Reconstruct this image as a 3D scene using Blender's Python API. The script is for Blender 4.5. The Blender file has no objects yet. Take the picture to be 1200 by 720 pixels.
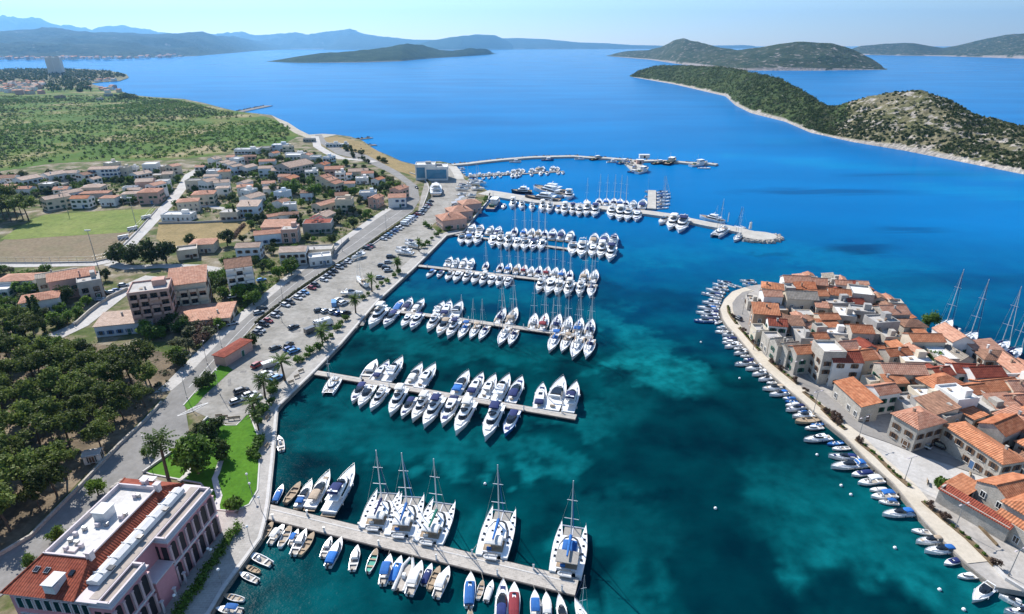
import bpy, math, random
import numpy as np
from mathutils import Vector, Matrix, noise
R = math.radians
PI = math.pi
random.seed(11)
SC = bpy.context.scene
COL = SC.collection

# ---------------------------------------------------------------- camera, sky, sun, exposure
CAM_H, CAM_F, CAM_W = 95.0, 700.0, 1200.0          # height in m, focal length in photo pixels, photo width
PITCH = math.atan(306.0 / CAM_F)
cam_d = bpy.data.cameras.new('camera'); cam = bpy.data.objects.new('camera', cam_d); COL.objects.link(cam)
cam.location = (0, 0, CAM_H); cam.rotation_euler = (PI / 2 - PITCH, 0, 0)
cam_d.sensor_width = 36.0; cam_d.lens = 36.0 * CAM_F / CAM_W
cam_d.clip_start = 1.0; cam_d.clip_end = 300000.0
SC.camera = cam

SUN_AZ = Vector((-0.60, 0.80)).normalized()        # towards the sun, on the ground
SUN_EL = R(41)
world = bpy.data.worlds.new('World'); SC.world = world; world.use_nodes = True
wn = world.node_tree; bgn = wn.nodes['Background']
sky = wn.nodes.new('ShaderNodeTexSky'); sky.sky_type = 'NISHITA'; sky.sun_disc = False
sky.sun_elevation = SUN_EL; sky.sun_rotation = math.atan2(SUN_AZ.x, SUN_AZ.y)
sky.altitude = 100; sky.air_density = 1.0; sky.dust_density = 0.1; sky.ozone_density = 4.0
wn.links.new(sky.outputs[0], bgn.inputs[0]); bgn.inputs[1].default_value = 0.088
sun_d = bpy.data.lights.new('sun', 'SUN'); sun = bpy.data.objects.new('sun', sun_d); COL.objects.link(sun)
sun_d.energy = 4.1; sun_d.angle = R(0.5); sun_d.color = (1.0, 0.955, 0.90)
sv = Vector((SUN_AZ.x * math.cos(SUN_EL), SUN_AZ.y * math.cos(SUN_EL), math.sin(SUN_EL)))
sun.rotation_euler = (-sv).to_track_quat('-Z', 'Y').to_euler()
sun.location = sv * 400
SC.view_settings.view_transform = 'Standard'; SC.view_settings.look = 'None'
SC.view_settings.gamma = 1.0; SC.view_settings.use_curve_mapping = False
SC.view_settings.exposure = 0.92
SC.render.engine = 'CYCLES'
SC.cycles.max_bounces = 5; SC.cycles.diffuse_bounces = 2; SC.cycles.glossy_bounces = 2
SC.cycles.transparent_max_bounces = 6; SC.cycles.volume_bounces = 0
SC.cycles.use_denoising = True

# ---------------------------------------------------------------- pixel -> world (used only to read positions off the photo)
CP, SP = math.cos(PITCH), math.sin(PITCH)
def ray(x, y):
    dx = (x - 600) / CAM_F; dy = -(y - 360) / CAM_F
    return (dx, CP + dy * SP, -SP + dy * CP)
def at(x, y, z=0.0):
    d = ray(x, y); t = (z - CAM_H) / d[2]
    return Vector((d[0] * t, d[1] * t, z))
def at_y(x, y, Y):
    d = ray(x, y); t = Y / d[1]
    return Vector((d[0] * t, Y, CAM_H + d[2] * t))
# frames in which the photograph was read: (x origin, y origin, pixels per photo pixel)
FR = {0: (0, 0, 3), 1: (400, 0, 3), 2: (800, 0, 3), 3: (0, 240, 3), 4: (400, 240, 3), 5: (800, 240, 3), 6: (0, 480, 3), 7: (400, 480, 3), 8: (800, 480, 3),
      'r': (380, 400, 3.75), 'z': (240, 540, 4), 'f': (840, 310, 6), 'h': (940, 420, 4.5), 'g': (200, 380, 6), 'q': (300, 290, 6.545), 'm': (380, 230, 7.2),
      'n': (480, 170, 6), 't': (680, 170, 5), 'b': (800, 310, 8), 'c': (820, 380, 6), 'd': (920, 480, 3), 'e': (180, 180, 6), 'w': (0, 180, 6), 'v': (340, 140, 6),
      'p': (150, 440, 4.5), 'a': (0, 300, 7.2), 'o': (0, 560, 4.5), 'k': (140, 310, 6.667), 'x': (0, 0, 1)}
def fr(k, x, y):
    o = FR[k]; return (o[0] + x / o[2], o[1] + y / o[2])
def P(k, x, y, z=0.0):
    return at(*fr(k, x, y), z)

ORD = ('first second third fourth fifth sixth seventh eighth ninth tenth eleventh twelfth thirteenth fourteenth fifteenth sixteenth seventeenth '
       'eighteenth nineteenth twentieth').split()
def ordw(i):
    if i < 20: return ORD[i]
    t = ['twenty', 'thirty', 'forty', 'fifty'][(i + 1) // 10 - 2]; r = (i + 1) % 10
    return t + '-' + ORD[r - 1] if r else {'twenty': 'twentieth', 'thirty': 'thirtieth', 'forty': 'fortieth', 'fifty': 'fiftieth'}[t]

# ---------------------------------------------------------------- object helpers
def tag(o, label=None, cat=None, group=None, kind=None):
    if label: o['label'] = label
    if cat: o['category'] = cat
    if group: o['group'] = group
    if kind: o['kind'] = kind
    return o
def thing(name, label, cat, loc=(0, 0, 0), rz=0.0, group=None):
    o = bpy.data.objects.new(name, None); COL.objects.link(o)
    o.empty_display_size = 0.3
    o.location = loc; o.rotation_euler = (0, 0, rz)
    return tag(o, label, cat, group)
KIDS = {}
def obj(name, me, parent=None):
    o = bpy.data.objects.new(name, me); COL.objects.link(o)
    if parent: o.parent = parent; KIDS.setdefault(parent, []).append(o)
    return o
def dup(o, parent=None):
    c = o.copy(); COL.objects.link(c)
    if parent: c.parent = parent; KIDS.setdefault(parent, []).append(c)
    for ch in KIDS.get(o, ()): dup(ch, c)
    return c
PROTO = {}
def spawn(key, builder, label, loc, rz=0.0, scale=(1, 1, 1), group=None):
    """first use builds the thing, later uses copy it with its parts"""
    if key not in PROTO:
        PROTO[key] = builder(); o = PROTO[key]
    else:
        o = dup(PROTO[key])
    o.location = loc; o.rotation_euler = (0, 0, rz); o.scale = scale
    o['label'] = label
    if group: o['group'] = group
    elif 'group' in o: del o['group']
    return o

class MB:
    """collects faces with one material slot each; build() links ONE mesh object"""
    def __init__(s): s.v = []; s.f = []; s.m = []
    def face(s, pts, m=0):
        i = len(s.v); s.v += [tuple(p) for p in pts]; s.f.append(tuple(range(i, i + len(pts)))); s.m.append(m); return s
    def mesh(s, verts, faces, m=0):
        i = len(s.v); s.v += [tuple(p) for p in verts]
        for f in faces: s.f.append(tuple(i + k for k in f)); s.m.append(m)
        return s
    def box(s, c, sz, m=0, rz=0.0, taper=1.0, ty=None):
        ty = taper if ty is None else ty
        a, b, h = sz[0] / 2, sz[1] / 2, sz[2] / 2; cr, sr = math.cos(rz), math.sin(rz); V = []
        for z, t, u in ((-h, 1, 1), (h, taper, ty)):
            for x, y in ((-a * t, -b * u), (a * t, -b * u), (a * t, b * u), (-a * t, b * u)):
                V.append((c[0] + x * cr - y * sr, c[1] + x * sr + y * cr, c[2] + z))
        return s.mesh(V, [(3, 2, 1, 0), (4, 5, 6, 7), (0, 1, 5, 4), (1, 2, 6, 5), (2, 3, 7, 6), (3, 0, 4, 7)], m)
    def prism(s, poly, z0, z1, m=0, mtop=None):
        n = len(poly)
        V = [(p[0], p[1], z0) for p in poly] + [(p[0], p[1], z1) for p in poly]
        s.mesh(V, [(i, (i + 1) % n, n + (i + 1) % n, n + i) for i in range(n)] + [tuple(range(n - 1, -1, -1))], m)
        return s.face([(p[0], p[1], z1) for p in poly], m if mtop is None else mtop)
    def tube(s, p0, p1, r, r1=None, n=6, m=0):
        p0, p1 = Vector(p0), Vector(p1); r1 = r if r1 is None else r1
        d = (p1 - p0).normalized(); a = d.orthogonal().normalized(); b = d.cross(a)
        V = [p0 + (a * math.cos(2 * PI * i / n) + b * math.sin(2 * PI * i / n)) * r for i in range(n)]
        V += [p1 + (a * math.cos(2 * PI * i / n) + b * math.sin(2 * PI * i / n)) * r1 for i in range(n)]
        return s.mesh(V, [(i, (i + 1) % n, n + (i + 1) % n, n + i) for i in range(n)] + [tuple(range(n - 1, -1, -1)), tuple(range(n, 2 * n))], m)
    def loft(s, rings, m=0, caps=True, closed=True):
        n = len(rings[0]); V = [p for r in rings for p in r]; F = []
        for j in range(len(rings) - 1):
            for i in range(n if closed else n - 1):
                k = (i + 1) % n
                F.append((j * n + i, j * n + k, (j + 1) * n + k, (j + 1) * n + i))
        if caps: F += [tuple(range(n - 1, -1, -1)), tuple((len(rings) - 1) * n + i for i in range(n))]
        return s.mesh(V, F, m)
    def me(s, name, mats, smooth=False):
        me = bpy.data.meshes.new(name); me.from_pydata(s.v, [], s.f)
        for x in (mats if isinstance(mats, (list, tuple)) else [mats]): me.materials.append(x)
        me.polygons.foreach_set('material_index', s.m)
        if smooth: me.polygons.foreach_set('use_smooth', [True] * len(s.f))
        auto_uv(me); me.update(); return me
    def build(s, name, mats, parent=None, smooth=False):
        return obj(name, s.me(name, mats, smooth), parent)
def auto_uv(me):
    """u runs level along each face, v up its slope, both in metres"""
    me.calc_loop_triangles() if False else None
    uv = me.uv_layers.new(name='uv').data
    vs = me.vertices
    for p in me.polygons:
        n = p.normal
        u = Vector((-n.y, n.x, 0)) if abs(n.z) < 0.999 else Vector((1, 0, 0))
        u.normalize(); w = n.cross(u)
        for li in p.loop_indices:
            c = vs[me.loops[li].vertex_index].co
            uv[li].uv = (c.dot(u), c.dot(w))
def np_mesh(name, V, F, mat, smooth=False, attrs=None):
    V = np.asarray(V, dtype=np.float32); F = np.asarray(F, dtype=np.int32); k = F.shape[1]
    me = bpy.data.meshes.new(name)
    me.vertices.add(len(V)); me.vertices.foreach_set('co', V.ravel())
    me.loops.add(F.size); me.loops.foreach_set('vertex_index', F.ravel())
    me.polygons.add(len(F)); me.polygons.foreach_set('loop_start', np.arange(len(F), dtype=np.int32) * k)
    try: me.polygons.foreach_set('loop_total', np.full(len(F), k, dtype=np.int32))
    except Exception: pass
    for m in (mat if isinstance(mat, (list, tuple)) else [mat]): me.materials.append(m)
    if smooth: me.polygons.foreach_set('use_smooth', np.ones(len(F), dtype=bool))
    for an, vals in (attrs or {}).items():
        a = me.attributes.new(an, 'FLOAT', 'POINT'); a.data.foreach_set('value', np.asarray(vals, dtype=np.float32))
    me.update(); me.validate(); return me

# ---------------------------------------------------------------- materials
MATS = {}
def mat(name, col, rough=0.7, var=0.15, scale=1.0, bump=0.0, bscale=None, spec=0.3, metal=0.0, rnd=0.0, coat=0.0):
    """procedural base: colour broken up by two noises, optional bump, optional per-object variation"""
    if name in MATS: return MATS[name]
    m = bpy.data.materials.new(name); m.use_nodes = True; MATS[name] = m
    nt = m.node_tree; N = nt.nodes; L = nt.links; bs = N['Principled BSDF']
    bs.inputs['Roughness'].default_value = rough; bs.inputs['Specular IOR Level'].default_value = spec; bs.inputs['Metallic'].default_value = metal
    if coat: bs.inputs['Coat Weight'].default_value = coat
    tc = N.new('ShaderNodeTexCoord')
    n1 = N.new('ShaderNodeTexNoise'); n1.inputs['Scale'].default_value = scale; n1.inputs['Detail'].default_value = 6; n1.inputs['Roughness'].default_value = 0.65
    L.new(tc.outputs['Object'], n1.inputs['Vector'])
    mr = N.new('ShaderNodeMapRange'); mr.inputs[1].default_value = 0.3; mr.inputs[2].default_value = 0.7
    mr.inputs[3].default_value = 1 - var; mr.inputs[4].default_value = 1 + var
    L.new(n1.outputs[0], mr.inputs[0])
    fac = mr.outputs[0]
    if rnd:
        oi = N.new('ShaderNodeObjectInfo'); m2 = N.new('ShaderNodeMapRange'); m2.inputs[3].default_value = 1 - rnd; m2.inputs[4].default_value = 1 + rnd
        L.new(oi.outputs['Random'], m2.inputs[0]); mm = N.new('ShaderNodeMath'); mm.operation = 'MULTIPLY'
        L.new(fac, mm.inputs[0]); L.new(m2.outputs[0], mm.inputs[1]); fac = mm.outputs[0]
    vm = N.new('ShaderNodeVectorMath'); vm.operation = 'SCALE'; vm.inputs[0].default_value = col
    L.new(fac, vm.inputs['Scale']); L.new(vm.outputs[0], bs.inputs['Base Color'])
    m['fac'] = 0
    if bump:
        n2 = N.new('ShaderNodeTexNoise'); n2.inputs['Scale'].default_value = bscale or scale * 6; n2.inputs['Detail'].default_value = 4
        L.new(tc.outputs['Object'], n2.inputs['Vector'])
        b = N.new('ShaderNodeBump'); b.inputs['Strength'].default_value = bump; b.inputs['Distance'].default_value = 0.1
        L.new(n2.outputs[0], b.inputs['Height']); L.new(b.outputs[0], bs.inputs['Normal'])
    return m
def nodes_of(m):
    nt = m.node_tree; return nt.nodes, nt.links, nt.nodes['Principled BSDF']
def base_link(m):
    return [l for l in m.node_tree.links if l.to_socket.name == 'Base Color'][0].from_socket
def ramp(N, stops):
    r = N.new('ShaderNodeValToRGB'); e = r.color_ramp.elements
    while len(e) < len(stops): e.new(0.5)
    for i, (p, c) in enumerate(stops): e[i].position = p; e[i].color = (*c, 1)
    return r
def roof_mat(name, col, col2, pitch_u=0.55, pitch_v=0.8):
    """barrel tiles: columns up the slope, courses across it, patches of newer and older tiles"""
    if name in MATS: return MATS[name]
    m = mat(name, (1, 1, 1), 0.85, 0.22, 0.9, spec=0.15)
    N, L, bs = nodes_of(m); old = base_link(m)
    uv = N.new('ShaderNodeUVMap'); sp = N.new('ShaderNodeSeparateXYZ'); L.new(uv.outputs[0], sp.inputs[0])
    def stripes(sock, pitch, lo):
        a = N.new('ShaderNodeMath'); a.operation = 'MULTIPLY'; a.inputs[1].default_value = 2 * PI / pitch; L.new(sock, a.inputs[0])
        s = N.new('ShaderNodeMath'); s.operation = 'SINE'; L.new(a.outputs[0], s.inputs[0])
        r = N.new('ShaderNodeMapRange'); r.inputs[1].default_value = -1; r.inputs[2].default_value = 0.2; r.inputs[3].default_value = lo; r.inputs[4].default_value = 1
        L.new(s.outputs[0], r.inputs[0]); return r.outputs[0], s.outputs[0]
    fu, su = stripes(sp.outputs[0], pitch_u, 0.72); fv, sv_ = stripes(sp.outputs[1], pitch_v, 0.82)
    v = N.new('ShaderNodeTexVoronoi'); v.inputs['Scale'].default_value = 0.9; L.new(uv.outputs[0], v.inputs['Vector'])
    oi = N.new('ShaderNodeObjectInfo')
    ad = N.new('ShaderNodeMath'); ad.operation = 'ADD'; ad.inputs[1].default_value = 0
    sx = N.new('ShaderNodeSeparateColor'); L.new(v.outputs['Color'], sx.inputs[0])
    mx0 = N.new('ShaderNodeMath'); mx0.operation = 'MULTIPLY_ADD'; mx0.inputs[1].default_value = 0.55; L.new(sx.outputs[0], mx0.inputs[0])
    sc = N.new('ShaderNodeMath'); sc.operation = 'MULTIPLY'; sc.inputs[1].default_value = 0.5; L.new(oi.outputs['Random'], sc.inputs[0]); L.new(sc.outputs[0], mx0.inputs[2])
    cm = ramp(N, [(0.1, col), (0.95, col2)]); L.new(mx0.outputs[0], cm.inputs[0])
    f = N.new('ShaderNodeMath'); f.operation = 'MULTIPLY'; L.new(fu, f.inputs[0]); L.new(fv, f.inputs[1])
    s1 = N.new('ShaderNodeVectorMath'); s1.operation = 'SCALE'; L.new(cm.outputs[0], s1.inputs[0]); L.new(f.outputs[0], s1.inputs['Scale'])
    mu = N.new('ShaderNodeVectorMath'); mu.operation = 'MULTIPLY'; L.new(s1.outputs[0], mu.inputs[0]); L.new(old, mu.inputs[1])
    L.new(mu.outputs[0], bs.inputs['Base Color'])
    b = N.new('ShaderNodeBump'); b.inputs['Strength'].default_value = 0.5; b.inputs['Distance'].default_value = 0.08; L.new(su, b.inputs['Height']); L.new(b.outputs[0], bs.inputs['Normal'])
    return m
def stone_mat(name, col, sx=1.6, var=0.3):
    """coursed rubble stone: brick texture on the metre UVs with per-block colour"""
    if name in MATS: return MATS[name]
    m = mat(name, (1, 1, 1), 0.9, 0.18, 0.5, bump=0.3, bscale=4, spec=0.15)
    N, L, bs = nodes_of(m); old = base_link(m)
    uv = N.new('ShaderNodeUVMap'); br = N.new('ShaderNodeTexBrick'); L.new(uv.outputs[0], br.inputs['Vector'])
    br.inputs['Scale'].default_value = sx; br.inputs['Mortar Size'].default_value = 0.03
    br.inputs['Color1'].default_value = (*[c * (1 + var) for c in col], 1); br.inputs['Color2'].default_value = (*[c * (1 - var) for c in col], 1)
    br.inputs['Mortar'].default_value = (*[c * 1.15 for c in col], 1)
    mu = N.new('ShaderNodeVectorMath'); mu.operation = 'MULTIPLY'; L.new(br.outputs[0], mu.inputs[0]); L.new(old, mu.inputs[1]); L.new(mu.outputs[0], bs.inputs['Base Color'])
    return m
def leaf_mat(name, col, col2, rnd=0.25):
    m = mat(name, (1, 1, 1), 0.65, 0.25, 0.35, spec=0.25, rnd=rnd)
    N, L, bs = nodes_of(m); old = base_link(m)
    tc = N.new('ShaderNodeTexCoord'); n = N.new('ShaderNodeTexNoise'); n.inputs['Scale'].default_value = 1.1; n.inputs['Detail'].default_value = 3
    L.new(tc.outputs['Object'], n.inputs['Vector']); r = ramp(N, [(0.35, col), (0.68, col2)]); L.new(n.outputs[0], r.inputs[0])
    mu = N.new('ShaderNodeVectorMath'); mu.operation = 'MULTIPLY'; L.new(r.outputs[0], mu.inputs[0]); L.new(old, mu.inputs[1]); L.new(mu.outputs[0], bs.inputs['Base Color'])
    tr = N.new('ShaderNodeBsdfTranslucent'); L.new(mu.outputs[0], tr.inputs[0]); ms = N.new('ShaderNodeMixShader'); ms.inputs[0].default_value = 0.4
    out = [n for n in N if n.type == 'OUTPUT_MATERIAL'][0]; L.new(bs.outputs[0], ms.inputs[1]); L.new(tr.outputs[0], ms.inputs[2]); L.new(ms.outputs[0], out.inputs[0])
    return m
def ground_mat(name, stops, scale, rough=0.95, fine=3.0, finevar=0.25, bump=0.4):
    """patchy ground: one broad noise through a colour ramp, one fine noise on top"""
    m = mat(name, (1, 1, 1), rough, finevar, fine, bump=bump, bscale=fine * 2, spec=0.1)
    N, L, bs = nodes_of(m); old = base_link(m)
    tc = N.new('ShaderNodeTexCoord'); n = N.new('ShaderNodeTexNoise'); n.inputs['Scale'].default_value = scale; n.inputs['Detail'].default_value = 8; n.inputs['Roughness'].default_value = 0.6
    L.new(tc.outputs['Object'], n.inputs['Vector']); r = ramp(N, stops); L.new(n.outputs[0], r.inputs[0])
    mu = N.new('ShaderNodeVectorMath'); mu.operation = 'MULTIPLY'; L.new(r.outputs[0], mu.inputs[0]); L.new(old, mu.inputs[1]); L.new(mu.outputs[0], bs.inputs['Base Color'])
    return m
WHITE = mat('white_paint', (0.78, 0.78, 0.77), 0.45, 0.04, 0.8)
GEL = mat('white_gelcoat', (0.80, 0.80, 0.79), 0.25, 0.03, 0.5, spec=0.5, rnd=0.06)
GLASS = mat('dark_glass', (0.012, 0.016, 0.022), 0.08, 0.2, 0.6, spec=0.6)
STEEL = mat('grey_steel', (0.35, 0.36, 0.37), 0.4, 0.1, 1.0, metal=0.6)
ALU = mat('mast_aluminium', (0.62, 0.63, 0.65), 0.35, 0.05, 1.0, metal=0.3)
DARK = mat('dark_rubber', (0.02, 0.02, 0.022), 0.8, 0.2, 2.0)
NAVY = mat('navy_canvas', (0.012, 0.025, 0.11), 0.8, 0.2, 1.2, rnd=0.3)
BLUE = mat('blue_canvas', (0.02, 0.13, 0.40), 0.8, 0.15, 1.2, rnd=0.25)
BEIGE = mat('beige_canvas', (0.42, 0.33, 0.24), 0.85, 0.15, 1.2, rnd=0.2)
OFFW = mat('offwhite_canvas', (0.66, 0.65, 0.62), 0.85, 0.1, 1.2)
MAROON = mat('maroon_canvas', (0.22, 0.03, 0.04), 0.85, 0.15, 1.2)
GREENC = mat('green_canvas', (0.02, 0.16, 0.12), 0.85, 0.15, 1.2)
TEAK = mat('teak_deck', (0.36, 0.27, 0.18), 0.8, 0.2, 1.5)
SOLE = mat('cockpit_sole', (0.40, 0.36, 0.31), 0.8, 0.2, 1.5)
NET = mat('trampoline_net', (0.30, 0.28, 0.25), 0.9, 0.15, 2.0)
TRUNK = mat('bark', (0.10, 0.075, 0.055), 0.95, 0.3, 2.0, bump=0.5)
CANV = {'navy': NAVY, 'blue': BLUE, 'beige': BEIGE, 'white': OFFW, 'maroon': MAROON, 'green': GREENC}
# ---------------------------------------------------------------- the sea: one sheet to the horizon
def axis(fine0, fine1, step, far0, far1, grow=1.22):
    a = list(np.arange(fine0, fine1 + step, step)); s = step; x = a[-1]
    while x < far1: s *= grow; x += s; a.append(x)
    s = step; x = a[0]; pre = []
    while x > far0: s *= grow; x -= s; pre.append(x)
    return np.array(pre[::-1] + a)
def blob(X, Y, k, x, y, rx, ry, ang=0.0, soft=0.30):
    c = P(k, x, y); ca, sa = math.cos(ang), math.sin(ang)
    u = ((X - c.x) * ca + (Y - c.y) * sa) / rx; v = (-(X - c.x) * sa + (Y - c.y) * ca) / ry
    return np.clip((1 - np.sqrt(u * u + v * v)) / soft, 0, 1)
gx = axis(-72, 150, 1.5, -90000, 90000); gy = axis(66, 470, 1.5, -3000, 160000)
GX, GY = np.meshgrid(gx, gy)
wob = np.zeros_like(GX); wob2 = np.zeros_like(GX)
inner = (np.abs(GX) < 700) & (GY < 1500) & (GY > 50)
for (j, i) in np.argwhere(inner):
    p = Vector((GX[j, i], GY[j, i], 0))
    wob[j, i] = noise.fractal(p * 0.035, 1.0, 2.0, 5); wob2[j, i] = noise.fractal(p * 0.16 + Vector((9, 3, 1)), 0.9, 2.0, 4)
WX = GX + wob * 10 + wob2 * 5; WY = GY + wob2 * 7 + wob * 6
sand = np.zeros_like(GX)
for (k, x, y, rx, ry, an, s) in [
        ('x', 770, 432, 22, 16, -0.6, 1.0), ('x', 745, 400, 12, 26, 0.35, .7), ('x', 722, 375, 7, 20, 0.1, .45), ('x', 800, 440, 10, 8, 0, .8),
        ('x', 960, 618, 22, 19, 0.1, .55), ('x', 925, 580, 13, 16, 0.4, .5), ('x', 1000, 600, 20, 24, 0.5, .4), ('x', 985, 655, 22, 9, -.2, .75), ('x', 1060, 650, 22, 12, -.4, .5),
        ('x', 630, 540, 16, 7, 0.0, .75), ('x', 560, 530, 20, 9, 0, .6), ('x', 500, 520, 22, 9, 0, .35), ('x', 420, 500, 18, 10, 0, .3), ('x', 700, 490, 10, 10, 0, .6), ('x', 735, 470, 7, 12, 0, .4),
        ('x', 750, 700, 7, 10, 0, .7), ('x', 738, 610, 9, 14, .5, .45), ('x', 635, 645, 3, 3, 0, .6), ('x', 556, 630, 9, 7, 0, .5), ('x', 460, 385, 22, 9, 0, .35),
        ('x', 340, 655, 16, 12, 0, .2), ('x', 400, 690, 18, 12, 0, .3), ('x', 480, 710, 16, 8, 0, .2), ('x', 1130, 690, 14, 12, .6, .75), ('x', 1060, 610, 10, 12, -.5, .5),
        ('x', 555, 410, 34, 8, -.3, .3), ('x', 480, 340, 30, 8, -.3, .3), ('x', 590, 345, 30, 7, -.3, .25), ('x', 430, 470, 16, 10, -.3, .35), ('x', 610, 470, 25, 7, -.3, .3),
        ('x', 960, 300, 60, 20, -.4, .3), ('x', 760, 300, 40, 18, 0, .25), ('x', 1010, 195, 150, 22, -.5, .4), ('x', 1150, 225, 70, 22, -.5, .45), ('x', 900, 165, 60, 30, -.6, .2), ('x', 1000, 340, 60, 30, 0, .3)]:
    sand = np.maximum(sand, blob(WX, WY, k, x, y, rx, ry, an) * s)
weed = np.zeros_like(GX)
for (x, y, rx, ry, s) in [(730, 440, 8, 7, .8), (1000, 293, 22, 10, .8), (965, 225, 80, 16, .6), (1060, 270, 26, 8, .5), (1050, 205, 60, 9, .45), (900, 300, 16, 7, .4), (830, 500, 40, 34, .55), (800, 600, 30, 40, .5), (870, 690, 22, 14, .7),
                          (700, 340, 16, 26, .5), (1130, 330, 60, 14, .4), (780, 350, 26, 18, .5), (1000, 700, 20, 9, .7)]:
    weed = np.maximum(weed, blob(WX, WY, 'x', x, y, rx, ry, 0, 0.6) * s)
# the harbour is shallow over dark weed, the bay outside is deep and blue
dist = GY + 0.25 * GX
deep = np.clip((dist - 180) / 230, 0, 1) * 0.93 + np.clip((GY - 400) / 500, 0, 1) * 0.07
sand = np.clip(sand * (0.72 + 0.5 * wob2 + 0.25 * wob), 0, 1)
V = np.stack([GX.ravel(), GY.ravel(), np.zeros(GX.size)], 1)
nx, ny = len(gx), len(gy)
I = np.arange(nx * ny).reshape(ny, nx)
F = np.stack([I[:-1, :-1].ravel(), I[:-1, 1:].ravel(), I[1:, 1:].ravel(), I[1:, :-1].ravel()], 1)
def sea_mat():
    m = bpy.data.materials.new('sea_water'); m.use_nodes = True
    N, L, bs = nodes_of(m)
    def attr(n):
        a = N.new('ShaderNodeAttribute'); a.attribute_name = n; return a.outputs['Fac']
    tc = N.new('ShaderNodeTexCoord')
    def nz(scale, det=5, sy=1.0):
        mp = N.new('ShaderNodeMapping'); mp.inputs['Scale'].default_value = (1, sy, 1); L.new(tc.outputs['Object'], mp.inputs[0])
        n = N.new('ShaderNodeTexNoise'); n.inputs['Scale'].default_value = scale; n.inputs['Detail'].default_value = det; L.new(mp.outputs[0], n.inputs['Vector']); return n.outputs[0]
    def mix(f, a, b):
        x = N.new('ShaderNodeMix'); x.data_type = 'RGBA'; L.new(f, x.inputs[0])
        for s, c in ((x.inputs[6], a), (x.inputs[7], b)):
            if isinstance(c, tuple): s.default_value = (*c, 1)
            else: L.new(c, s)
        return x.outputs[2]
    n_bed = nz(0.09, 8)
    bed = ramp(N, [(0.34, (0.000, 0.014, 0.022)), (0.68, (0.000, 0.054, 0.064))]); L.new(n_bed, bed.inputs[0])
    n_b2 = nz(0.004, 5, 2.5)
    bay = ramp(N, [(0.3, (0.000, 0.122, 0.335)), (0.7, (0.000, 0.172, 0.445))]); L.new(n_b2, bay.inputs[0])
    base = mix(attr('deep'), bed.outputs[0], bay.outputs[0])
    mo = N.new('ShaderNodeMath'); mo.operation = 'MULTIPLY'; L.new(attr('sand'), mo.inputs[0])
    r2 = N.new('ShaderNodeMapRange'); r2.inputs[1].default_value = 0.25; r2.inputs[2].default_value = 0.6; r2.inputs[3].default_value = 0.45; r2.inputs[4].default_value = 1.0
    L.new(nz(0.35, 6), r2.inputs[0]); L.new(r2.outputs[0], mo.inputs[1])
    sandc = mix(attr('deep'), (0.004, 0.165, 0.18), (0.0, 0.26, 0.46))
    base = mix(mo.outputs[0], base, sandc)
    base = mix(attr('weed'), base, mix(attr('deep'), (0.0, 0.014, 0.024), (0.0, 0.05, 0.16)))
    L.new(base, bs.inputs['Base Color'])
    bs.inputs['Roughness'].default_value = 0.18; bs.inputs['IOR'].default_value = 1.05; bs.inputs['Specular IOR Level'].default_value = 0.2
    b1 = N.new('ShaderNodeBump'); b1.inputs['Strength'].default_value = 0.35; b1.inputs['Distance'].default_value = 0.25
    w = N.new('ShaderNodeMath'); w.operation = 'ADD'; L.new(nz(0.55, 3, 1.6), w.inputs[0]); L.new(nz(0.12, 4, 1.8), w.inputs[1])
    w2 = N.new('ShaderNodeMath'); w2.operation = 'MULTIPLY_ADD'; w2.inputs[1].default_value = 0.5; L.new(nz(2.2, 3, 1.5), w2.inputs[0]); L.new(w.outputs[0], w2.inputs[2]); L.new(w2.outputs[0], b1.inputs['Height']); L.new(b1.outputs[0], bs.inputs['Normal'])
    return m
sea = obj('sea_water', np_mesh('sea_water', V, F, sea_mat(), True, {'sand': sand.ravel(), 'weed': weed.ravel(), 'deep': deep.ravel()}))
tag(sea, kind='structure')

# ---------------------------------------------------------------- islands, hills and far mountains: shore and crest read off the photo
def hill_mat(name, green, green2, rock, rockiness, scale, bump=0.6):
    m = mat(name, (1, 1, 1), 0.95, 0.3, scale * 5, spec=0.05)
    N, L, bs = nodes_of(m); old = base_link(m)
    tc = N.new('ShaderNodeTexCoord')
    def nz(s, d=6):
        n = N.new('ShaderNodeTexNoise'); n.inputs['Scale'].default_value = s; n.inputs['Detail'].default_value = d; n.inputs['Roughness'].default_value = .62; L.new(tc.outputs['Object'], n.inputs['Vector']); return n.outputs[0]
    g = ramp(N, [(0.35, green), (0.65, green2)]); L.new(nz(scale), g.inputs[0])
    rm = N.new('ShaderNodeMapRange'); rm.inputs[1].default_value = 0.62 - rockiness; rm.inputs[2].default_value = 0.70 - rockiness; L.new(nz(scale * 3.1, 8), rm.inputs[0])
    sh = N.new('ShaderNodeAttribute'); sh.attribute_name = 'shore'
    mxm = N.new('ShaderNodeMath'); mxm.operation = 'MAXIMUM'; L.new(rm.outputs[0], mxm.inputs[0]); L.new(sh.outputs['Fac'], mxm.inputs[1])
    x = N.new('ShaderNodeMix'); x.data_type = 'RGBA'; L.new(mxm.outputs[0], x.inputs[0]); L.new(g.outputs[0], x.inputs[6]); x.inputs[7].default_value = (*rock, 1)
    mu = N.new('ShaderNodeVectorMath'); mu.operation = 'MULTIPLY'; L.new(x.outputs[2], mu.inputs[0]); L.new(old, mu.inputs[1]); L.new(mu.outputs[0], bs.inputs['Base Color'])
    b = N.new('ShaderNodeBump'); b.inputs['Strength'].default_value = bump; b.inputs['Distance'].default_value = 0.35 / scale; L.new(nz(scale * 6, 5), b.inputs['Height']); L.new(b.outputs[0], bs.inputs['Normal'])
    return m
def interp(tab, x):
    if x <= tab[0][0]: return tab[0][1]
    for (a, b), (c, d) in zip(tab, tab[1:]):
        if x <= c: t = (x - a) / (c - a); return b + (d - b) * t
    return tab[-1][1]
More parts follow.
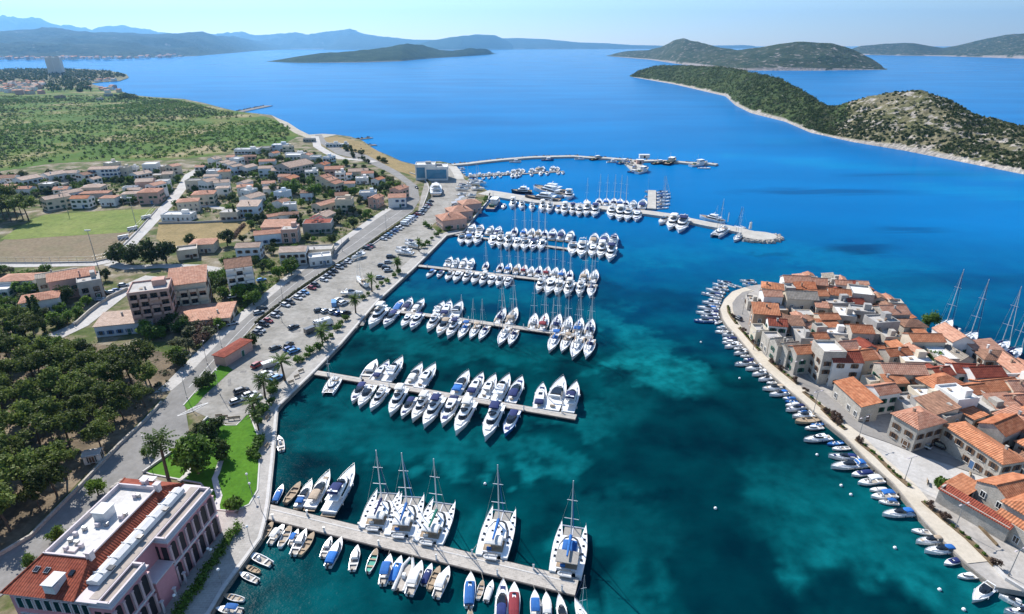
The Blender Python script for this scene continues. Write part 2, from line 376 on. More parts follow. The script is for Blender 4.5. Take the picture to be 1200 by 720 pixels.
def ridge(name, shore, crest, depth, m, rough=0.12, nu=140, nv=26, nfreq=3.0, shore_w=0.05, seed=0, power=0.8):
    """shore: (px, py) of the near waterline; crest: (px, py) of the skyline; depth: metres from shore to crest by px"""
    x0 = min(shore[0][0], crest[0][0]); x1 = max(shore[-1][0], crest[-1][0]); V = []; S = []; pts = []
    for i in range(nu + 1):
        x = x0 + (x1 - x0) * i / nu
        a = at(x, interp(shore, x)); D = interp(depth, x)
        yy = a.y + D
        c = at_y(x, interp(crest, x), yy); c.z = max(c.z, 0.3)
        pts.append((a, c))
    hm = max(c.z for a, c in pts)
    for i, (a, c) in enumerate(pts):
        e = min(1.0, min(i, nu - i) / 4.0)
        for j in range(nv * 2 + 1):
            t = j / nv
            if t <= 1: x, y = a.x + (c.x - a.x) * t, a.y + (c.y - a.y) * t; h = t ** power
            else: x, y = c.x + (c.x - a.x) * (t - 1), c.y + (c.y - a.y) * (t - 1); h = (2 - t) ** 0.9
            env = min(1, t * 4, (2 - t) * 4) * (0.5 if abs(t - 1) < 0.12 else 1.0)
            q = Vector((x, y, seed * 77.0)) * (nfreq / max(60, interp(depth, 0.5 * (x0 + x1)) * 1.0))
            n = noise.fractal(q, 0.9, 2.1, 6)
            z = c.z * h * e + n * rough * hm * env * min(1, c.z / hm + 0.25) * e
            if t in (0, 2): z = -1.5
            else: z = max(z, 0.15 * min(1, t * 8))
            V.append((x, y, z)); S.append(1.0 if (t < shore_w + 0.02 * n or t > 2 - shore_w) else 0.0)
    n2 = nv * 2 + 1
    I = np.arange((nu + 1) * n2).reshape(nu + 1, n2)
    F = np.stack([I[:-1, :-1].ravel(), I[1:, :-1].ravel(), I[1:, 1:].ravel(), I[:-1, 1:].ravel()], 1)
    o = obj(name, np_mesh(name, V, F, m, True, {'shore': S})); tag(o, kind='structure')
    return o, np.array(V).reshape(nu + 1, n2, 3)
ROCK = (0.40, 0.36, 0.31)
H_NEAR = hill_mat('island_ground', (0.11, 0.115, 0.05), (0.22, 0.19, 0.12), ROCK, 0.10, 0.03)
H_MID = hill_mat('island_maquis', (0.014, 0.040, 0.022), (0.04, 0.068, 0.032), (0.30, 0.28, 0.25), -0.03, 0.012)
H_MIDR = hill_mat('island_maquis_rocky', (0.030, 0.055, 0.032), (0.065, 0.08, 0.05), (0.30, 0.27, 0.25), 0.05, 0.010)
H_FAR = hill_mat('mountain_cover', (0.010, 0.030, 0.026), (0.04, 0.065, 0.05), (0.22, 0.21, 0.20), -0.02, 0.0022)
isl, ISL_V = ridge('near_island', [(738, 90), (790, 99), (850, 113), (862, 124), (880, 133), (920, 143), (950, 156), (1000, 167), (1060, 177), (1110, 187), (1200, 205), (1300, 225)],
    [(738, 89), (746, 84), (770, 77), (800, 77), (850, 79), (885, 86), (915, 93), (940, 106), (955, 117), (968, 125), (976, 125), (992, 120), (1020, 113), (1050, 108), (1080, 105), (1100, 112), (1130, 126), (1150, 137), (1165, 140), (1200, 147), (1300, 150)],
    [(738, 60), (790, 380), (860, 330), (930, 200), (968, 110), (1000, 110), (1080, 130), (1200, 105), (1300, 100)], H_NEAR, rough=0.09, nu=240, nv=34, nfreq=3.2, shore_w=0.055, seed=1)
isl.data.materials.append(hill_mat('island_green_ground', (0.035, 0.06, 0.022), (0.075, 0.10, 0.035), ROCK, -0.01, 0.03))
_n2 = ISL_V.shape[1] - 1
for p in isl.data.polygons:
    ii, jj = p.index % _n2 if False else p.index // _n2, p.index % _n2
    if ii / 240 + 0.05 * noise.noise(Vector((ISL_V[ii, jj]) * .02)) < .43: p.material_index = 1
ridge('middle_island', [(711, 66), (760, 70), (800, 76), (870, 83), (960, 83), (1040, 82)],
    [(711, 65), (735, 60), (760, 59), (775, 55), (790, 47), (802, 45), (815, 49), (840, 55), (865, 59), (890, 56), (915, 51), (950, 49), (975, 50), (1000, 58), (1020, 68), (1040, 81)],
    [(711, 300), (800, 1400), (900, 700), (1000, 420), (1040, 60)], H_MIDR, 0.09, 180, 32, 4.0, 0.045, 2)
ridge('right_far_island', [(990, 64), (1060, 65.5), (1100, 66), (1170, 68), (1200, 69), (1320, 70)],
    [(990, 60), (1010, 54), (1040, 51), (1070, 50), (1090, 54), (1105, 56.5), (1120, 54), (1150, 47), (1180, 41), (1200, 40), (1320, 40)],
    [(990, 500), (1060, 1200), (1200, 1500), (1320, 1500)], H_MIDR, 0.09, 140, 26, 4.0, 0.04, 3)
ridge('long_low_island', [(313, 72.5), (350, 74), (420, 73.5), (470, 72), (500, 69), (540, 66.5), (582, 63.5)],
    [(313, 72), (340, 68), (380, 62), (420, 59), (450, 56), (478, 51), (495, 53), (515, 59), (530, 60), (550, 56.5), (570, 57.5), (582, 63)],
    [(313, 100), (400, 500), (480, 900), (582, 200)], H_MID, 0.12, 140, 24, 4.0, 0.02, 4)
ridge('back_island', [(480, 59.5), (540, 59), (606, 58)], [(480, 54), (505, 48), (530, 43.5), (560, 40.5), (580, 41.5), (595, 48), (606, 57)], [(480, 1500), (606, 900)], H_MID, 0.05, 70, 16, 3.0, 0.02, 5)
ridge('distant_islands', [(380, 58.6), (600, 58), (800, 57.5), (900, 57)], [(380, 44), (420, 41), (445, 44), (490, 47), (560, 46), (605, 45), (640, 46), (680, 50), (715, 51), (740, 53), (790, 54), (840, 53.5), (870, 53), (900, 55)],
    [(380, 2500), (900, 2500)], H_FAR, 0.05, 110, 14, 3.0, 0.0, 6)
ridge('far_coast_hills', [(-250, 70), (0, 70), (60, 70), (150, 69), (230, 66), (300, 60), (330, 58.5), (400, 57.5), (480, 57.5)],
    [(-250, 36), (-100, 30), (0, 36), (50, 33), (110, 38), (170, 41), (230, 39), (270, 43), (310, 49), (350, 51), (400, 50.5), (480, 53)], [(-250, 4500), (0, 4500), (230, 4500), (330, 5000), (480, 6000)], H_FAR, 0.24, 190, 44, 7.0, 0.0, 7, 1.2)
ridge('left_mountain', [(-250, 58), (0, 58), (260, 58)], [(-250, 14), (-200, 12), (-60, 16), (0, 19), (20, 20), (50, 24), (75, 30), (110, 35), (150, 39), (260, 50)], [(-250, 2600), (260, 2600)], H_FAR, 0.22, 140, 30, 5.0, 0.0, 8)
ridge('distant_mountains', [(80, 58.2), (500, 58.2)], [(80, 44), (110, 33), (130, 30.5), (145, 30), (160, 33.5), (180, 38), (200, 40), (250, 40), (270, 38), (283, 37), (300, 42), (320, 41), (345, 37), (362, 42), (385, 36), (410, 35), (425, 40), (445, 43), (500, 48)],
    [(80, 3000), (500, 3000)], H_FAR, 0.18, 220, 20, 6.0, 0.0, 9)
# ---------------------------------------------------------------- land: the town shore and the old village spit
LZ = 1.2                                            # quay level
def px(lst, z=LZ): return [at(x, y, z) for x, y in lst]
def kx(k, lst, z=LZ): return [P(k, x, y, z) for x, y in lst]
def sheet(name, pts, z, m, kind='structure', sub=0):
    me = bpy.data.meshes.new(name); me.from_pydata([(p.x, p.y, z) for p in pts], [], [tuple(range(len(pts)))]); me.materials.append(m)
    if me.polygons[0].normal.z < 0: me.flip_normals()
    auto_uv(me); o = obj(name, me)
    if kind: o['kind'] = kind
    return o
def slab(name, pts, z0, z1, m, kind='structure'):
    b = MB(); n = len(pts); area = sum(pts[i].x * pts[(i + 1) % n].y - pts[(i + 1) % n].x * pts[i].y for i in range(n))
    if area < 0: pts = pts[::-1]
    b.prism([(p.x, p.y) for p in pts], z0, z1, 0); o = b.build(name, m)
    if kind: o['kind'] = kind
    return o
def lerp_(a, b, t): return a + (b - a) * t
def strip(name, pts, w, z, m, h=None, kind='structure'):
    """a ribbon along a polyline; with h it is a raised kerb, wall or hedge body"""
    b = MB(); n = len(pts); L_, R_ = [], []
    for i, p in enumerate(pts):
        d = (pts[min(i + 1, n - 1)] - pts[max(i - 1, 0)]); d.z = 0; d.normalize(); s = Vector((-d.y, d.x, 0)) * w / 2
        L_.append((p.x + s.x, p.y + s.y)); R_.append((p.x - s.x, p.y - s.y))
    if h is None:
        for i in range(n - 1): b.face([(*R_[i], z), (*R_[i + 1], z), (*L_[i + 1], z), (*L_[i], z)])
    else:
        rings = [[(*L_[i], z), (*R_[i], z), (*R_[i], z + h), (*L_[i], z + h)] for i in range(n)]
        b.loft(rings)
    o = b.build(name, m)
    if kind: o['kind'] = kind
    return o
SOIL = ground_mat('dry_soil_and_grass', [(0.30, (0.045, 0.075, 0.016)), (0.44, (0.085, 0.105, 0.032)), (0.54, (0.19, 0.16, 0.10)), (0.72, (0.36, 0.32, 0.26))], 0.09, fine=0.8)
ASPH = ground_mat('worn_asphalt', [(0.3, (0.19, 0.183, 0.17)), (0.7, (0.27, 0.26, 0.245))], 0.12, fine=0.7, finevar=0.12, bump=0.1)
PARK = ground_mat('parking_gravel_asphalt', [(0.28, (0.19, 0.178, 0.15)), (0.42, (0.265, 0.25, 0.22)), (0.55, (0.305, 0.288, 0.256)), (0.72, (0.36, 0.34, 0.305))], 0.11, fine=0.6, finevar=0.2, bump=0.1)
PAVE = stone_mat('quay_paving', (0.35, 0.33, 0.30), 0.5, 0.06)
CONC = ground_mat('mole_concrete', [(0.3, (0.38, 0.36, 0.32)), (0.7, (0.50, 0.475, 0.43))], 0.2, fine=1.5, finevar=0.15, bump=0.15)
QWALL = stone_mat('quay_wall_stone', (0.22, 0.20, 0.175), 1.0, 0.25)
KERB = mat('kerb_stone', (0.52, 0.50, 0.47), 0.9, 0.12, 1.0)
LAWN = ground_mat('watered_lawn', [(0.3, (0.045, 0.135, 0.010)), (0.7, (0.085, 0.20, 0.018))], 0.12, fine=1.2, finevar=0.2)
FIELDG = ground_mat('sports_turf', [(0.3, (0.115, 0.165, 0.035)), (0.7, (0.20, 0.225, 0.065))], 0.05, fine=0.5)
FIELDB = ground_mat('worn_turf', [(0.3, (0.165, 0.145, 0.085)), (0.55, (0.20, 0.155, 0.10)), (0.75, (0.20, 0.19, 0.10))], 0.06, fine=0.6)
DRYG = ground_mat('dry_grass', [(0.3, (0.20, 0.155, 0.07)), (0.6, (0.28, 0.21, 0.10)), (0.8, (0.17, 0.15, 0.06))], 0.08, fine=0.7)
PINEF = ground_mat('pine_floor', [(0.35, (0.10, 0.08, 0.055)), (0.55, (0.20, 0.155, 0.105)), (0.7, (0.34, 0.28, 0.20))], 0.10, fine=0.9)
SCRUBG = ground_mat('scrub_ground', [(0.28, (0.035, 0.085, 0.006)), (0.46, (0.06, 0.12, 0.010)), (0.56, (0.12, 0.135, 0.03)), (0.66, (0.30, 0.25, 0.14))], 0.014, fine=0.25)
SHING = ground_mat('beach_shingle', [(0.3, (0.33, 0.29, 0.225)), (0.7, (0.45, 0.41, 0.34))], 0.1, fine=0.8)
PATHM = ground_mat('pale_lane', [(0.3, (0.40, 0.38, 0.35)), (0.7, (0.50, 0.48, 0.45))], 0.1, fine=0.8, finevar=0.12)
COAST = [(222, 740), (246, 719), (265, 687), (306, 631), (311, 612), (315, 588), (320, 540), (325, 480), (331, 472), (366, 438), (401, 402), (443, 353), (487, 313), (524, 276), (545, 271), (556, 255), (572, 236),
         (575, 226), (566, 220), (548, 208), (537, 200), (530, 192), (515, 189), (500, 190), (487, 193), (470, 189), (455, 182), (440, 176), (425, 165), (410, 160), (395, 158), (378, 157), (362, 158), (350, 152), (338, 144), (326, 139), (318, 135),
         (300, 133), (280, 131), (262, 127), (240, 121), (215, 116), (180, 114), (160, 112), (150, 110), (142, 107), (128, 104), (112, 100), (106, 98), (120, 96), (140, 95), (151, 91), (148, 87), (128, 83), (95, 81), (60, 80.5), (0, 82), (-150, 84), (-500, 88)]
slab('land', px(COAST) + px([(-900, 110), (-900, 400), (-500, 740)]), -2.0, LZ, SOIL)
quay = COAST[0:20]
sheet('scrub_field', px([(345, 152), (326, 141), (300, 134), (262, 128), (215, 117), (160, 113), (120, 103), (40, 104), (-40, 106), (-400, 112), (-400, 205), (0, 201), (60, 192), (120, 189), (190, 188), (240, 184), (300, 172), (330, 170), (350, 160)]), LZ + 0.05, SCRUBG)
sheet('beach', px([(318, 135.2), (326, 139), (338, 144), (350, 152), (362, 158), (378, 157), (395, 158), (378, 162), (362, 163), (345, 156), (330, 146)]), LZ + 0.08, SHING)
sheet('shore_verge', px([(395, 160), (425, 167), (455, 184), (487, 195), (500, 215), (480, 205), (455, 197), (420, 185), (390, 178), (370, 166), (378, 162)]), LZ + 0.08, DRYG)
sheet('parking', px([(244, 490), (217, 477), (258, 430), (300, 382), (346, 344), (386, 317), (410, 303), (441, 282), (472, 261), (490, 248), (501, 236), (508, 222), (528, 212), (545, 211), (560, 220), (556, 236), (540, 240), (505, 265), (515, 274), (478, 313), (433, 354), (393, 400), (357, 440), (324, 473), (318, 479), (292, 484), (277, 498), (262, 496)]), LZ + 0.06, PARK)
sheet('boatyard', px([(490, 248), (494, 228), (500, 205), (495, 196), (528, 192), (545, 211), (560, 220), (556, 236), (530, 240), (505, 262)]), LZ + 0.09, PARK)
# quayside promenade
prom_out = COAST[3:15]
# repair patches and oil stains on the car park and road
pt = MB(); rp = random.Random(4)
for i in range(46):
    t_ = rp.random(); a_ = at(rp.uniform(0, 1) * 90 + lerp_(225, 440, t_), lerp_(478, 300, t_), LZ)
    w_, l_, r_ = rp.uniform(.6, 2.2), rp.uniform(1.2, 5), rp.uniform(0, 3)
    if i % 2: l_ = w_ * rp.uniform(.8, 1.3)
    pts_ = [(a_.x + math.cos(r_) * x * l_ - math.sin(r_) * y * w_, a_.y + math.sin(r_) * x * l_ + math.cos(r_) * y * w_, LZ + .085 + i * .0002) for x, y in ([(-.5, -.5), (.5, -.5), (.5, .5), (-.5, .5)] if i % 2 == 0 else [(.5 * math.cos(k * PI / 5) * rp.uniform(.7, 1.1), .5 * math.sin(k * PI / 5) * rp.uniform(.7, 1.1)) for k in range(10)])]
    pt.face(pts_)
o = pt.build('tarmac_patches', mat('tarmac_patch', (0.20, 0.19, 0.175), .9, .3, .8)); o['kind'] = 'structure'
strip('quay_promenade', [p + Vector((-3.0, 0, 0)) for p in px(COAST[0:15])], 6.4, LZ + 0.10, PAVE)
strip('quay_coping', [p + Vector((-0.35, 0, 0)) for p in px(COAST[0:18])], 0.7, LZ - 0.25, KERB, 0.45)
strip('quay_wall', [p + Vector((0.02, 0, 0)) for p in px(COAST[0:19])], 0.3, -1.9, QWALL, 2.8)
# roads
def ribbon(name, left, right, z, m):
    b = MB()
    for i in range(len(left) - 1): b.face([(*right[i].xy, z), (*right[i + 1].xy, z), (*left[i + 1].xy, z), (*left[i].xy, z)])
    o = b.build(name, m)
    for p in o.data.polygons:
        if p.normal.z < 0: o.data.flip_normals(); break
    o['kind'] = 'structure'; return o
RL = px([(-60, 690), (0, 652), (37, 630), (90, 576), (140, 523), (170, 495), (190, 473), (201, 458), (213, 448), (265, 393), (282, 378), (318, 347), (345, 325), (384, 296), (405, 283), (440, 258), (470, 238), (478, 230), (476, 216), (457, 203), (425, 188), (395, 181), (372, 166), (369, 158)])
RR = px([(-60, 760), (0, 700), (64, 655), (125, 598), (168, 556), (206, 527), (222, 508), (217, 477), (230, 462), (278, 405), (300, 379), (335, 350), (358, 332), (398, 307), (420, 293), (452, 270), (484, 248), (492, 234), (489, 218), (466, 201), (430, 182), (402, 175), (382, 166), (377, 158)])
ribbon('coast_road', RL, RR, LZ + 0.12, ASPH)
# pale verge and pavement on the landward side
VL = [p + Vector((-4.5, -1.5, 0)) for p in RL[7:17]]
ribbon('roadside_verge', VL, RL[7:17], LZ + 0.09, PATHM)
mk = MB()
def marking(pts, w, z):
    for a, c in zip(pts, pts[1:]):
        d = (c - a); d.z = 0; d.normalize(); s = Vector((-d.y, d.x, 0)) * w / 2
        mk.face([(a.x - s.x, a.y - s.y, z), (c.x - s.x, c.y - s.y, z), (c.x + s.x, c.y + s.y, z), (a.x + s.x, a.y + s.y, z)])
mid = [(a + c) / 2 for a, c in zip(RL, RR)]
marking(mid[8:17], 0.16, LZ + 0.14)
edge = [a + (c - a) * 0.94 for a, c in zip(RL, RR)]
marking(edge[8:17], 0.14, LZ + 0.14)
for i in range(7):                                   # zebra crossing by the park corner
    a = P('p', 345 + i * 13, 190 - i * 7, LZ); marking([a, a + Vector((-3.2, -2.4, 0))], 0.5, LZ + 0.15)
for i in range(15):                                  # bay lines beside the hedge
    t = i / 14; a = at(308 + 84 * t, 378 - 62 * t, LZ); marking([a, a + Vector((3.6, -3.0, 0))], 0.12, LZ + 0.10)
o = mk.build('road_markings', mat('road_paint', (0.62, 0.61, 0.58), 0.8, 0.2, 0.8)); o['kind'] = 'structure'
# side lanes
def lane(name, pts, w, m=PATHM, z=LZ + 0.11): return strip(name, px(pts), w, z, m)
lane('field_lane', [(-60, 312), (0, 311), (60, 310), (115, 309), (130, 306), (142, 299), (157, 281), (170, 268), (185, 252), (200, 237), (212, 222), (222, 205), (240, 195)], 7)
lane('house_lane', [(128, 309), (150, 314), (190, 312), (230, 313), (262, 318)], 6)
lane('garden_lane', [(64, 395), (92, 382), (118, 362), (140, 345), (160, 332), (178, 324)], 7)
lane('town_lane', [(222, 240), (250, 243), (270, 246), (285, 250)], 5)
lane('upper_lane', [(240, 196), (262, 203), (290, 208), (305, 206)], 5)
lane('beach_road', [(369, 160), (372, 172), (385, 180), (400, 186), (425, 188), (440, 190)], 8, PATHM, LZ + 0.13)
# sports field, dry plot, park lawn, pine wood floor
sheet('sports_field_worn', px([(-60, 309), (0, 308), (80, 308), (112, 306.5), (125, 303), (137, 293), (157, 273), (184, 244), (52, 252), (36, 258), (0, 285), (-60, 292)]), LZ + 0.07, FIELDB)
sheet('sports_field_green', px([(0, 281), (36, 258), (52, 252), (120, 247.5), (183, 244.5), (158, 272), (120, 274.5), (60, 278), (20, 281)]), LZ + 0.11, FIELDG)
sheet('dry_plot', px([(186, 263), (286, 260), (300, 268), (270, 283), (225, 292), (200, 292), (183, 280)]), LZ + 0.08, DRYG)
sheet('pine_wood_floor', px([(-200, 430), (0, 410), (60, 402), (150, 405), (200, 415), (215, 430), (195, 460), (165, 493), (130, 525), (82, 576), (30, 628), (-60, 690), (-200, 720)]), LZ + 0.06, PINEF)
park = [(244, 490), (265, 499), (277, 499), (292, 485), (303, 513), (304, 545), (302, 575), (292, 592), (274, 600), (254, 598), (247, 582), (235, 567), (176, 556), (168, 553), (206, 527)]
sheet('park_lawn', px(park), LZ + 0.16, LAWN)
strip('park_kerb', px(park + park[:1]), 0.35, LZ, KERB, 0.24)
strip('park_path', kx('p', [(330, 480), (320, 515), (290, 545), (270, 560)]), 1.3, LZ + 0.20, KERB)
strip('park_path', kx('p', [(490, 455), (470, 520), (458, 545), (470, 600), (483, 640), (468, 690), (470, 712)]), 1.3, LZ + 0.20, KERB)
sheet('hotel_terrace', px([(254, 598), (274, 600), (283, 606), (283, 614), (212, 722), (190, 760), (40, 760), (168, 556), (247, 585)]), LZ + 0.08, PAVE)
sheet('verge_lawn', kx('g', [(95, 575), (130, 612), (190, 560), (240, 500), (330, 420), (410, 345), (440, 325), (360, 270), (345, 290), (240, 400)]), LZ + 0.13, LAWN)
strip('verge_kerb', kx('g', [(90, 575), (215, 430), (345, 288)]), 0.3, LZ, KERB, 0.25)

# the village spit
VIL = [(985, 331), (960, 331), (935, 332), (905, 333), (886, 334), (872, 337), (858, 342), (849, 351), (844, 362), (847, 374), (853, 383), (863, 393), (877, 410), (888, 424), (907, 442), (924, 457), (940, 470), (956, 485), (972, 498),
       (991, 513), (1018, 541), (1048, 568), (1077, 604), (1105, 634), (1133, 661), (1167, 688), (1215, 696), (1300, 720), (1500, 640), (1500, 470), (1300, 468), (1230, 455), (1190, 440), (1160, 429), (1135, 420), (1110, 411), (1085, 399), (1065, 386), (1045, 370), (1020, 353), (1000, 339)]
VP = px(VIL)
VGRD = ground_mat('village_ground', [(0.3, (0.30, 0.275, 0.245)), (0.7, (0.44, 0.415, 0.38))], 0.12, fine=0.9, finevar=0.18)
slab('village_land', VP, -2.0, LZ, VGRD)
VASPH = ground_mat('village_road_asphalt', [(0.3, (0.225, 0.21, 0.195)), (0.7, (0.285, 0.27, 0.25))], 0.12, fine=0.7, finevar=0.12, bump=0.1)
SANDP = ground_mat('sandy_paving', [(0.3, (0.48, 0.42, 0.33)), (0.7, (0.58, 0.52, 0.43))], 0.1, fine=1.2, finevar=0.1, bump=0.1)
_q = [VP[i] for i in range(5, 25)]
def inset(pts, d):
    out = []
    for i, p in enumerate(pts):
        t = pts[min(i + 1, len(pts) - 1)] - pts[max(i - 1, 0)]; t.z = 0; t.normalize(); out.append(p + Vector((-t.y, t.x, 0)) * d)
    return out
strip('village_quay', inset(_q, 2.5), 4.8, LZ + 0.10, SANDP)
wall_pts = [VP[i] for i in range(3, 26)]
strip('village_quay_wall', wall_pts, 0.4, -1.9, QWALL, 2.95)
vrl = kx('b', [(655, 240), (560, 262), (505, 310), (465, 365), (470, 430), (500, 520), (560, 590), (640, 690)]) + kx('c', [(460, 225), (560, 310), (650, 390), (760, 480), (880, 580), (990, 680)]) + kx('d', [(270, 85), (370, 120), (470, 160), (590, 200), (690, 235), (745, 258)])
vrr = kx('b', [(655, 245), (620, 262), (590, 310), (600, 380), (605, 440), (640, 520), (690, 590), (745, 680)]) + kx('c', [(560, 225), (660, 310), (720, 360), (850, 460), (960, 545), (1075, 640)]) + kx('d', [(300, 65), (390, 100), (490, 140), (600, 175), (700, 205), (765, 230)])
ribbon('village_road', vrl, vrr, LZ + 0.12, VASPH)
sheet('village_square', kx('d', [(262, 85), (370, 122), (470, 162), (590, 202), (690, 237), (745, 262), (720, 300), (600, 290), (560, 330), (470, 285), (420, 265), (330, 180), (245, 100)]), LZ + 0.07, PATHM)
# planting strips along the village quay
BED = ground_mat('planter_soil', [(0.3, (0.13, 0.09, 0.055)), (0.7, (0.20, 0.15, 0.09))], 0.4, fine=2)
BEDS = [('b', [(425, 400), (432, 450), (460, 500), (505, 560)]), ('b', [(530, 600), (600, 670), (640, 715)]), ('c', [(320, 75), (420, 190)]), ('c', [(490, 260), (590, 345), (690, 425)]), ('c', [(730, 480), (850, 580), (1000, 690)]), ('d', [(130, 0), (175, 45), (212, 72)]), ('d', [(250, 108), (320, 165), (380, 225), (435, 272)]), ('d', [(485, 325), (560, 390), (640, 455), (738, 552)])]
for k, pts in BEDS: strip('planting_bed', kx(k, pts), 1.1, LZ, BED, 0.35)

# ---------------------------------------------------------------- piers, moles and breakwaters (things)
PIERD = stone_mat('pier_planks', (0.40, 0.365, 0.32), 0.55, 0.12)
PIERF = mat('pier_fascia', (0.16, 0.135, 0.12), 0.9, 0.2, 0.6)
def pier(name, label, a, b, w, z=0.95, th=0.5, deckm=PIERD, piles=8, beam=True):
    d = b - a; L_ = d.length; ang = math.atan2(d.y, d.x)
    t = thing(name, label, 'pier', (a.x, a.y, 0), ang)
    m = MB(); m.box((L_ / 2, 0, z - th / 2), (L_, w, th), 0); m.build('deck', deckm, t)
    if beam:
        for s in (-1, 1):
            m = MB(); m.box((L_ / 2, s * (w / 2 + 0.09), z - th * 0.5), (L_, 0.16, th * 0.7), 0)
            m.build('edge_beam', PIERF, t)
        m = MB(); m.box((L_ / 2, w * 0.17, z + 0.03), (L_ - 0.6, 0.28, 0.05), 0); m.build('cable_cover', KERB, t)
    for i in range(piles):
        for s in (-1, 1):
            m = MB(); x = L_ * (i + 0.5) / piles; m.tube((x, s * (w / 2 - 0.35), -2), (x, s * (w / 2 - 0.35), z - th + 0.02), 0.28, n=8); m.build('pile', PIERF, t)
    return t, a, d
PIERS = {}
for key, lab, a, b, w in [('E', 'wide grey plank pier in front of the hotel with catamarans along its far side', (308, 598), (676, 688), 3.9),
        ('D', 'second nearest pier with motor cruisers stern to on both sides', (366, 436), (675, 489), 2.4),
        ('C', 'third pier from the hotel with sailing yachts at its outer end', (440, 361), (695, 396), 2.4),
        ('B', 'fourth pier from the hotel with a row of masts along its far side', (487, 311), (700, 335), 2.4),
        ('A', 'fifth pier from the hotel, packed with white boats beside the hip roofed quay house', (527, 274), (722, 299), 2.4)]:
    PIERS[key] = pier('boat_pier', lab, at(*a, .9), at(*b, .9), w)
PIERS['S'] = pier('boat_pier', 'slim pontoon of small boats inside the outer breakwater', P('n', 400, 225, .6), P('n', 1085, 185, .6), 2.2, 0.6, 0.35, piles=0)
def mole(name, label, centre, w, z=1.5, m=CONC, rocks=None):
    t = thing(name, label, 'breakwater', (0, 0, 0))
    b = MB(); n = len(centre); rings = []
    for i, p in enumerate(centre):
        d = (centre[min(i + 1, n - 1)] - centre[max(i - 1, 0)]); d.z = 0; d.normalize(); s = Vector((-d.y, d.x, 0)) * w / 2
        rings.append([(p.x + s.x, p.y + s.y, -2), (p.x - s.x, p.y - s.y, -2), (p.x - s.x, p.y - s.y, z), (p.x + s.x, p.y + s.y, z)])
    b.loft(rings); b.build('deck', m, t)
    if rocks:
        side, spread, rw = rocks; b = MB()
        for i in range(n - 1):
            a, c = centre[i], centre[i + 1]; L_ = (c - a).length; d = (c - a).normalized(); s = Vector((-d.y, d.x, 0)) * side
            for q in range(int(L_ / 1.1)):
                p = a + d * (q * 1.1) + s * (w / 2 + random.uniform(-0.5, rw)); r = random.uniform(0.6, 1.5)
                b.box((p.x, p.y, random.uniform(0.0, 1.4)), (r * 1.5, r * 1.2, r), 0, random.uniform(0, 3), 0.6)
        b.build('rock_armour', spread, t)
    return t
ROCKD = mat('dark_boulders', (0.085, 0.08, 0.075), 0.95, 0.35, 0.5, bump=0.4)
ROCKL = mat('pale_boulders', (0.40, 0.37, 0.33), 0.95, 0.25, 0.5, bump=0.4)
mole('breakwater', 'long curved outer breakwater with dark rock armour and fishing boats', kx('n', [(300, 138), (400, 130), (520, 115), (620, 104), (720, 95), (850, 85), (1000, 80), (1150, 77)], 1.5) + kx('t', [(60, 72), (160, 76), (260, 84), (340, 92), (420, 90), (500, 92), (580, 98), (640, 104), (720, 104), (800, 113)], 1.5), 7, 1.5, CONC, (1, ROCKD, 3))
mole('fishing_wharf', 'short fishing wharf standing off the outer breakwater, stacked with gear', kx('t', [(290, 90), (320, 115), (350, 145)], 1.5), 14, 1.3)
TM = kx('n', [(545, 345), (640, 350), (760, 372), (900, 395), (1000, 405), (1150, 420)], 1.4) + kx('t', [(60, 362), (150, 368), (260, 382), (400, 395), (520, 412), (640, 440), (760, 465), (860, 482), (960, 505), (1060, 530)], 1.4)
mole('concrete_mole', 'broad pale concrete mole in mid harbour ending in a round boulder head', TM, 9, 1.4, CONC)
hb = MB(); hc = P('t', 1045, 532, 1.2)
cap = MB(); cap.prism([(hc.x + 9.5 * math.cos(j * PI / 10), hc.y + 8 * math.sin(j * PI / 10)) for j in range(20)], -2, 1.41); tag(cap.build('mole_head', CONC), 'round paved concrete head of the mole', 'pier head')
for i in range(110):
    a, q = random.uniform(-2.6, .5), random.uniform(.92, 1.15); r = random.uniform(0.7, 1.5)
    hb.box((hc.x + math.cos(a) * 11 * q, hc.y + math.sin(a) * 9 * q, random.uniform(.0, .9)), (r * 1.4, r, r), 0, a, .6)
tag(hb.build('boulder_head', ROCKL), 'heap of pale boulders at the seaward tip of the concrete mole', 'boulders')
pier('finger_pier', 'short concrete finger between white yachts on the mole', P('t', 418, 372, 1.2), P('t', 421, 265, 1.2), 5.5, 1.2, 0.8, CONC, 0, False)
mole('gear_mole', 'short wide concrete mole where dark motor yachts berth', kx('n', [(520, 330), (620, 345), (720, 362), (790, 372)], 1.4), 14, 1.35)
mole('boatyard_ramp', 'pale concrete strip running down from the breakwater root to the boatyard', kx('n', [(300, 150), (325, 180), (345, 215), (350, 240)], 1.45), 7, 1.4)
for i, (k, pts, w) in enumerate([('v', [(440, 190), (520, 185), (605, 178)], 6), ('v', [(400, 140), (480, 140), (575, 128)], 5), ('v', [(530, 250), (600, 240)], 4), ('v', [(470, 218), (510, 216)], 4)]):
    mole('rock_jetty', ['long low rock jetty at the pebble beach', 'northernmost low rock jetty at the pebble beach', 'stubby rock jetty nearest the boatyard on the beach', 'tiny broken jetty between two beach jetties'][i], kx(k, pts, .6), w, .6, mat('jetty_rock', (0.17, 0.16, 0.15), .95, .3, .4), (1, ROCKD, 1))
mole('rock_jetty', 'dark rock point jutting from the scrub shore', kx(0, [(835, 395), (880, 385), (945, 372)], .6), 14, .7, mat('jetty_rock', (0.17, 0.16, 0.15)), (1, ROCKD, 3))
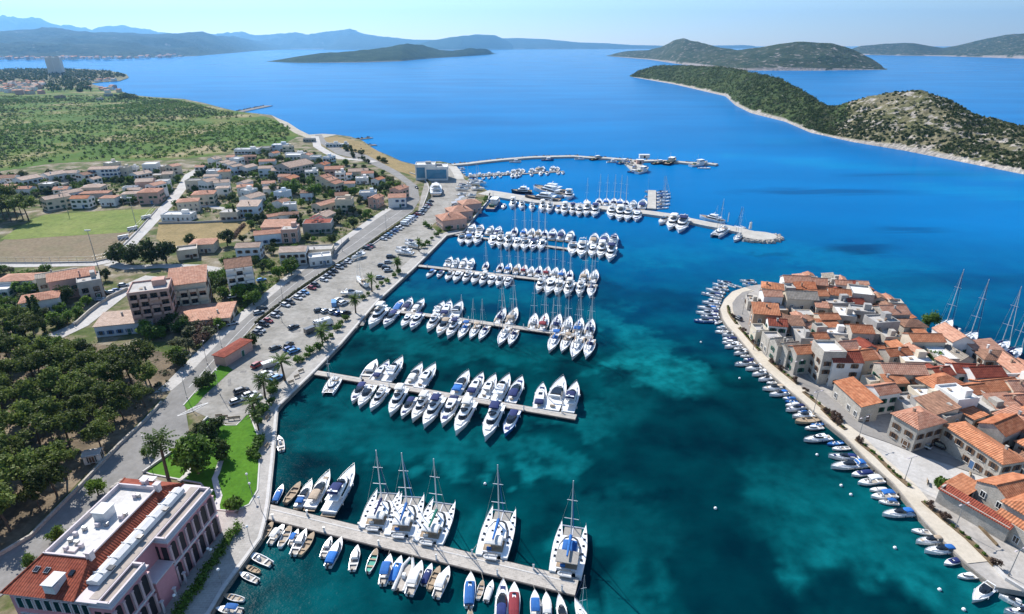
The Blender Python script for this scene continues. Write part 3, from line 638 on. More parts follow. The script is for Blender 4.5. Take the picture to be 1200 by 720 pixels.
# ---------------------------------------------------------------- boats (bow towards +x, waterline z = 0)
def lerp(a, b, t): return a + (b - a) * t
def hull_rings(L_, B, fs, fb, kind='motor', n=11, x0=None):
    """stations stern to bow: half beam and sheer curves; returns rings (closed section) and the deck edge"""
    rings, edge = [], []
    x0 = -L_ / 2 if x0 is None else x0
    for i in range(n):
        t = i / (n - 1)
        if kind == 'motor': b = B / 2 * (0.93 + 0.07 * math.sin(min(1, t * 2) * PI / 2)) * (1 - max(0, (t - 0.45) / 0.55) ** 2.3)
        elif kind == 'sail': b = B / 2 * (0.74 + 0.26 * math.sin(min(1, t / 0.45) * PI / 2)) * (1 - max(0, (t - 0.42) / 0.58) ** 1.9)
        elif kind == 'double': b = B / 2 * math.sin(PI * (0.10 + 0.90 * t)) ** 0.55
        else: b = B / 2 * (0.8 + 0.2 * min(1, t * 3)) * (1 - max(0, (t - 0.55) / 0.45) ** 2.0)
        b = max(b, 0.03)
        s = fs + (fb - fs) * t ** 1.8
        if kind == 'double': s = fs + (fb - fs) * abs(t - 0.4) / 0.6
        x = x0 + L_ * t
        rake = max(0, t - 0.75) / 0.25 * L_ * 0.045
        wl = b * (0.80 if t < 0.7 else 0.80 - 0.35 * (t - 0.7) / 0.3)
        rings.append([(x, b, s), (x - rake * .5, wl, 0.12), (x - rake, wl * 0.5, -0.45), (x - rake, -wl * 0.5, -0.45), (x - rake * .5, -wl, 0.12), (x, -b, s)])
        edge.append((x, b, s))
    return rings, edge
def make_hull(root, L_, B, fs, fb, kind, hm=GEL, deck=GEL, rail=True, stripe=None, toe=0.10, cock=None, name='hull'):
    rings, edge = hull_rings(L_, B, fs, fb, kind)
    m = MB(); m.loft(rings, 0, True, False)
    e0 = edge
    # bulwark cap and sunken deck
    for (a, c) in zip(e0, e0[1:]):
        for s in (1, -1):
            q = [(a[0], s * a[1], a[2]), (c[0], s * c[1], c[2]), (c[0], s * max(0.0, c[1] - 0.14), c[2] + 0.02), (a[0], s * max(0, a[1] - 0.14), a[2] + 0.02)]
            m.face(q if s > 0 else q[::-1], 0)
            q = [(a[0], s * max(0, a[1] - .14), a[2] + .02), (c[0], s * max(0, c[1] - .14), c[2] + .02), (c[0], s * max(0, c[1] - .16), c[2] - toe), (a[0], s * max(0, a[1] - .16), a[2] - toe)]
            m.face(q if s > 0 else q[::-1], 0)
    if stripe:
        for (a, c) in zip(e0, e0[1:]):
            for s in (1, -1):
                q = [(a[0], s * (a[1] * .985 + .012), a[2] - .22), (c[0], s * (c[1] * .985 + .012), c[2] - .22), (c[0], s * (c[1] + .012), c[2] - .06), (a[0], s * (a[1] + .012), a[2] - .06)]
                m.face(q if s < 0 else q[::-1], 1)
    h = m.build(name, [hm, stripe or hm], root)
    d = MB()
    for (a, c) in zip(e0, e0[1:]):
        a1, c1 = max(0.0, a[1] - .16), max(0.0, c[1] - .16)
        d.face([(a[0], -a1, a[2] - toe), (c[0], -c1, c[2] - toe), (c[0], c1, c[2] - toe), (a[0], a1, a[2] - toe)])
    if cock:  # a raised sole in the cockpit
        d.box(((cock[0] + cock[1]) / 2, 0, cock[3]), (cock[1] - cock[0], cock[2], 0.06), 1)
    d.build('deck', [deck, SOLE], root)
    if rail:
        r = MB(); pts = [(x, b - .1, s + .55) for x, b, s in edge if x > -L_ * 0.02]
        for s in (1, -1):
            pp = [(x, s * max(b, 0.0), z) for x, b, z in pts]
            for a, c in zip(pp, pp[1:]): r.tube(a, c, 0.025, n=4)
            for a in pp[::2]: r.tube(a, (a[0], a[1], a[2] - .55), 0.022, n=4)
        r.build('bow_rail', STEEL, h)
    return edge
def house(m, x0, x1, w0, w1, z0, z1, mi=0, fs=0.35, bs=0.1, ws=0.12, round_=0.3):
    """streamlined cabin: raked front (fs), rear (bs), tumblehome (ws); w0 rear width, w1 front width"""
    def ring(z, f, b, k):
        xa, xb = x0 + b, x1 - f; r = round_ * min(w0, w1)
        pts = []
        for (x, y) in [(xa, -w0 / 2), (lerp(xa, xb, .5), -lerp(w0, w1, .35) / 2), (xb - r * 1.6, -w1 / 2 * 1.0), (xb - r * .5, -w1 * .38), (xb, -w1 * .18), (xb, w1 * .18), (xb - r * .5, w1 * .38), (xb - r * 1.6, w1 / 2), (lerp(xa, xb, .5), lerp(w0, w1, .35) / 2), (xa, w0 / 2)]:
            pts.append((x, y * k, z))
        return pts
    h = z1 - z0
    m.loft([ring(z0, 0, 0, 1), ring(z1, h * fs * 2.2, bs * h, 1 - ws)], mi)
def band(m, x0, x1, w0, w1, z0, z1, mi=0, fs=0.35, ws=0.12, grow=0.03, round_=0.3, bs=0.1): house(m, x0 - .02, x1 + grow, w0 + grow * 2, w1 + grow * 2, z0, z1, mi, fs, bs, ws, round_)
def seat_set(root, x, y, z, m=BEIGE):
    b = MB(); b.box((x, y, z + .2), (0.6, 1.0, .4)); b.box((x - .28, y, z + .5), (.12, 1.0, .5)); b.build('seat', m, root)
def outboard(root, x, z, m=DARK, y=0.0):
    b = MB(); b.box((x - .18, y, z + .35), (.45, .34, .5), 0, 0, .75); b.box((x - .22, y, z - .2), (.18, .14, .9)); b.build('outboard_motor', m, root)
def fenders(root, edge, n=3):
    for s in (1, -1):
        for i in range(n):
            x, b, z = edge[2 + i * 2]
            f = MB(); f.tube((x, s * (b + .14), z - .75), (x, s * (b + .14), z - .1), .13, n=6); f.build('fender', NAVY if i % 2 else WHITE, root)
def canopy(root, x0, x1, w, z, m, drop=0.35, name='canopy', posts=True, zp=None):
    b = MB(); n = 5; rings = []
    for i in range(n + 1):
        t = i / n; x = lerp(x0, x1, t); zz = z + .16 * math.sin(PI * t) - (0.12 if i in (0, n) else 0)
        rings.append([(x, w / 2 * math.cos(a) * 1.0, zz - drop + drop * math.sin(a) ** .6) for a in [k * PI / 6 for k in range(7)]])
    b.loft(rings, 0, True, True); b.build(name, m, root)
    if posts:
        f = MB()
        for x in (x0 + .1, x1 - .1):
            for s in (1, -1): f.tube((x, s * w * .47, z - drop), (x, s * w * .47, zp if zp is not None else z - 1.5), .03, n=4)
        f.build('canopy_frame', STEEL, root)
def cruiser(canvas=None, hull=GEL, stripe=None, top='hard'):
    def b():
        root = thing('motor_cruiser', 'x', 'boat'); L_, B = 12.0, 3.9
        e = make_hull(root, L_, B, 1.15, 1.75, 'motor', hull, GEL, True, stripe, 0.1, (-5.4, -1.6, 3.0, 1.0))
        m = MB(); house(m, -1.8, 3.6, 3.1, 2.1, 1.2, 1.85, 0, .6, 0, .15); m.build('cabin', GEL, root)
        g = MB(); band(g, -1.9, 1.7, 3.0, 2.6, 1.85, 2.55, 0, .75, .22, 0.0); g.build('windscreen', GLASS, root)
        p = MB(); p.box((-6.25, 0, .45), (.9, 3.2, .1)); p.build('swim_platform', TEAK, root)
        if top == 'hard':
            r = MB(); house(r, -3.4, .75, 2.75, 2.2, 2.54, 2.70, 0, .5, 0, .1); r.build('hardtop', GEL, root)
            s = MB(); s.box((-.9, 0, 2.715), (1.3, 1.3, .05)); s.build('sunroof', GLASS, root)
            a = MB()
            for y in (1.3, -1.3): a.tube((-3.2, y, 2.6), (-3.9, y * 1.1, 1.2), .09, n=5)
            a.build('radar_arch', GEL, root)
        elif top == 'canvas': canopy(root, -4.5, -1.1, 2.7, 2.6, canvas, 0.45, 'canopy', True, 1.2)
        else:
            a = MB()
            for y in (1.45, -1.45): a.tube((-2.4, y, 1.2), (-3.0, y * .85, 2.9), .11, n=5)
            a.box((-3.0, 0, 2.92), (.35, 2.6, .12)); a.build('radar_arch', GEL, root)
            if canvas: canopy(root, -5.3, -2.6, 2.9, 2.6, canvas, .5, 'cockpit_cover', False)
        if top == 'hard' and canvas: canopy(root, -5.2, -3.3, 2.8, 2.55, canvas, .4, 'cockpit_cover', True, 1.2)
        seat_set(root, -4.8, 0, 1.03, BEIGE if canvas is not BEIGE else OFFW)
        h = MB(); h.box((2.4, 0, 1.80), (.55, .55, .06)); h.box((1.0, 0, 1.9), (1.6, 1.2, .05), 0); h.build('hatch', GLASS, root)
        s = MB(); s.box((3.0, 0, 1.62), (2.0, 1.5, .12), 0, 0, .9); s.build('sunpad', OFFW if canvas is None else (canvas if canvas is not BLUE else OFFW), root)
        fenders(root, e)
        return root
    return b
def flybridge(canvas=NAVY, stripe=None):
    def b():
        root = thing('motor_yacht', 'x', 'boat'); L_, B = 14.0, 4.3
        e = make_hull(root, L_, B, 1.3, 2.1, 'motor', GEL, GEL, True, stripe, .1, (-6.4, -2.6, 3.5, 1.15))
        m = MB(); house(m, -3.0, 4.4, 3.5, 2.3, 1.35, 2.0, 0, .6, 0, .12); m.build('cabin', GEL, root)
        g = MB(); band(g, -3.0, 2.5, 3.35, 2.7, 2.0, 2.85, 0, .75, .16, .0); g.build('saloon_windows', GLASS, root)
        f = MB(); house(f, -5.4, 1.7, 3.5, 2.7, 2.84, 3.02, 0, .5, 0, .05); house(f, -3.6, 1.2, 3.0, 2.3, 3.02, 3.5, 0, .9, 0, .1); f.build('flybridge', GEL, root)
        w = MB(); band(w, -.6, .75, 2.4, 2.0, 3.5, 3.75, 0, 1.0, .2); w.build('windscreen', GLASS, root)
        k = MB(); k.box((-2.3, 0, 3.52), (1.6, 2.0, .05)); k.build('flybridge_sole', SOLE, root)
        seat_set(root, -2.6, .2, 3.5, OFFW)
        a = MB()
        for y in (1.5, -1.5): a.tube((-3.4, y, 3.0), (-4.2, y * .8, 4.6), .11, n=5)
        a.box((-4.2, 0, 4.62), (.4, 2.5, .12)); a.tube((-4.2, .3, 4.65), (-4.2, .3, 5.1), .3, .2, 8); a.build('radar_arch', GEL, root)
        if canvas: canopy(root, -4.6, -1.4, 2.8, 5.0 if canvas in (OFFW, BEIGE) else 4.6, canvas, .4, 'bimini', True, 3.3)
        p = MB(); p.box((-7.2, 0, .45), (1.0, 3.6, .1)); p.build('swim_platform', TEAK, root)
        h = MB(); h.box((3.0, 0, 2.0), (.6, .6, .06)); h.build('hatch', GLASS, root)
        s = MB(); s.box((3.6, 0, 1.98), (1.6, 1.6, .12), 0, 0, .9); s.build('sunpad', OFFW, root)
        fenders(root, e)
        return root
    return b
def trawler(hullm, cabm=WHITE, roof=WHITE):
    def b():
        root = thing('fishing_boat', 'x', 'boat'); L_, B = 16., 5.0
        make_hull(root, L_, B, 1.6, 3.0, 'motor', hullm, TEAK, False, None, .5)
        m = MB(); m.box((1.2, 0, 2.9), (4.2, 3.2, 3.0), 0, 0, .92); m.build('wheelhouse', cabm, root)
        g = MB(); g.box((1.4, 0, 3.7), (4.12, 3.1, .7)); g.build('windows', GLASS, root)
        r = MB(); r.box((1.0, 0, 4.5), (4.9, 3.5, .15)); r.build('roof', roof, root)
        t = MB(); t.tube((-1.5, 0, 1.2), (-1.5, 0, 9.0), .14, .08); t.tube((-1.5, 0, 3.2), (-6.5, 0, 5.5), .1); t.build('mast', ALU, root)
        w = MB(); w.tube((-4.0, -1.2, 2.0), (-4.0, 1.2, 2.0), .7, n=8); w.build('net_drum', mat('net_green', (.05, .12, .09), .9), root)
        return root
    return b
def sailboat(canvas=NAVY, hull=GEL, stripe=None, spray=None):
    def b():
        root = thing('sailing_yacht', 'x', 'boat'); L_, B = 12.0, 3.8
        e = make_hull(root, L_, B, 1.05, 1.35, 'sail', hull, GEL, True, stripe, .06, (-5.3, -2.2, 1.9, .92))
        m = MB(); house(m, -2.2, 3.2, 2.3, 1.2, .98, 1.5, 0, .9, 0, .2); m.build('cabin', GEL, root)
        g = MB()
        for s in (1, -1): g.box((.2, s * 1.02, 1.28), (2.6, .08, .2), 0, -s * .09)
        g.build('side_windows', GLASS, root)
        q = MB(); q.box((1.9, 0, 1.5), (.55, .55, .05)); q.box((.2, 0, 1.52), (.5, .5, .05)); q.build('hatch', GLASS, root)
        for s in (1, -1): k = MB(); k.box((-3.7, s * 1.25, 1.12), (2.9, .5, .3)); k.build('cockpit_bench', TEAK, root)
        wl = MB(); wl.tube((-4.5, 0, 1.0), (-4.5, 0, 1.9), .06, n=4); wl.tube((-4.55, 0, 1.75), (-4.49, 0, 1.75), .5, n=10); wl.build('steering_wheel', STEEL, root)
        ms = MB(); ms.tube((.8, 0, 1.0), (.6, 0, 17.2), .11, .07, 6); mo = ms.build('mast', ALU, root)
        sp = MB()
        for z, w in ((7, 1.3), (12, .95)):
            sp = MB(); sp.tube((.55, -w, z + .1), (.55, w, z + .1), .05, n=4); sp.build('spreader', ALU, mo)
        bo = MB(); bo.tube((.7, 0, 2.3), (-4.3, 0, 2.45), .08); bo.build('boom', ALU, root)
        c = MB(); c.tube((.6, 0, 2.55), (-4.2, 0, 2.6), .26, .15, 7); c.build('sail_cover', canvas, root)
        st = MB(); st.tube((5.8, 0, 1.4), (.62, 0, 16.8), .09, .05, 5); st.build('furled_jib', OFFW if canvas is not OFFW else NAVY, root)
        rg = MB()
        for s in (1, -1):
            rg.tube((.4, s * 1.75, 1.1), (.45, s * 1.3, 7.1), .02, n=3); rg.tube((.45, s * 1.3, 7.1), (.6, 0, 16.9), .02, n=3)
        rg.tube((-5.9, 0, 1.1), (.55, 0, 17.0), .02, n=3); rg.build('rigging', STEEL, root)
        canopy(root, -2.6, -1.3, 2.2, 2.1, spray or canvas, .7, 'sprayhood', False)
        if spray: canopy(root, -5.2, -3.2, 2.4, 3.05, spray, .25, 'bimini', True, 1.2)
        return root
    return b
def catamaran(canvas=BLUE, hard=False):
    def b():
        root = thing('sailing_catamaran', 'x', 'boat'); L_, B = 13.6, 7.2
        for s in (1, -1):
            rings, edge = hull_rings(L_, 1.9, 1.55, 1.85, 'sail', 11)
            m = MB(); m.loft([[(x, y + s * 2.65, z) for x, y, z in r] for r in rings], 0, True, False)
            for a, c in zip(edge, edge[1:]): m.face([(a[0], s * 2.65 - a[1], a[2]), (c[0], s * 2.65 - c[1], c[2]), (c[0], s * 2.65 + c[1], c[2]), (a[0], s * 2.65 + a[1], a[2])])
            h = m.build('hull', GEL, root)
            q = MB()
            for x in (4.2, 2.6, .8, -1.4, -3.0): q.box((x, s * 2.75, 1.78 if x > 2 else 1.72), (.5, .5, .08))
            q.build('hatch', GLASS, h)
            w = MB(); w.box((-.4, s * 3.62, 1.0), (3.2, .06, .22)); w.build('hull_window', GLASS, h)
            t = MB()
            for i in range(3): t.box((-6.3 - i * .35, s * 2.65, 1.2 - i * .32), (.4, 1.2, .1))
            t.build('transom_steps', GEL, h)
            r = MB(); pts = [(x, s * 2.65 + s * (bb - .08), z + .6) for x, bb, z in edge]
            for a, c in zip(pts, pts[1:]): r.tube(a, c, .025, n=4)
            for a in pts[::2]: r.tube(a, (a[0], a[1], a[2] - .6), .022, n=4)
            r.build('guard_rail', STEEL, h)
        m = MB(); m.box((-1.5, 0, 1.25), (9.0, 4.6, .8)); m.build('bridge_deck', GEL, root)
        for s in (1, -1):
            n = MB(); n.box((4.45, s * .95, 1.45), (2.7, 1.8, .04)); n.build('trampoline', NET, root)
        x = MB(); x.tube((5.85, -2.6, 1.6), (5.85, 2.6, 1.6), .14, n=6); x.box((4.45, 0, 1.5), (2.8, .18, .1)); x.build('cross_beam', ALU, root)
        c = MB(); house(c, -2.6, 2.9, 5.0, 3.6, 1.62, 2.5, 0, .7, 0, .14, .25); c.build('coachroof', GEL, root)
        g = MB(); band(g, -2.3, 2.75, 4.95, 3.6, 1.85, 2.28, 0, .7, .10, .02, .25); g.build('saloon_windows', GLASS, root)
        q = MB(); q.box((.1, 0, 2.53), (.6, .6, .05)); q.box((-1.0, 1.0, 2.53), (.5, .5, .05)); q.box((-1.0, -1.0, 2.53), (.5, .5, .05)); q.build('roof_hatch', GLASS, root)
        ck = MB(); ck.box((-4.2, 0, 1.68), (3.0, 4.2, .06)); ck.build('cockpit_sole', TEAK, root)
        seat_set(root, -5.3, .8, 1.7, BLUE if canvas is BLUE else OFFW)
        tb = MB(); tb.box((-4.4, -.8, 2.2), (1.2, 1.0, .08)); tb.tube((-4.4, -.8, 1.7), (-4.4, -.8, 2.2), .08); tb.build('table', TEAK, root)
        if hard:
            hb = MB(); hb.box((-4.3, .0, 3.45), (3.4, 4.6, .14), 0, 0, .96); hb.build('hard_bimini', NET, root)
            canopy(root, -2.4, .9, 3.0, 2.95, canvas, .45, 'cover', False)
        else:
            canopy(root, -5.3, -2.7, 3.8, 3.5, OFFW, .3, 'bimini', True, 1.7)
        ms = MB(); ms.tube((1.1, 0, 2.4), (.55, 0, 20.0), .17, .10, 7); mo = ms.build('mast', ALU, root)
        sp = MB()
        for z, w in ((9.2, 1.5), (14.4, 1.1)):
            sp = MB(); sp.tube((.65, -w, z + .1), (.65, w, z + .1), .07, n=4); sp.build('spreader', ALU, mo)
        bo = MB(); bo.tube((1.0, 0, 3.9), (-5.2, 0, 4.2), .12); bo.build('boom', ALU, root)
        sc = MB(); sc.tube((.8, 0, 4.2), (-5.0, 0, 4.45), .36, .2, 7); sc.build('sail_cover', canvas if canvas is not BEIGE else OFFW, root)
        st = MB(); st.tube((5.85, 0, 1.7), (.65, 0, 18.8), .10, .05, 5); st.build('furled_jib', canvas, root)
        rg = MB()
        for s in (1, -1): rg.tube((-.6, s * 3.4, 1.7), (.6, 0, 18.6), .025, n=3)
        rg.build('rigging', STEEL, root)
        d = MB(); ring = []
        for s in (1, -1):
            d.tube((-7.2, -1.2, 1.6 + .0), (-7.2, 1.3, 1.6), .001, n=3)
        for y0 in (.45, -.45): d.tube((-7.3 + y0, -1.3, 1.75), (-7.3 + y0, 1.0, 1.75), .24, .2, 7)
        d.tube((-6.85, 1.0, 1.75), (-7.3, 1.5, 1.8), .2, .2, 6); d.tube((-7.75, 1.0, 1.75), (-7.3, 1.5, 1.8), .2, .2, 6); d.box((-7.3, -.1, 1.65), (.7, 2.2, .08))
        d.build('tender', mat('tender_grey', (.55, .55, .54), .6), root)
        dv = MB()
        for y in (.9, -.9): dv.tube((-6.0, y, 1.6), (-7.3, y, 2.5), .07, n=5)
        dv.build('davit', STEEL, root)
        return root
    return b
def skiff(cover=None, hull=GEL, cons=True, kind='open', cabin=False, inner=SOLE, shade=None, motor=True):
    """small open boat 6.5 x 2.3 m"""
    def b():
        root = thing('small_boat', 'x', 'boat'); L_, B = 6.5, 2.3
        edge = make_hull(root, L_, B, .72, 1.0, kind, hull, inner, False, None, .38)
        fd = MB(); n = len(edge)
        for a, c in zip(edge[7:], edge[8:]): fd.face([(a[0], -a[1] + .05, a[2] + .02), (c[0], -c[1] + .05 if c[1] > .06 else 0, c[2] + .03), (c[0], c[1] - .05 if c[1] > .06 else 0, c[2] + .03), (a[0], a[1] - .05, a[2] + .02)])
        fd.build('foredeck', hull if kind != 'double' else TEAK, root)
        if cons and not cabin:
            c = MB(); c.box((.4, 0, .85), (.8, .8, .9), 0, 0, .8); c.build('console', GEL, root)
            w = MB(); w.box((.72, 0, 1.42), (.08, .75, .35), 0, 0, .8); w.build('windscreen', GLASS, root)
        if cabin:
            c = MB(); house(c, -.6, 2.2, 1.75, 1.1, .75, 1.55, 0, .4, 0, .15); c.build('cabin', GEL, root)
            w = MB(); band(w, -.5, 1.85, 1.66, 1.15, 1.15, 1.45, 0, .45, .1, .03); w.build('windscreen', GLASS, root)
        th = MB(); th.box((-1.6, 0, .62), (.45, 1.9, .1)); th.build('thwart', TEAK if kind == 'double' else OFFW, root)
        if kind == 'double':
            th = MB(); th.box((.3, 0, .62), (.4, 2.0, .1)); th.build('thwart', TEAK, root)
        if motor: outboard(root, -L_ / 2 - .02, .6)
        else:
            t = MB(); t.tube((-3.1, 0, .8), (-2.0, .15, 1.1), .05, n=5); t.build('tiller', TEAK, root)
        if cover: canopy(root, -2.9, 1.3 if not cabin else -.4, 1.95, 1.2 if not cabin else 1.6, cover, .5, 'cover', False)
        if shade: canopy(root, -2.2, .6, 1.9, 2.25, shade, .2, 'bimini', True, .75)
        return root
    return b
def rib():
    root = thing('inflatable_boat', 'x', 'boat'); m = MB(); gm = mat('tender_grey', (.55, .55, .54), .6)
    for s in (1, -1):
        m.tube((-2.6, s * .85, .5), (1.2, s * .85, .55), .3, .3, 8); m.tube((1.2, s * .85, .55), (2.6, s * .2, .7), .3, .22, 8)
    m.build('tube', gm, root)
    f = MB(); f.box((-.4, 0, .3), (4.2, 1.4, .2)); f.build('floor', SOLE, root)
    c = MB(); c.box((-.4, 0, .8), (.6, .6, .8), 0, 0, .8); c.build('console', GEL, root)
    outboard(root, -2.6, .6); return root
def superyacht(hullm):
    def b():
        root = thing('large_motor_yacht', 'x', 'boat'); L_, B = 30., 6.8
        e = make_hull(root, L_, B, 2.4, 3.8, 'motor', hullm, TEAK, True, None, .3)
        m = MB(); house(m, -9, 7, 5.4, 3.6, 2.2, 4.5, 0, .5, 0, .08); m.build('main_cabin', GEL, root)
        g = MB(); band(g, -8.5, 6.5, 5.3, 3.6, 3.1, 4.1, 0, .5, .06, .05); g.build('cabin_windows', GLASS, root)
        u = MB(); house(u, -11, 4.5, 5.6, 3.6, 4.5, 4.7, 0, .5, 0, .0); house(u, -6, 3.5, 4.4, 3.0, 4.7, 6.4, 0, .6, 0, .1); u.build('upper_deck', GEL, root)
        w = MB(); band(w, -5.5, 3.2, 4.3, 3.0, 5.2, 6.0, 0, .6, .08, .05); w.build('bridge_windows', GLASS, root)
        t = MB(); house(t, -7, 1.5, 4.4, 3.0, 6.4, 6.6, 0, .5, 0, .0); t.build('sun_deck', GEL, root)
        a = MB(); a.tube((-3, 0, 6.5), (-3.4, 0, 9.0), .25, .1, 6); a.box((-3.2, 0, 8), (.5, 2.4, .2)); a.build('radar_mast', GEL, root)
        return root
    return b
BLACKH = mat('dark_navy_hull', (.010, .013, .022), .2, .05, .5, spec=.6)
BLUEH = mat('bright_blue_hull', (.03, .14, .38), .35, .05, .5, spec=.5)
KIND = {
 'CH': (cruiser(None), 12., 3.9, 'white hardtop motor cruiser'), 'CHn': (cruiser(NAVY), 12., 3.9, 'white motor cruiser with navy cockpit cover'), 'CN': (cruiser(NAVY, top='canvas', stripe=NAVY), 12., 3.9, 'white motor cruiser under a navy canopy'),
 'CB': (cruiser(BLUE, top='canvas'), 12., 3.9, 'white motor cruiser under a blue canopy'), 'CE': (cruiser(BEIGE, top='canvas'), 12., 3.9, 'white motor cruiser with beige canopy'), 'CO': (cruiser(None, top='open'), 12., 3.9, 'white open sports cruiser'),
 'COb': (cruiser(BLUE, top='open'), 12., 3.9, 'white sports cruiser with blue cockpit cover'), 'CW': (cruiser(OFFW, top='canvas'), 12., 3.9, 'white motor cruiser with off-white canopy'), 'CU': (cruiser(NAVY, BLUEH, top='canvas'), 12., 3.9, 'blue hulled motor cruiser with navy canopy'),
 'FN': (flybridge(NAVY), 14., 4.3, 'white flybridge motor yacht with navy bimini'), 'FW': (flybridge(OFFW), 14., 4.3, 'white flybridge motor yacht with pale bimini'), 'FO': (flybridge(None), 14., 4.3, 'white flybridge motor yacht'), 'FS': (flybridge(BEIGE, NAVY), 14., 4.3, 'white flybridge motor yacht with beige bimini'),
 'SN': (sailboat(NAVY), 12., 3.8, 'white sailing yacht with navy sail cover'), 'SB': (sailboat(BLUE, spray=BLUE), 12., 3.8, 'white sailing yacht with blue canvas'), 'SW': (sailboat(OFFW, stripe=NAVY), 12., 3.8, 'white sailing yacht with pale sail cover'), 'SM': (sailboat(MAROON, spray=MAROON), 12., 3.8, 'white sailing yacht with maroon canvas'), 'SE': (sailboat(BEIGE, spray=BEIGE), 12., 3.8, 'white sailing yacht with beige canvas'), 'SD': (sailboat(NAVY, BLACKH), 12., 3.8, 'dark hulled sailing yacht'),
 'KB': (catamaran(BLUE), 13.6, 7.2, 'white sailing catamaran with blue sail cover'), 'KN': (catamaran(NAVY), 13.6, 7.2, 'white sailing catamaran with navy sail cover'), 'KG': (catamaran(GREENC), 13.6, 7.2, 'white sailing catamaran with green sail cover'), 'KH': (catamaran(BLUE, True), 13.6, 7.2, 'white sailing catamaran with grey hard bimini'), 'KE': (catamaran(BEIGE), 13.6, 7.2, 'white sailing catamaran with pale sail cover'),
 'O': (skiff(), 6.5, 2.3, 'small white open boat'), 'OB': (skiff(BLUE), 6.5, 2.3, 'small boat under a bright blue cover'), 'ON': (skiff(NAVY), 6.5, 2.3, 'small white boat under a navy cover'), 'OW': (skiff(OFFW), 6.5, 2.3, 'small boat under an off-white cover'), 'OM': (skiff(MAROON), 6.5, 2.3, 'small white boat under a maroon cover'),
 'OC': (skiff(cabin=True), 6.5, 2.3, 'small white cabin boat'), 'OCb': (skiff(BLUE, cabin=True), 6.5, 2.3, 'small cabin boat with blue cockpit cover'), 'OU': (skiff(None, BLUEH, inner=mat('blue_inner', (.1, .25, .5), .6)), 6.5, 2.3, 'small blue open boat'), 'OG': (skiff(None, GEL, False, 'double', inner=mat('green_inner', (.05, .30, .22), .6)), 6.5, 2.3, 'small double ended boat with green inside'),
 'OD': (skiff(None, GEL, False, 'double', motor=False), 6.5, 2.3, 'small wooden floored rowing boat'), 'OT': (skiff(None, mat('tan_hull', (.40, .32, .22), .6), False, 'double', inner=TEAK, motor=False), 6.5, 2.3, 'small tan wooden boat'), 'OS': (skiff(shade=OFFW), 6.5, 2.3, 'small white boat with pale sun awning'), 'OSb': (skiff(shade=BLUE), 6.5, 2.3, 'small white boat with blue sun awning'),
 'RB': (rib, 5.2, 2.3, 'grey inflatable boat'),
 'TB': (trawler(mat('trawler_blue', (.03, .12, .30), .5)), 16., 5., 'blue hulled fishing boat'), 'TW': (trawler(WHITE), 16., 5., 'white hulled fishing boat'), 'TK': (trawler(mat('trawler_black', (.02, .02, .025), .5), mat('cab_cream', (.5, .46, .38), .6)), 16., 5., 'black hulled fishing boat'),
 'YD': (superyacht(BLACKH), 30., 6.8, 'large dark hulled motor yacht'), 'YW': (superyacht(GEL), 30., 6.8, 'large white motor yacht')}
BOATN = 0
def boat(key, stern, bow, label, group, z=0.0, beam=None, deck=1.0, lmax=None):
    """stern and bow are the deck ends read off the photo (unprojected at deck height)"""
    global BOATN
    bf, L0, B0, _ = KIND[key]
    a, c = stern, bow; d = c - a
    if key[0] in 'CFS' and d.length > 8: c = c - d * .035; a = a + d * .035; d = c - a
    L_ = d.length
    s = L_ / L0; sb = (beam / B0) if beam else s * .83
    sz = (s + sb) / 2 * .92
    m = (a + c) / 2
    o = spawn('boat_' + key, bf, label, (m.x, m.y, z), math.atan2(d.y, d.x), (s, sb, min(max(sz, .6), 1.1)), group)
    o.rotation_euler[0] = random.uniform(-.012, .012)
    BOATN += 1; return o
def boat_row(k, rows, where, group, bow_to=None, deck=1.0, beam=None, z=0.0):
    """rows: (kind, sx, sy, bx, by[, label head]); each label counts along the row"""
    for i, r in enumerate(rows):
        head = r[5] if len(r) > 5 else KIND[r[0]][3]
        boat(r[0], P(k, r[1], r[2], deck + z), P(k, r[3], r[4], deck + z), f'{head}, {ordw(i)} {where}', group, z, beam)
boat_row(7, [('KN', 112, 413, 165, 283), ('KB', 203, 438, 252, 296), ('KG', 302, 462, 362, 318), ('KB', 527, 512, 573, 345), ('KH', 788, 572, 818, 400)], 'from shore, far side of hotel pier', 'catamarans along the hotel pier', deck=1.6, beam=7.0)
boat_row('z', [('OB', 325, 187, 365, 105), ('OT', 375, 192, 448, 95, 'tan floored open motor boat'), ('COb', 433, 214, 505, 85), ('CE', 488, 222, 590, 48), ('FN', 575, 250, 708, 25)], 'from shore, far side of hotel pier', 'motor boats beside the hotel pier root')
boat_row('z', [('OT', 258, 370, 320, 280), ('OS', 302, 385, 374, 290), ('OD', 350, 400, 404, 298), ('OSb', 398, 388, 438, 315), ('OC', 412, 436, 477, 318), ('OT', 443, 438, 512, 332), ('OC', 550, 446, 594, 350), ('OCb', 577, 492, 642, 358), ('OC', 690, 508, 717, 393), ('OG', 763, 518, 806, 408)], 'from shore, near side of hotel pier', 'small boats on the near side of the hotel pier', deck=.8)
boat_row(7, [('OSb', 145, 612, 173, 508), ('OB', 175, 606, 211, 513), ('RB', 200, 634, 246, 522), ('OS', 238, 648, 283, 532), ('ON', 288, 612, 318, 538), ('OT', 307, 630, 346, 548), ('OS', 333, 657, 379, 550), ('OB', 448, 690, 456, 572), ('OD', 480, 662, 498, 595), ('OW', 508, 670, 532, 596), ('CN', 560, 760, 570, 594, 'long tan decked boat with blue canopy'), ('OM', 606, 735, 608, 608), ('OSb', 684, 740, 680, 632), ('OS', 724, 745, 720, 640), ('CO', 785, 770, 765, 650, 'white motor boat with round hatch'), ('SW', 880, 800, 818, 657, 'white yacht with bow to the pier')], 'along the outer near side of hotel pier', 'small boats on the near side of the hotel pier', deck=.8)
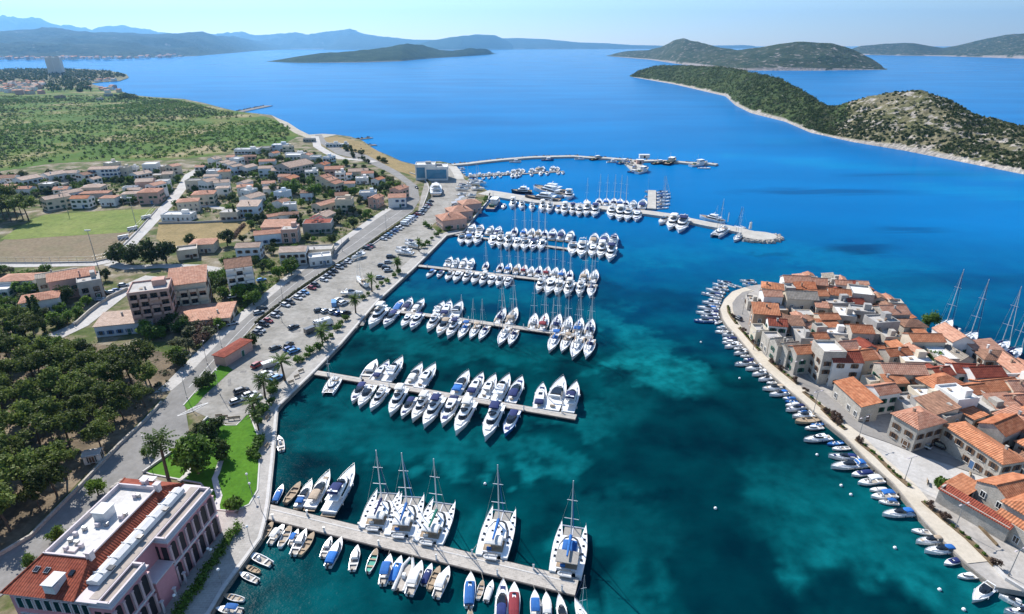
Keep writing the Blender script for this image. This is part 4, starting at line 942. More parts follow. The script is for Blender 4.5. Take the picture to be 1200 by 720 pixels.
boat('OD', P(7, 455, 770, .7), P(7, 452, 695, .7), 'small open boat lying off the second small boat row, cut by the picture edge', 'small boats on the near side of the hotel pier')
boat_row('z', [('O', 310, 482, 205, 432), ('OT', 258, 518, 186, 488), ('O', 248, 560, 160, 520), ('OD', 182, 648, 85, 625), ('OSb', 175, 700, 48, 688), ('OB', 170, 745, 60, 725)], 'from the pier along the hotel quay', 'boats bow to the hotel quay', deck=.7)
boat('O', P(6, 990, 142, .7), P(6, 980, 92, .7), 'small white boat alone against the quay beside the park lawn', None)
boat_row('r', [('OC', 170, 165, 230, 76), ('CHn', 218, 170, 287, 83), ('FO', 268, 178, 348, 70), ('CW', 368, 190, 432, 96), ('CH', 410, 205, 492, 99), ('COb', 572, 236, 637, 128), ('CHn', 636, 244, 700, 138), ('CH', 694, 252, 755, 145), ('FO', 748, 266, 816, 146), ('CN', 815, 270, 872, 155), ('CHn', 940, 296, 962, 183), ('CO', 995, 306, 1052, 155), ('FN', 1068, 314, 1110, 180)], 'from shore, far side of second pier', 'cruisers on the far side of the second pier', deck=1.3)
boat_row('r', [('CN', 180, 172, 118, 268), ('CO', 216, 182, 148, 288), ('FO', 275, 198, 198, 301), ('FW', 352, 198, 284, 326), ('CN', 396, 236, 336, 333), ('FW', 462, 228, 382, 350), ('FN', 516, 238, 432, 378), ('CHn', 580, 240, 514, 371), ('FW', 652, 258, 573, 409), ('FN', 770, 272, 702, 436), ('CU', 846, 294, 790, 413)], 'from shore, near side of second pier', 'cruisers on the near side of the second pier', deck=1.3)
boat('KE', P('r', 52, 158, 1.3), P('r', 12, 226, 1.3), 'small beige catamaran at the shore end of the second pier', None, beam=4.2)
boat_row(4, [('OB', 188, 370, 216, 332), ('CN', 222, 376, 248, 328), ('CW', 252, 380, 292, 332), ('FO', 328, 392, 362, 342), ('CHn', 358, 398, 385, 340), ('CO', 388, 404, 425, 342), ('SN', 545, 418, 578, 362), ('SE', 588, 422, 618, 360), ('SW', 668, 440, 684, 380), ('SM', 703, 444, 722, 380), ('SN', 745, 448, 770, 383), ('SW', 785, 454, 806, 391), ('SB', 825, 460, 846, 396), ('SN', 866, 464, 883, 400)], 'from shore, far side of third pier', 'boats on the far side of the third pier', deck=1.1)
boat_row(4, [('FW', 158, 360, 95, 434), ('CN', 196, 372, 147, 428), ('CH', 246, 382, 210, 430), ('CHn', 282, 382, 242, 438), ('FO', 342, 386, 300, 444), ('CE', 378, 398, 336, 460), ('FN', 412, 406, 370, 468), ('SB', 446, 414, 410, 471), ('SE', 482, 418, 450, 470), ('SN', 517, 422, 482, 475), ('SW', 588, 428, 550, 495), ('SN', 616, 436, 588, 494), ('SB', 762, 448, 728, 518), ('SE', 802, 456, 772, 518), ('SW', 843, 460, 810, 543), ('SN', 882, 470, 858, 540)], 'from shore, near side of third pier', 'boats on the near side of the third pier', deck=1.1)
boat_row(4, [('CO', 368, 216, 388, 184), ('FO', 395, 220, 411, 188), ('CW', 422, 223, 438, 188), ('CH', 447, 226, 463, 190), ('SN', 502, 228, 514, 198), ('SN', 552, 236, 566, 203), ('SB', 581, 241, 595, 204), ('SE', 611, 243, 625, 206), ('SM', 636, 246, 649, 210), ('SW', 661, 250, 672, 215), ('SN', 686, 254, 700, 214), ('SM', 716, 256, 729, 216), ('SW', 742, 260, 758, 219), ('SB', 769, 262, 783, 223), ('SN', 797, 266, 808, 228), ('SE', 847, 271, 864, 226), ('SW', 882, 275, 896, 228)], 'from shore, far side of fourth pier', 'boats on the far side of the fourth pier', deck=1.1)
boat_row(4, [('CB', 327, 226, 298, 253), ('CN', 356, 229, 336, 254), ('CO', 390, 232, 366, 265), ('CH', 420, 234, 394, 271), ('FO', 455, 236, 426, 273), ('CW', 485, 240, 458, 278), ('FW', 515, 244, 486, 283), ('CH', 540, 247, 517, 283), ('CO', 568, 250, 545, 287), ('CHn', 594, 254, 576, 288), ('FO', 710, 262, 688, 308), ('CH', 746, 258, 720, 318), ('CW', 773, 268, 753, 316), ('FW', 810, 272, 788, 323), ('FO', 846, 273, 833, 321), ('SN', 884, 278, 873, 325)], 'from shore, near side of fourth pier', 'boats on the near side of the fourth pier', deck=1.1)
boat_row(4, [('CH', 450, 101, 468, 70), ('CO', 480, 103, 495, 73), ('CW', 514, 104, 532, 76), ('CHn', 545, 106, 558, 78), ('SN', 603, 110, 614, 80), ('SB', 637, 112, 647, 83), ('SW', 662, 114, 674, 83), ('SE', 687, 116, 697, 86), ('SN', 710, 118, 719, 88), ('CHn', 738, 121, 747, 87), ('CN', 768, 124, 777, 90), ('CW', 798, 127, 812, 95), ('CE', 883, 140, 894, 103), ('CN', 918, 142, 932, 103), ('FN', 953, 146, 963, 107)], 'from shore, far side of fifth pier', 'boats on the far side of the fifth pier', deck=1.1)
boat_row(4, [('CO', 428, 106, 417, 140), ('CB', 452, 108, 443, 143), ('CH', 486, 106, 470, 141), ('CHn', 538, 110, 527, 149), ('FO', 563, 113, 553, 152), ('FW', 594, 115, 578, 158), ('CH', 622, 118, 610, 158), ('CO', 650, 120, 640, 161), ('CN', 678, 123, 670, 161), ('CW', 708, 125, 698, 161), ('CO', 818, 133, 809, 179), ('FO', 852, 133, 840, 186), ('CH', 889, 143, 877, 184), ('FW', 922, 142, 907, 189), ('FN', 953, 148, 941, 199)], 'from shore, near side of fifth pier', 'boats on the near side of the fifth pier', deck=1.1)
# the concrete mole
boat_row('n', [('CW', 668, 415, 652, 445), ('FW', 735, 395, 712, 445), ('FO', 790, 405, 782, 452), ('FO', 862, 418, 855, 460), ('FW', 940, 415, 925, 468), ('FO', 990, 420, 975, 475), ('CB', 1048, 432, 1038, 475), ('FW', 1098, 430, 1080, 490), ('FN', 1150, 435, 1138, 490), ('FO', 1200, 440, 1186, 500)], 'from shore, near side of concrete mole', 'yachts on the near side of the concrete mole', deck=1.2)
boat_row('t', [('FW', 48, 358, 28, 415), ('FN', 92, 362, 78, 420), ('FO', 190, 368, 176, 430), ('FW', 240, 373, 224, 442), ('FO', 285, 378, 270, 445), ('CHn', 335, 388, 325, 445), ('CO', 515, 420, 460, 462), ('FW', 560, 425, 518, 495), ('FN', 612, 430, 575, 512)], 'on the outer near side of concrete mole', 'yachts on the near side of the concrete mole', deck=1.2)
boat('KE', P('t', 850, 490, 1.2), P('t', 785, 535, 1.2), 'white catamaran on the near side of the outer mole', None, beam=6)
boat('SW', P('t', 948, 520, 1.1), P('t', 898, 562, 1.1), 'last white sailing yacht before the boulder head of the mole', None)
boat_row('t', [('SN', 35, 350, 37, 318), ('SN', 105, 352, 112, 312), ('SB', 148, 355, 155, 312), ('SN', 192, 358, 200, 312), ('SB', 228, 362, 236, 315), ('SN', 262, 365, 270, 325), ('CW', 305, 368, 315, 328), ('CN', 358, 372, 372, 322)], 'on the far side of concrete mole', 'yachts on the far side of the concrete mole', deck=1.1)
boat_row('t', [('SW', 378, 268, 410, 274), ('CW', 376, 300, 405, 305), ('SN', 445, 275, 520, 268), ('SB', 445, 292, 532, 284), ('SN', 445, 312, 535, 302), ('SW', 445, 330, 530, 322), ('SE', 445, 350, 530, 342), ('SN', 446, 368, 522, 362)], 'from outer end of the concrete finger', 'yachts lying against the concrete finger', deck=1.1)
boat('YW', P('t', 840, 440, 2), P('t', 700, 410, 2), 'white patrol style motor yacht lying along the far side of the mole', None, beam=5.5)
boat('SN', P('t', 825, 452, 1), P('t', 770, 440, 1), 'white yacht behind the patrol style motor yacht on the mole', None)
boat('SW', P('t', 985, 500, 1), P('t', 900, 470, 1), 'tall masted white yacht on the far side of the mole tip', None)
boat_row('n', [('YD', 860, 320, 715, 318), ('YD', 1090, 322, 880, 290), ('YW', 1080, 350, 870, 300, 'large motor yacht with long dark windows'), ('YD', 1060, 385, 810, 362), ('FW', 1125, 335, 1110, 370)], 'in the raft at the gear mole', 'large yachts rafted at the gear mole', deck=2, beam=7)
boat('TB', P('n', 560, 455, 1.2), P('n', 625, 385, 1.2), 'blue fishing boat in the corner below the gear mole', None)
# slim pontoon and breakwater
pr = []
for i, x in enumerate(range(425, 690, 22)): pr.append(('O' if i % 3 else 'OS', x, 222 - i * 1.2, x + 6, 206 - i * 1.2))
boat_row('n', pr, 'from shore, far side of slim pontoon', 'small boats on the slim pontoon', deck=.8)
boat_row('n', [('CH', 720, 205, 738, 178), ('CO', 755, 203, 772, 174), ('O', 785, 198, 795, 170), ('CH', 850, 196, 866, 170), ('CE', 895, 190, 908, 160), ('CO', 925, 188, 938, 158), ('CH', 1000, 185, 1012, 155), ('O', 1030, 182, 1040, 156)], 'on the outer far side of slim pontoon', 'small boats on the slim pontoon', deck=.8)
boat_row('n', [('CO', 470, 228, 463, 242), ('O', 520, 225, 513, 240), ('O', 560, 222, 553, 236), ('CO', 600, 218, 592, 232), ('O', 640, 214, 634, 228), ('CH', 725, 210, 716, 232), ('CE', 752, 208, 745, 232), ('CO', 775, 204, 768, 224), ('CO', 858, 200, 852, 218), ('CH', 925, 195, 915, 215), ('CE', 970, 192, 962, 212), ('O', 1045, 190, 1040, 206), ('CO', 1078, 188, 1074, 204)], 'from shore, near side of slim pontoon', 'small boats on the slim pontoon', deck=.8)
boat_row('n', [('O', 345, 158, 385, 156), ('CO', 348, 172, 392, 168), ('O', 345, 186, 390, 184), ('CO', 348, 205, 395, 202)], 'from the breakwater at the boatyard ramp', 'boats lying against the boatyard ramp', deck=.8)
boat_row('n', [('SN', 395, 225, 420, 215), ('SW', 470, 215, 495, 205)], 'of two yachts at the slim pontoon root', 'masted yachts at the slim pontoon', deck=1)
boat_row('n', [('TW', 700, 112, 785, 112), ('TB', 925, 100, 1015, 98), ('TW', 1160, 92, 1230, 92)], 'from left along the breakwater', 'fishing boats along the breakwater', deck=1.5)
boat_row('t', [('TK', 60, 82, 130, 72), ('TW', 155, 95, 215, 92), ('TB', 220, 105, 285, 92), ('TB', 280, 150, 340, 160), ('TW', 330, 160, 400, 140), ('TK', 420, 105, 500, 98), ('TK', 500, 110, 560, 85), ('TW', 645, 118, 745, 104), ('O', 690, 128, 765, 130)], 'from left at the breakwater end', 'fishing boats at the breakwater end', deck=1.5)
# village quay: bow out, fanned round the curve
boat_row('b', [('CE', 690, 165, 535, 145, 'white boat with a red striped cover'), ('CB', 640, 195, 560, 175), ('CN', 470, 185, 325, 148), ('O', 500, 205, 420, 180), ('CO', 420, 205, 280, 175, 'white motor boat with a slim mast'), ('O', 560, 205, 480, 185), ('CE', 430, 235, 275, 210), ('CO', 400, 262, 210, 222), ('CN', 385, 292, 165, 262), ('O', 370, 312, 255, 292), ('O', 365, 335, 240, 318), ('CW', 352, 360, 180, 345), ('O', 350, 382, 240, 372), ('CB', 345, 412, 130, 392), ('ON', 345, 440, 200, 424), ('CO', 342, 462, 115, 440), ('CN', 345, 490, 165, 478), ('CU', 318, 520, 95, 522, 'largest blue hulled cruiser'), ('O', 375, 515, 300, 548)], 'round the village quay tip from far end', 'boats fanned round the village quay tip', deck=.9)
boat_row('c', [('OC', 215, 18, 120, 18), ('O', 225, 45, 108, 48), ('CO', 250, 68, 155, 72), ('ON', 270, 92, 160, 98), ('OC', 280, 122, 158, 122), ('CH', 290, 136, 175, 158), ('O', 315, 150, 240, 168), ('CW', 340, 185, 240, 205), ('O', 360, 212, 285, 218), ('ON', 400, 240, 310, 240), ('CN', 385, 265, 246, 280), ('CO', 458, 295, 320, 312), ('CH', 485, 330, 368, 352), ('CO', 520, 370, 412, 388), ('O', 560, 400, 470, 405), ('CE', 610, 440, 440, 450), ('CB', 628, 478, 490, 492), ('OB', 690, 515, 585, 512), ('OU', 690, 535, 600, 535), ('OW', 705, 550, 605, 562), ('CN', 748, 575, 605, 600), ('OB', 760, 605, 690, 610), ('CO', 815, 630, 650, 645), ('OT', 860, 660, 670, 682, 'tan wooden fishing boat'), ('OU', 870, 690, 780, 700)], 'from tip along straight village quay', 'boats along the straight village quay', deck=.8)
boat_row('d', [('OC', 135, 58, 70, 62), ('CH', 165, 95, 62, 105), ('OU', 205, 110, 148, 118), ('O', 228, 130, 166, 134), ('CN', 262, 170, 152, 160), ('COb', 288, 188, 156, 200), ('ON', 310, 215, 234, 226), ('OS', 348, 245, 256, 255), ('OW', 362, 275, 298, 278), ('OSb', 395, 298, 302, 302), ('OSb', 402, 325, 330, 318), ('CB', 460, 358, 342, 366, 'blue topped cabin cruiser'), ('O', 535, 430, 445, 420), ('CE', 560, 455, 460, 462), ('CB', 605, 488, 490, 495), ('ON', 630, 520, 560, 538), ('OC', 690, 578, 608, 582), ('CO', 742, 605, 655, 675), ('CW', 840, 690, 752, 650), ('CN', 880, 715, 770, 705)], 'along near village quay, towards the viewer', 'boats along the near village quay', deck=.8)
# yachts beyond the village
boat('SW', P('x', 1090, 395, 1.2), P('x', 1122, 372, 1.2), 'white ketch with the tallest mast behind the village houses', 'yachts behind the village')
boat('SW', P('x', 1118, 408, 1.2), P('x', 1150, 388, 1.2), 'white yacht with second mast from the left behind the village', 'yachts behind the village')
boat('SN', P('x', 1150, 418, 1.2), P('x', 1190, 398, 1.2), 'white yacht with third mast from the left behind the village', 'yachts behind the village')
boat('SN', P('x', 1168, 424, 1.2), P('x', 1200, 408, 1.2), 'white yacht with the rightmost mast behind the village', 'yachts behind the village')
for o in COL.objects:
    if o.get('group') == 'yachts behind the village': o.scale = (1.3, 1.2, 1.36)
# boats ashore in the car park and boatyard, each on its cradle
def cradle(loc, rz, L_, label):
    t = thing('boat_cradle', label, 'cradle', loc, rz, 'cradles under the boats ashore'); m = MB()
    for x in (-L_ * .28, L_ * .28):
        m.box((x, 0, .15), (.2, 2.6, .2))
        for s in (1, -1): m.tube((x, s * 1.2, .2), (x, s * .9, 1.5), .06, n=5)
    m.box((0, 0, .15), (L_ * .6, .2, .2)); m.build('frame', STEEL, t)
for i, (key, k, sx, sy, bx, by, lab) in enumerate([
        ('CO', 'q', 645, 335, 830, 340, 'white motor cruiser standing ashore beside the palms'), ('SE', 'q', 850, 285, 770, 215, 'white sailing yacht standing ashore bow up the car park'), ('FO', 'q', 835, 35, 730, 75, 'white flybridge yacht ashore beside the parked cars'),
        ('CH', 'm', 760, 475, 590, 455, 'white covered motor boat ashore, nearest of the boats by the hedge'), ('CO', 'm', 740, 445, 600, 425, 'low white motor boat ashore behind the covered one'), ('FO', 'm', 800, 415, 670, 390, 'white cabin yacht ashore under the palms'), ('CN', 'm', 760, 385, 680, 360, 'white motor boat ashore with navy canopy under the palms'),
        ('FW', 'n', 185, 345, 185, 270, 'tall white motor yacht ashore at the boatyard travel bay'),
        ('CE', 'n', 320, 300, 420, 305, 'beige covered boat ashore, front of the boatyard'), ('CN', 'n', 330, 280, 440, 285, 'navy covered boat ashore in the boatyard'), ('CH', 'n', 400, 262, 500, 268, 'white cruiser ashore in the boatyard near the water'), ('SN', 'n', 410, 240, 520, 250, 'masted yacht ashore in the boatyard'), ('CO', 'n', 430, 300, 530, 300, 'white open boat ashore beside the boatyard water edge'), ('CW', 'n', 480, 255, 540, 262, 'white boat ashore at the boatyard edge'), ('CO', 'n', 330, 345, 400, 335, 'white boat ashore by the quay house roof'), ('CH', 'n', 400, 350, 470, 345, 'white cruiser ashore by the quay house roof'), ('OC', 'n', 300, 420, 330, 400, 'small white boat ashore before the quay house')]):
    a, c = P(k, sx, sy, 3.2), P(k, bx, by, 3.2)
    o = boat(key, a, c, lab, 'boats standing ashore', LZ + 1.0); m = (a + c) / 2
    cradle((m.x, m.y, LZ + .06), o.rotation_euler[2], (c - a).length, 'steel cradle under the ' + lab.split(' standing')[0].split(' ashore')[0] + ' ' + ('by the ' + ['palms', 'palms bow up', 'parked cars', 'hedge', 'hedge behind', 'palms under', 'palms beyond', 'travel bay', 'boatyard front', 'boatyard centre', 'boatyard water', 'boatyard mast', 'boatyard edge', 'boatyard corner', 'quay roof', 'quay roof right', 'quay house'][i]))
# ---------------------------------------------------------------- cars (front towards +x)
def car_proto(paint, kind='car'):
    def b():
        nm = {'car': 'parked_car', 'suv': 'parked_car', 'van': 'parked_van'}[kind]
        root = thing(nm, 'x', 'van' if kind == 'van' else 'car'); m = MB()
        if kind == 'van':
            prof = [(-2.5, .35, .95), (-2.5, 2.15, .92), (1.2, 2.2, .92), (2.0, 1.25, .93), (2.5, 1.05, .85), (2.55, .4, .85)]
            L_, W = 5.0, 1.0
        elif kind == 'suv':
            prof = None; L_, W, H1, H2 = 4.6, .93, 1.0, 1.68
        else: prof = None; L_, W, H1, H2 = 4.3, .87, .88, 1.42
        if prof is None:
            st = [(-L_ / 2, .55, H1 * .8, .85), (-L_ / 2 + .1, .33, H1, .95), (-L_ / 2 + .7, .28, H1 * 1.02, 1.0), (0.2, .26, H1 * 1.0, 1.0), (L_ / 2 - 1.2, .28, H1 * .96, 1.0), (L_ / 2 - .3, .32, H1 * .80, .92), (L_ / 2, .42, H1 * .62, .78)]
            m.loft([[(x, W * w, z0), (x, W * w * 1.0, z0 + (z1 - z0) * .6), (x, W * w * .88, z1), (x, -W * w * .88, z1), (x, -W * w, z0 + (z1 - z0) * .6), (x, -W * w, z0)] for x, z0, z1, w in st])
            body = m.build('body', paint, root, True)
            g = MB(); xb, xf = -L_ / 2 + .25, L_ / 2 - 1.05
            if kind == 'suv': xb += -.05
            g.loft([[(xb, W * .86, H1 * .98), (xf, W * .86, H1 * .95), (xf, -W * .86, H1 * .95), (xb, -W * .86, H1 * .98)], [(xb + .45, W * .68, H2 - .05), (xf - .85, W * .68, H2 - .05), (xf - .85, -W * .68, H2 - .05), (xb + .45, -W * .68, H2 - .05)]])
            g.build('windows', GLASS, root)
            r = MB(); r.loft([[(xb + .42, W * .70, H2 - .06), (xf - .82, W * .70, H2 - .06), (xf - .82, -W * .70, H2 - .06), (xb + .42, -W * .70, H2 - .06)], [(xb + .6, W * .6, H2), (xf - 1.0, W * .6, H2), (xf - 1.0, -W * .6, H2), (xb + .6, -W * .6, H2)]])
            r.build('roof', paint, root)
        else:
            m.loft([[(x, W * w, .35 if z > .5 else z) for x, z, w in prof] , [(x, W * w * (1 if z < 1.3 else .9), z) for x, z, w in prof]], 0, False) if False else None
            m.loft([[(x, -W * w, z) for x, z, w in prof], [(x, W * w, z) for x, z, w in prof]]); m.build('body', paint, root)
            g = MB(); g.face([(1.24, -.82, 2.1), (1.24, .82, 2.1), (1.97, .84, 1.32), (1.97, -.84, 1.32)][::-1]); g.box((1.1, 0, 1.65), (.9, 1.93, .5)); g.build('windscreen', GLASS, root)
        for x in (L_ * .30, -L_ * .30):
            for s in (1, -1):
                w = MB(); w.tube((x, s * (W - .2), .32), (x, s * (W + .02), .32), .32, n=10); w.build('wheel', DARK, root)
        if kind != 'van':
            for s in (1, -1):
                h = MB(); h.box((L_ / 2 - .12, s * W * .6, H1 * .66), (.14, .3, .14)); h.build('headlight', mat('headlamp', (.6, .6, .58), .2), root)
        return root
    return b
PAINTS = {'white': mat('car_white', (.72, .72, .71), .3, .03, 1, spec=.5, coat=.5), 'silver': mat('car_silver', (.38, .39, .40), .3, .05, 1, spec=.5, metal=.4, coat=.5), 'dark grey': mat('car_dark_grey', (.06, .063, .068), .3, .05, 1, spec=.5, coat=.5), 'black': mat('car_black', (.012, .012, .014), .25, .05, 1, spec=.5, coat=.5),
          'blue': mat('car_blue', (.03, .08, .25), .3, .05, 1, spec=.5, coat=.5), 'light blue': mat('car_light_blue', (.10, .28, .55), .3, .05, 1, spec=.5, coat=.5), 'red': mat('car_red', (.28, .025, .02), .3, .05, 1, spec=.5, coat=.5)}
CARG = 'cars parked in the marina car park'
def car(col, p, q, label, group=CARG, kind='car', z=None):
    d = q - p; m = (p + q) / 2
    return spawn(f'car_{kind}_{col}', car_proto(PAINTS[col], kind), label, (m.x, m.y, (LZ + .13) if z is None else z), math.atan2(d.y, d.x), (1, 1, 1), group)
def car_at(col, k, x, y, ang, label, group=CARG, kind='car', z=None):
    p = P(k, x, y, LZ + .7); d = Vector((math.cos(R(ang)), math.sin(R(ang)), 0))
    return car(col, p - d, p + d, label, group, kind, z)
CP_ = ['silver', 'dark grey', 'white', 'black', 'blue', 'dark grey', 'silver', 'red', 'white', 'dark grey', 'black', 'silver', 'dark grey']
row = [('q', 10, 655), ('q', 35, 632), ('q', 60, 588), ('q', 95, 560), ('q', 145, 522), ('q', 168, 500), ('q', 225, 440), ('q', 262, 420), ('q', 320, 385), ('q', 345, 362), ('q', 375, 345), ('q', 430, 310), ('q', 458, 288), ('q', 520, 248), ('q', 548, 222), ('q', 575, 202), ('q', 600, 180), ('q', 640, 152), ('q', 668, 135), ('q', 700, 112), ('q', 715, 98)]
for i, (k, x, y) in enumerate(row):
    c = ['dark grey', 'silver', 'black', 'red', 'silver', 'dark grey', 'white', 'dark grey', 'white', 'silver', 'light blue', 'red', 'dark grey', 'white', 'silver', 'dark grey', 'black', 'silver', 'dark grey', 'white', 'silver'][i]
    car_at(c, k, x, y, -28, f'{c} car, {ordw(i)} from the pink kiosk in the row along the hedge', 'cars in the row along the hedge', 'suv' if i % 5 == 2 else 'car')
for i, (x, y) in enumerate([(360, 440), (378, 428), (400, 418), (500, 360), (530, 342), (548, 325), (575, 308), (598, 292), (625, 275), (645, 262), (680, 238), (700, 222), (722, 205), (742, 190), (765, 172), (790, 152), (815, 140), (838, 118), (852, 100), (868, 85), (888, 70)]):
    c = CP_[(i * 3 + 1) % len(CP_)] if i > 9 else ['dark grey', 'red', 'dark grey', 'white', 'silver', 'light blue', 'silver', 'blue', 'white', 'white'][i]
    van = i in (10, 11, 12, 13)
    if van: c = 'white'
    car_at(c, 'm', x, y, -25, f'{c} {"van" if van else "car"}, {ordw(i)} beyond the boat ashore in the upper row along the hedge', 'cars in the upper row along the hedge', 'van' if van else ('suv' if i % 4 == 0 else 'car'))
for (k, x, y, a, c, kd, lab) in [('q', 288, 608, 52, 'dark grey', 'car', 'dark grey car alone in the middle of the car park'), ('g', 735, 165, 50, 'dark grey', 'car', 'dark car alone between kiosk and palms'), ('g', 830, 145, 80, 'black', 'suv', 'black car at the back of the pair by the palms'), ('g', 835, 172, 50, 'blue', 'car', 'dark blue car between the black and the light blue car'), ('g', 868, 185, 45, 'light blue', 'car', 'light blue car of the group by the palms'),
        ('g', 612, 285, 62, 'red', 'suv', 'dark red car nearest the pink kiosk shadow'), ('g', 700, 290, 40, 'silver', 'van', 'silver van right of the dark red car'), ('g', 668, 352, 48, 'white', 'suv', 'white car with dark windows beside the palm shade'), ('g', 712, 368, 50, 'white', 'car', 'white car second from the palm shade'), ('g', 750, 375, 52, 'light blue', 'car', 'pale blue car half hidden under the palm'),
        ('g', 498, 468, 42, 'dark grey', 'suv', 'dark car, upper of two in the lowest bay'), ('g', 465, 540, 40, 'silver', 'car', 'silver car, lower of two in the lowest bay'), ('g', 555, 492, 45, 'white', 'car', 'white car left of two near the lawn palms'), ('g', 590, 515, 45, 'white', 'car', 'white car right of two near the lawn palms'),
        ('q', 425, 640, 50, 'dark grey', 'van', 'dark van behind the white camper'), ('q', 480, 570, 45, 'silver', 'car', 'silver car behind the white camper'), ('q', 485, 480, 30, 'dark grey', 'car', 'dark grey car, left of the middle row of five'), ('q', 538, 485, 50, 'silver', 'car', 'silver car, second in the middle row of five'), ('q', 600, 490, 50, 'silver', 'suv', 'silver car, third in the middle row of five'), ('q', 640, 502, 50, 'blue', 'car', 'dark blue car, fourth in the middle row of five'), ('q', 685, 505, 50, 'black', 'suv', 'black car, right end of the middle row of five'),
        ('q', 635, 400, 60, 'white', 'car', 'white car near the boat ashore'), ('q', 672, 425, 60, 'white', 'suv', 'second white car near the boat ashore'), ('q', 600, 435, 105, 'light blue', 'van', 'blue and white van near the boat ashore'),
        ('m', 485, 582, 10, 'dark grey', 'car', 'dark car at the end of the quay planting'), ('m', 560, 510, 10, 'dark grey', 'suv', 'dark car before the boats ashore'), ('m', 540, 625, 20, 'silver', 'car', 'silver car under the quay palms'), ('m', 470, 685, 10, 'silver', 'car', 'silver car left of the quay palms'), ('m', 540, 555, 15, 'silver', 'car', 'pale car beside the quay planting, third from the boats'), ('m', 520, 600, 15, 'black', 'car', 'black car beside the quay planting'),
        ('q', 20, 498, 40, 'silver', 'car', 'silver car, front of two stopped on the coast road'), ('q', 45, 465, 40, 'dark grey', 'car', 'dark car, rear of two stopped on the coast road'), ('v', 890, 480, -60, 'black', 'car', 'black car driving on the coast road by the boatyard')]:
    car_at(c, k, x, y, a, lab, CARG, kd)
for i, (k, x, y, a, c) in enumerate([('n', 100, 455, 20, 'silver'), ('n', 90, 470, 20, 'dark grey'), ('n', 80, 485, 20, 'white'), ('n', 125, 425, 20, 'red'), ('n', 135, 410, 20, 'silver'), ('n', 150, 395, 20, 'dark grey'), ('n', 115, 440, 20, 'white')]):
    car_at(c, k, x, y, a, f'{c} car, {ordw(i)} in the cluster by the boatyard wall', 'cars by the boatyard wall')
for i, (k, x, y, a, c) in enumerate([('a', 1040, 245, 20, 'silver'), ('a', 985, 290, 25, 'blue'), ('a', 950, 305, 25, 'silver'), ('a', 890, 310, 30, 'dark grey'), ('a', 850, 365, 30, 'silver'), ('k', 850, 240, 40, 'silver'), ('k', 885, 250, 40, 'white'), ('k', 1015, 190, 30, 'silver'), ('k', 880, 460, 35, 'silver'), ('k', 1110, 120, 40, 'light blue')]):
    car_at(c, k, x, y, a, f'{c} car, {ordw(i)} from the left among cars parked between the town houses', 'cars between the town houses')
for i, (k, x, y, a, c, kd) in enumerate([('d', 485, 122, 125, 'silver', 'car'), ('d', 535, 122, 130, 'black', 'car'), ('b', 515, 500, 115, 'dark grey', 'car'), ('d', 820, 210, 70, 'silver', 'car')]):
    car_at(c, k, x, y, a, ['silver car in the shade beside the stone house with hipped roof', 'black car beside the silver one at the stone house', 'dark car alone on the village road near the quay tip', 'silver car behind the long stone house'][i], None, kd)
for i, (k, x, y, a, c) in enumerate([('w', 715, 345, 0, 'white'), ('w', 860, 325, 25, 'white'), ('w', 820, 345, 25, 'white'), ('w', 680, 350, 0, 'silver')]):
    car_at(c, k, x, y, a, f'{c} van, {ordw(i)} of the vehicles beside the sports field bank', 'vans beside the sports field', 'van')
# the white camper
t = thing('camper_van', 'white boxy camper van parked by the quay palms', 'camper van', P('q', 530, 605, LZ + .13), R(42))
m = MB(); m.box((-.4, 0, 1.75), (5.2, 2.2, 2.5), 0, 0, .97); m.build('body', PAINTS['white'], t)
m = MB(); m.loft([[(2.2, -1, .4), (2.2, 1, .4), (2.2, 1, 2.2), (2.2, -1, 2.2)], [(3.1, -1, .4), (3.1, 1, .4), (2.9, 1, 1.5), (2.9, -1, 1.5)]]); m.build('cab', PAINTS['white'], t)
m = MB(); m.box((2.55, 0, 1.75), (.75, 1.9, .5), 0, 0, .6); m.build('windscreen', GLASS, t)
m = MB(); m.box((-.6, 0, 3.05), (1.0, .8, .1)); m.build('roof_hatch', GLASS, t)
m = MB(); m.box((-.4, -1.12, 2.1), (1.6, .04, .6)); m.build('side_window', GLASS, t)
for x in (1.9, -1.8):
    for s in (1, -1): m = MB(); m.tube((x, s * .85, .36), (x, s * 1.1, .36), .36, n=10); m.build('wheel', DARK, t)
# ---------------------------------------------------------------- houses
RO = roof_mat('orange_tiles', (0.36, 0.12, 0.055), (0.58, 0.25, 0.13)); RS = roof_mat('salmon_tiles', (0.42, 0.19, 0.12), (0.60, 0.34, 0.235)); RR_ = roof_mat('red_tiles', (0.24, 0.055, 0.035), (0.36, 0.10, 0.06))
RB = roof_mat('weathered_brown_tiles', (0.20, 0.11, 0.075), (0.36, 0.20, 0.13)); RG = roof_mat('grey_stone_tiles', (0.26, 0.225, 0.18), (0.40, 0.35, 0.29)); RT = roof_mat('tan_tiles', (0.40, 0.28, 0.21), (0.58, 0.44, 0.35))
RF = ground_mat('flat_roof_screed', [(0.3, (0.36, 0.34, 0.31)), (0.7, (0.50, 0.48, 0.45))], 0.4, fine=1.5, finevar=0.12, bump=0.1); RW = ground_mat('white_flat_roof', [(0.3, (0.62, 0.61, 0.59)), (0.7, (0.72, 0.71, 0.69))], 0.3, fine=1.5, finevar=0.08, bump=0.05)
WW = mat('white_plaster', (0.72, 0.70, 0.665), 0.9, 0.10, 0.5, bump=0.1, spec=.2); WS = stone_mat('village_limestone', (0.40, 0.365, 0.315), 1.5, 0.22); WC = mat('cream_plaster', (0.58, 0.51, 0.40), 0.9, 0.12, 0.5, bump=0.1, spec=.2)
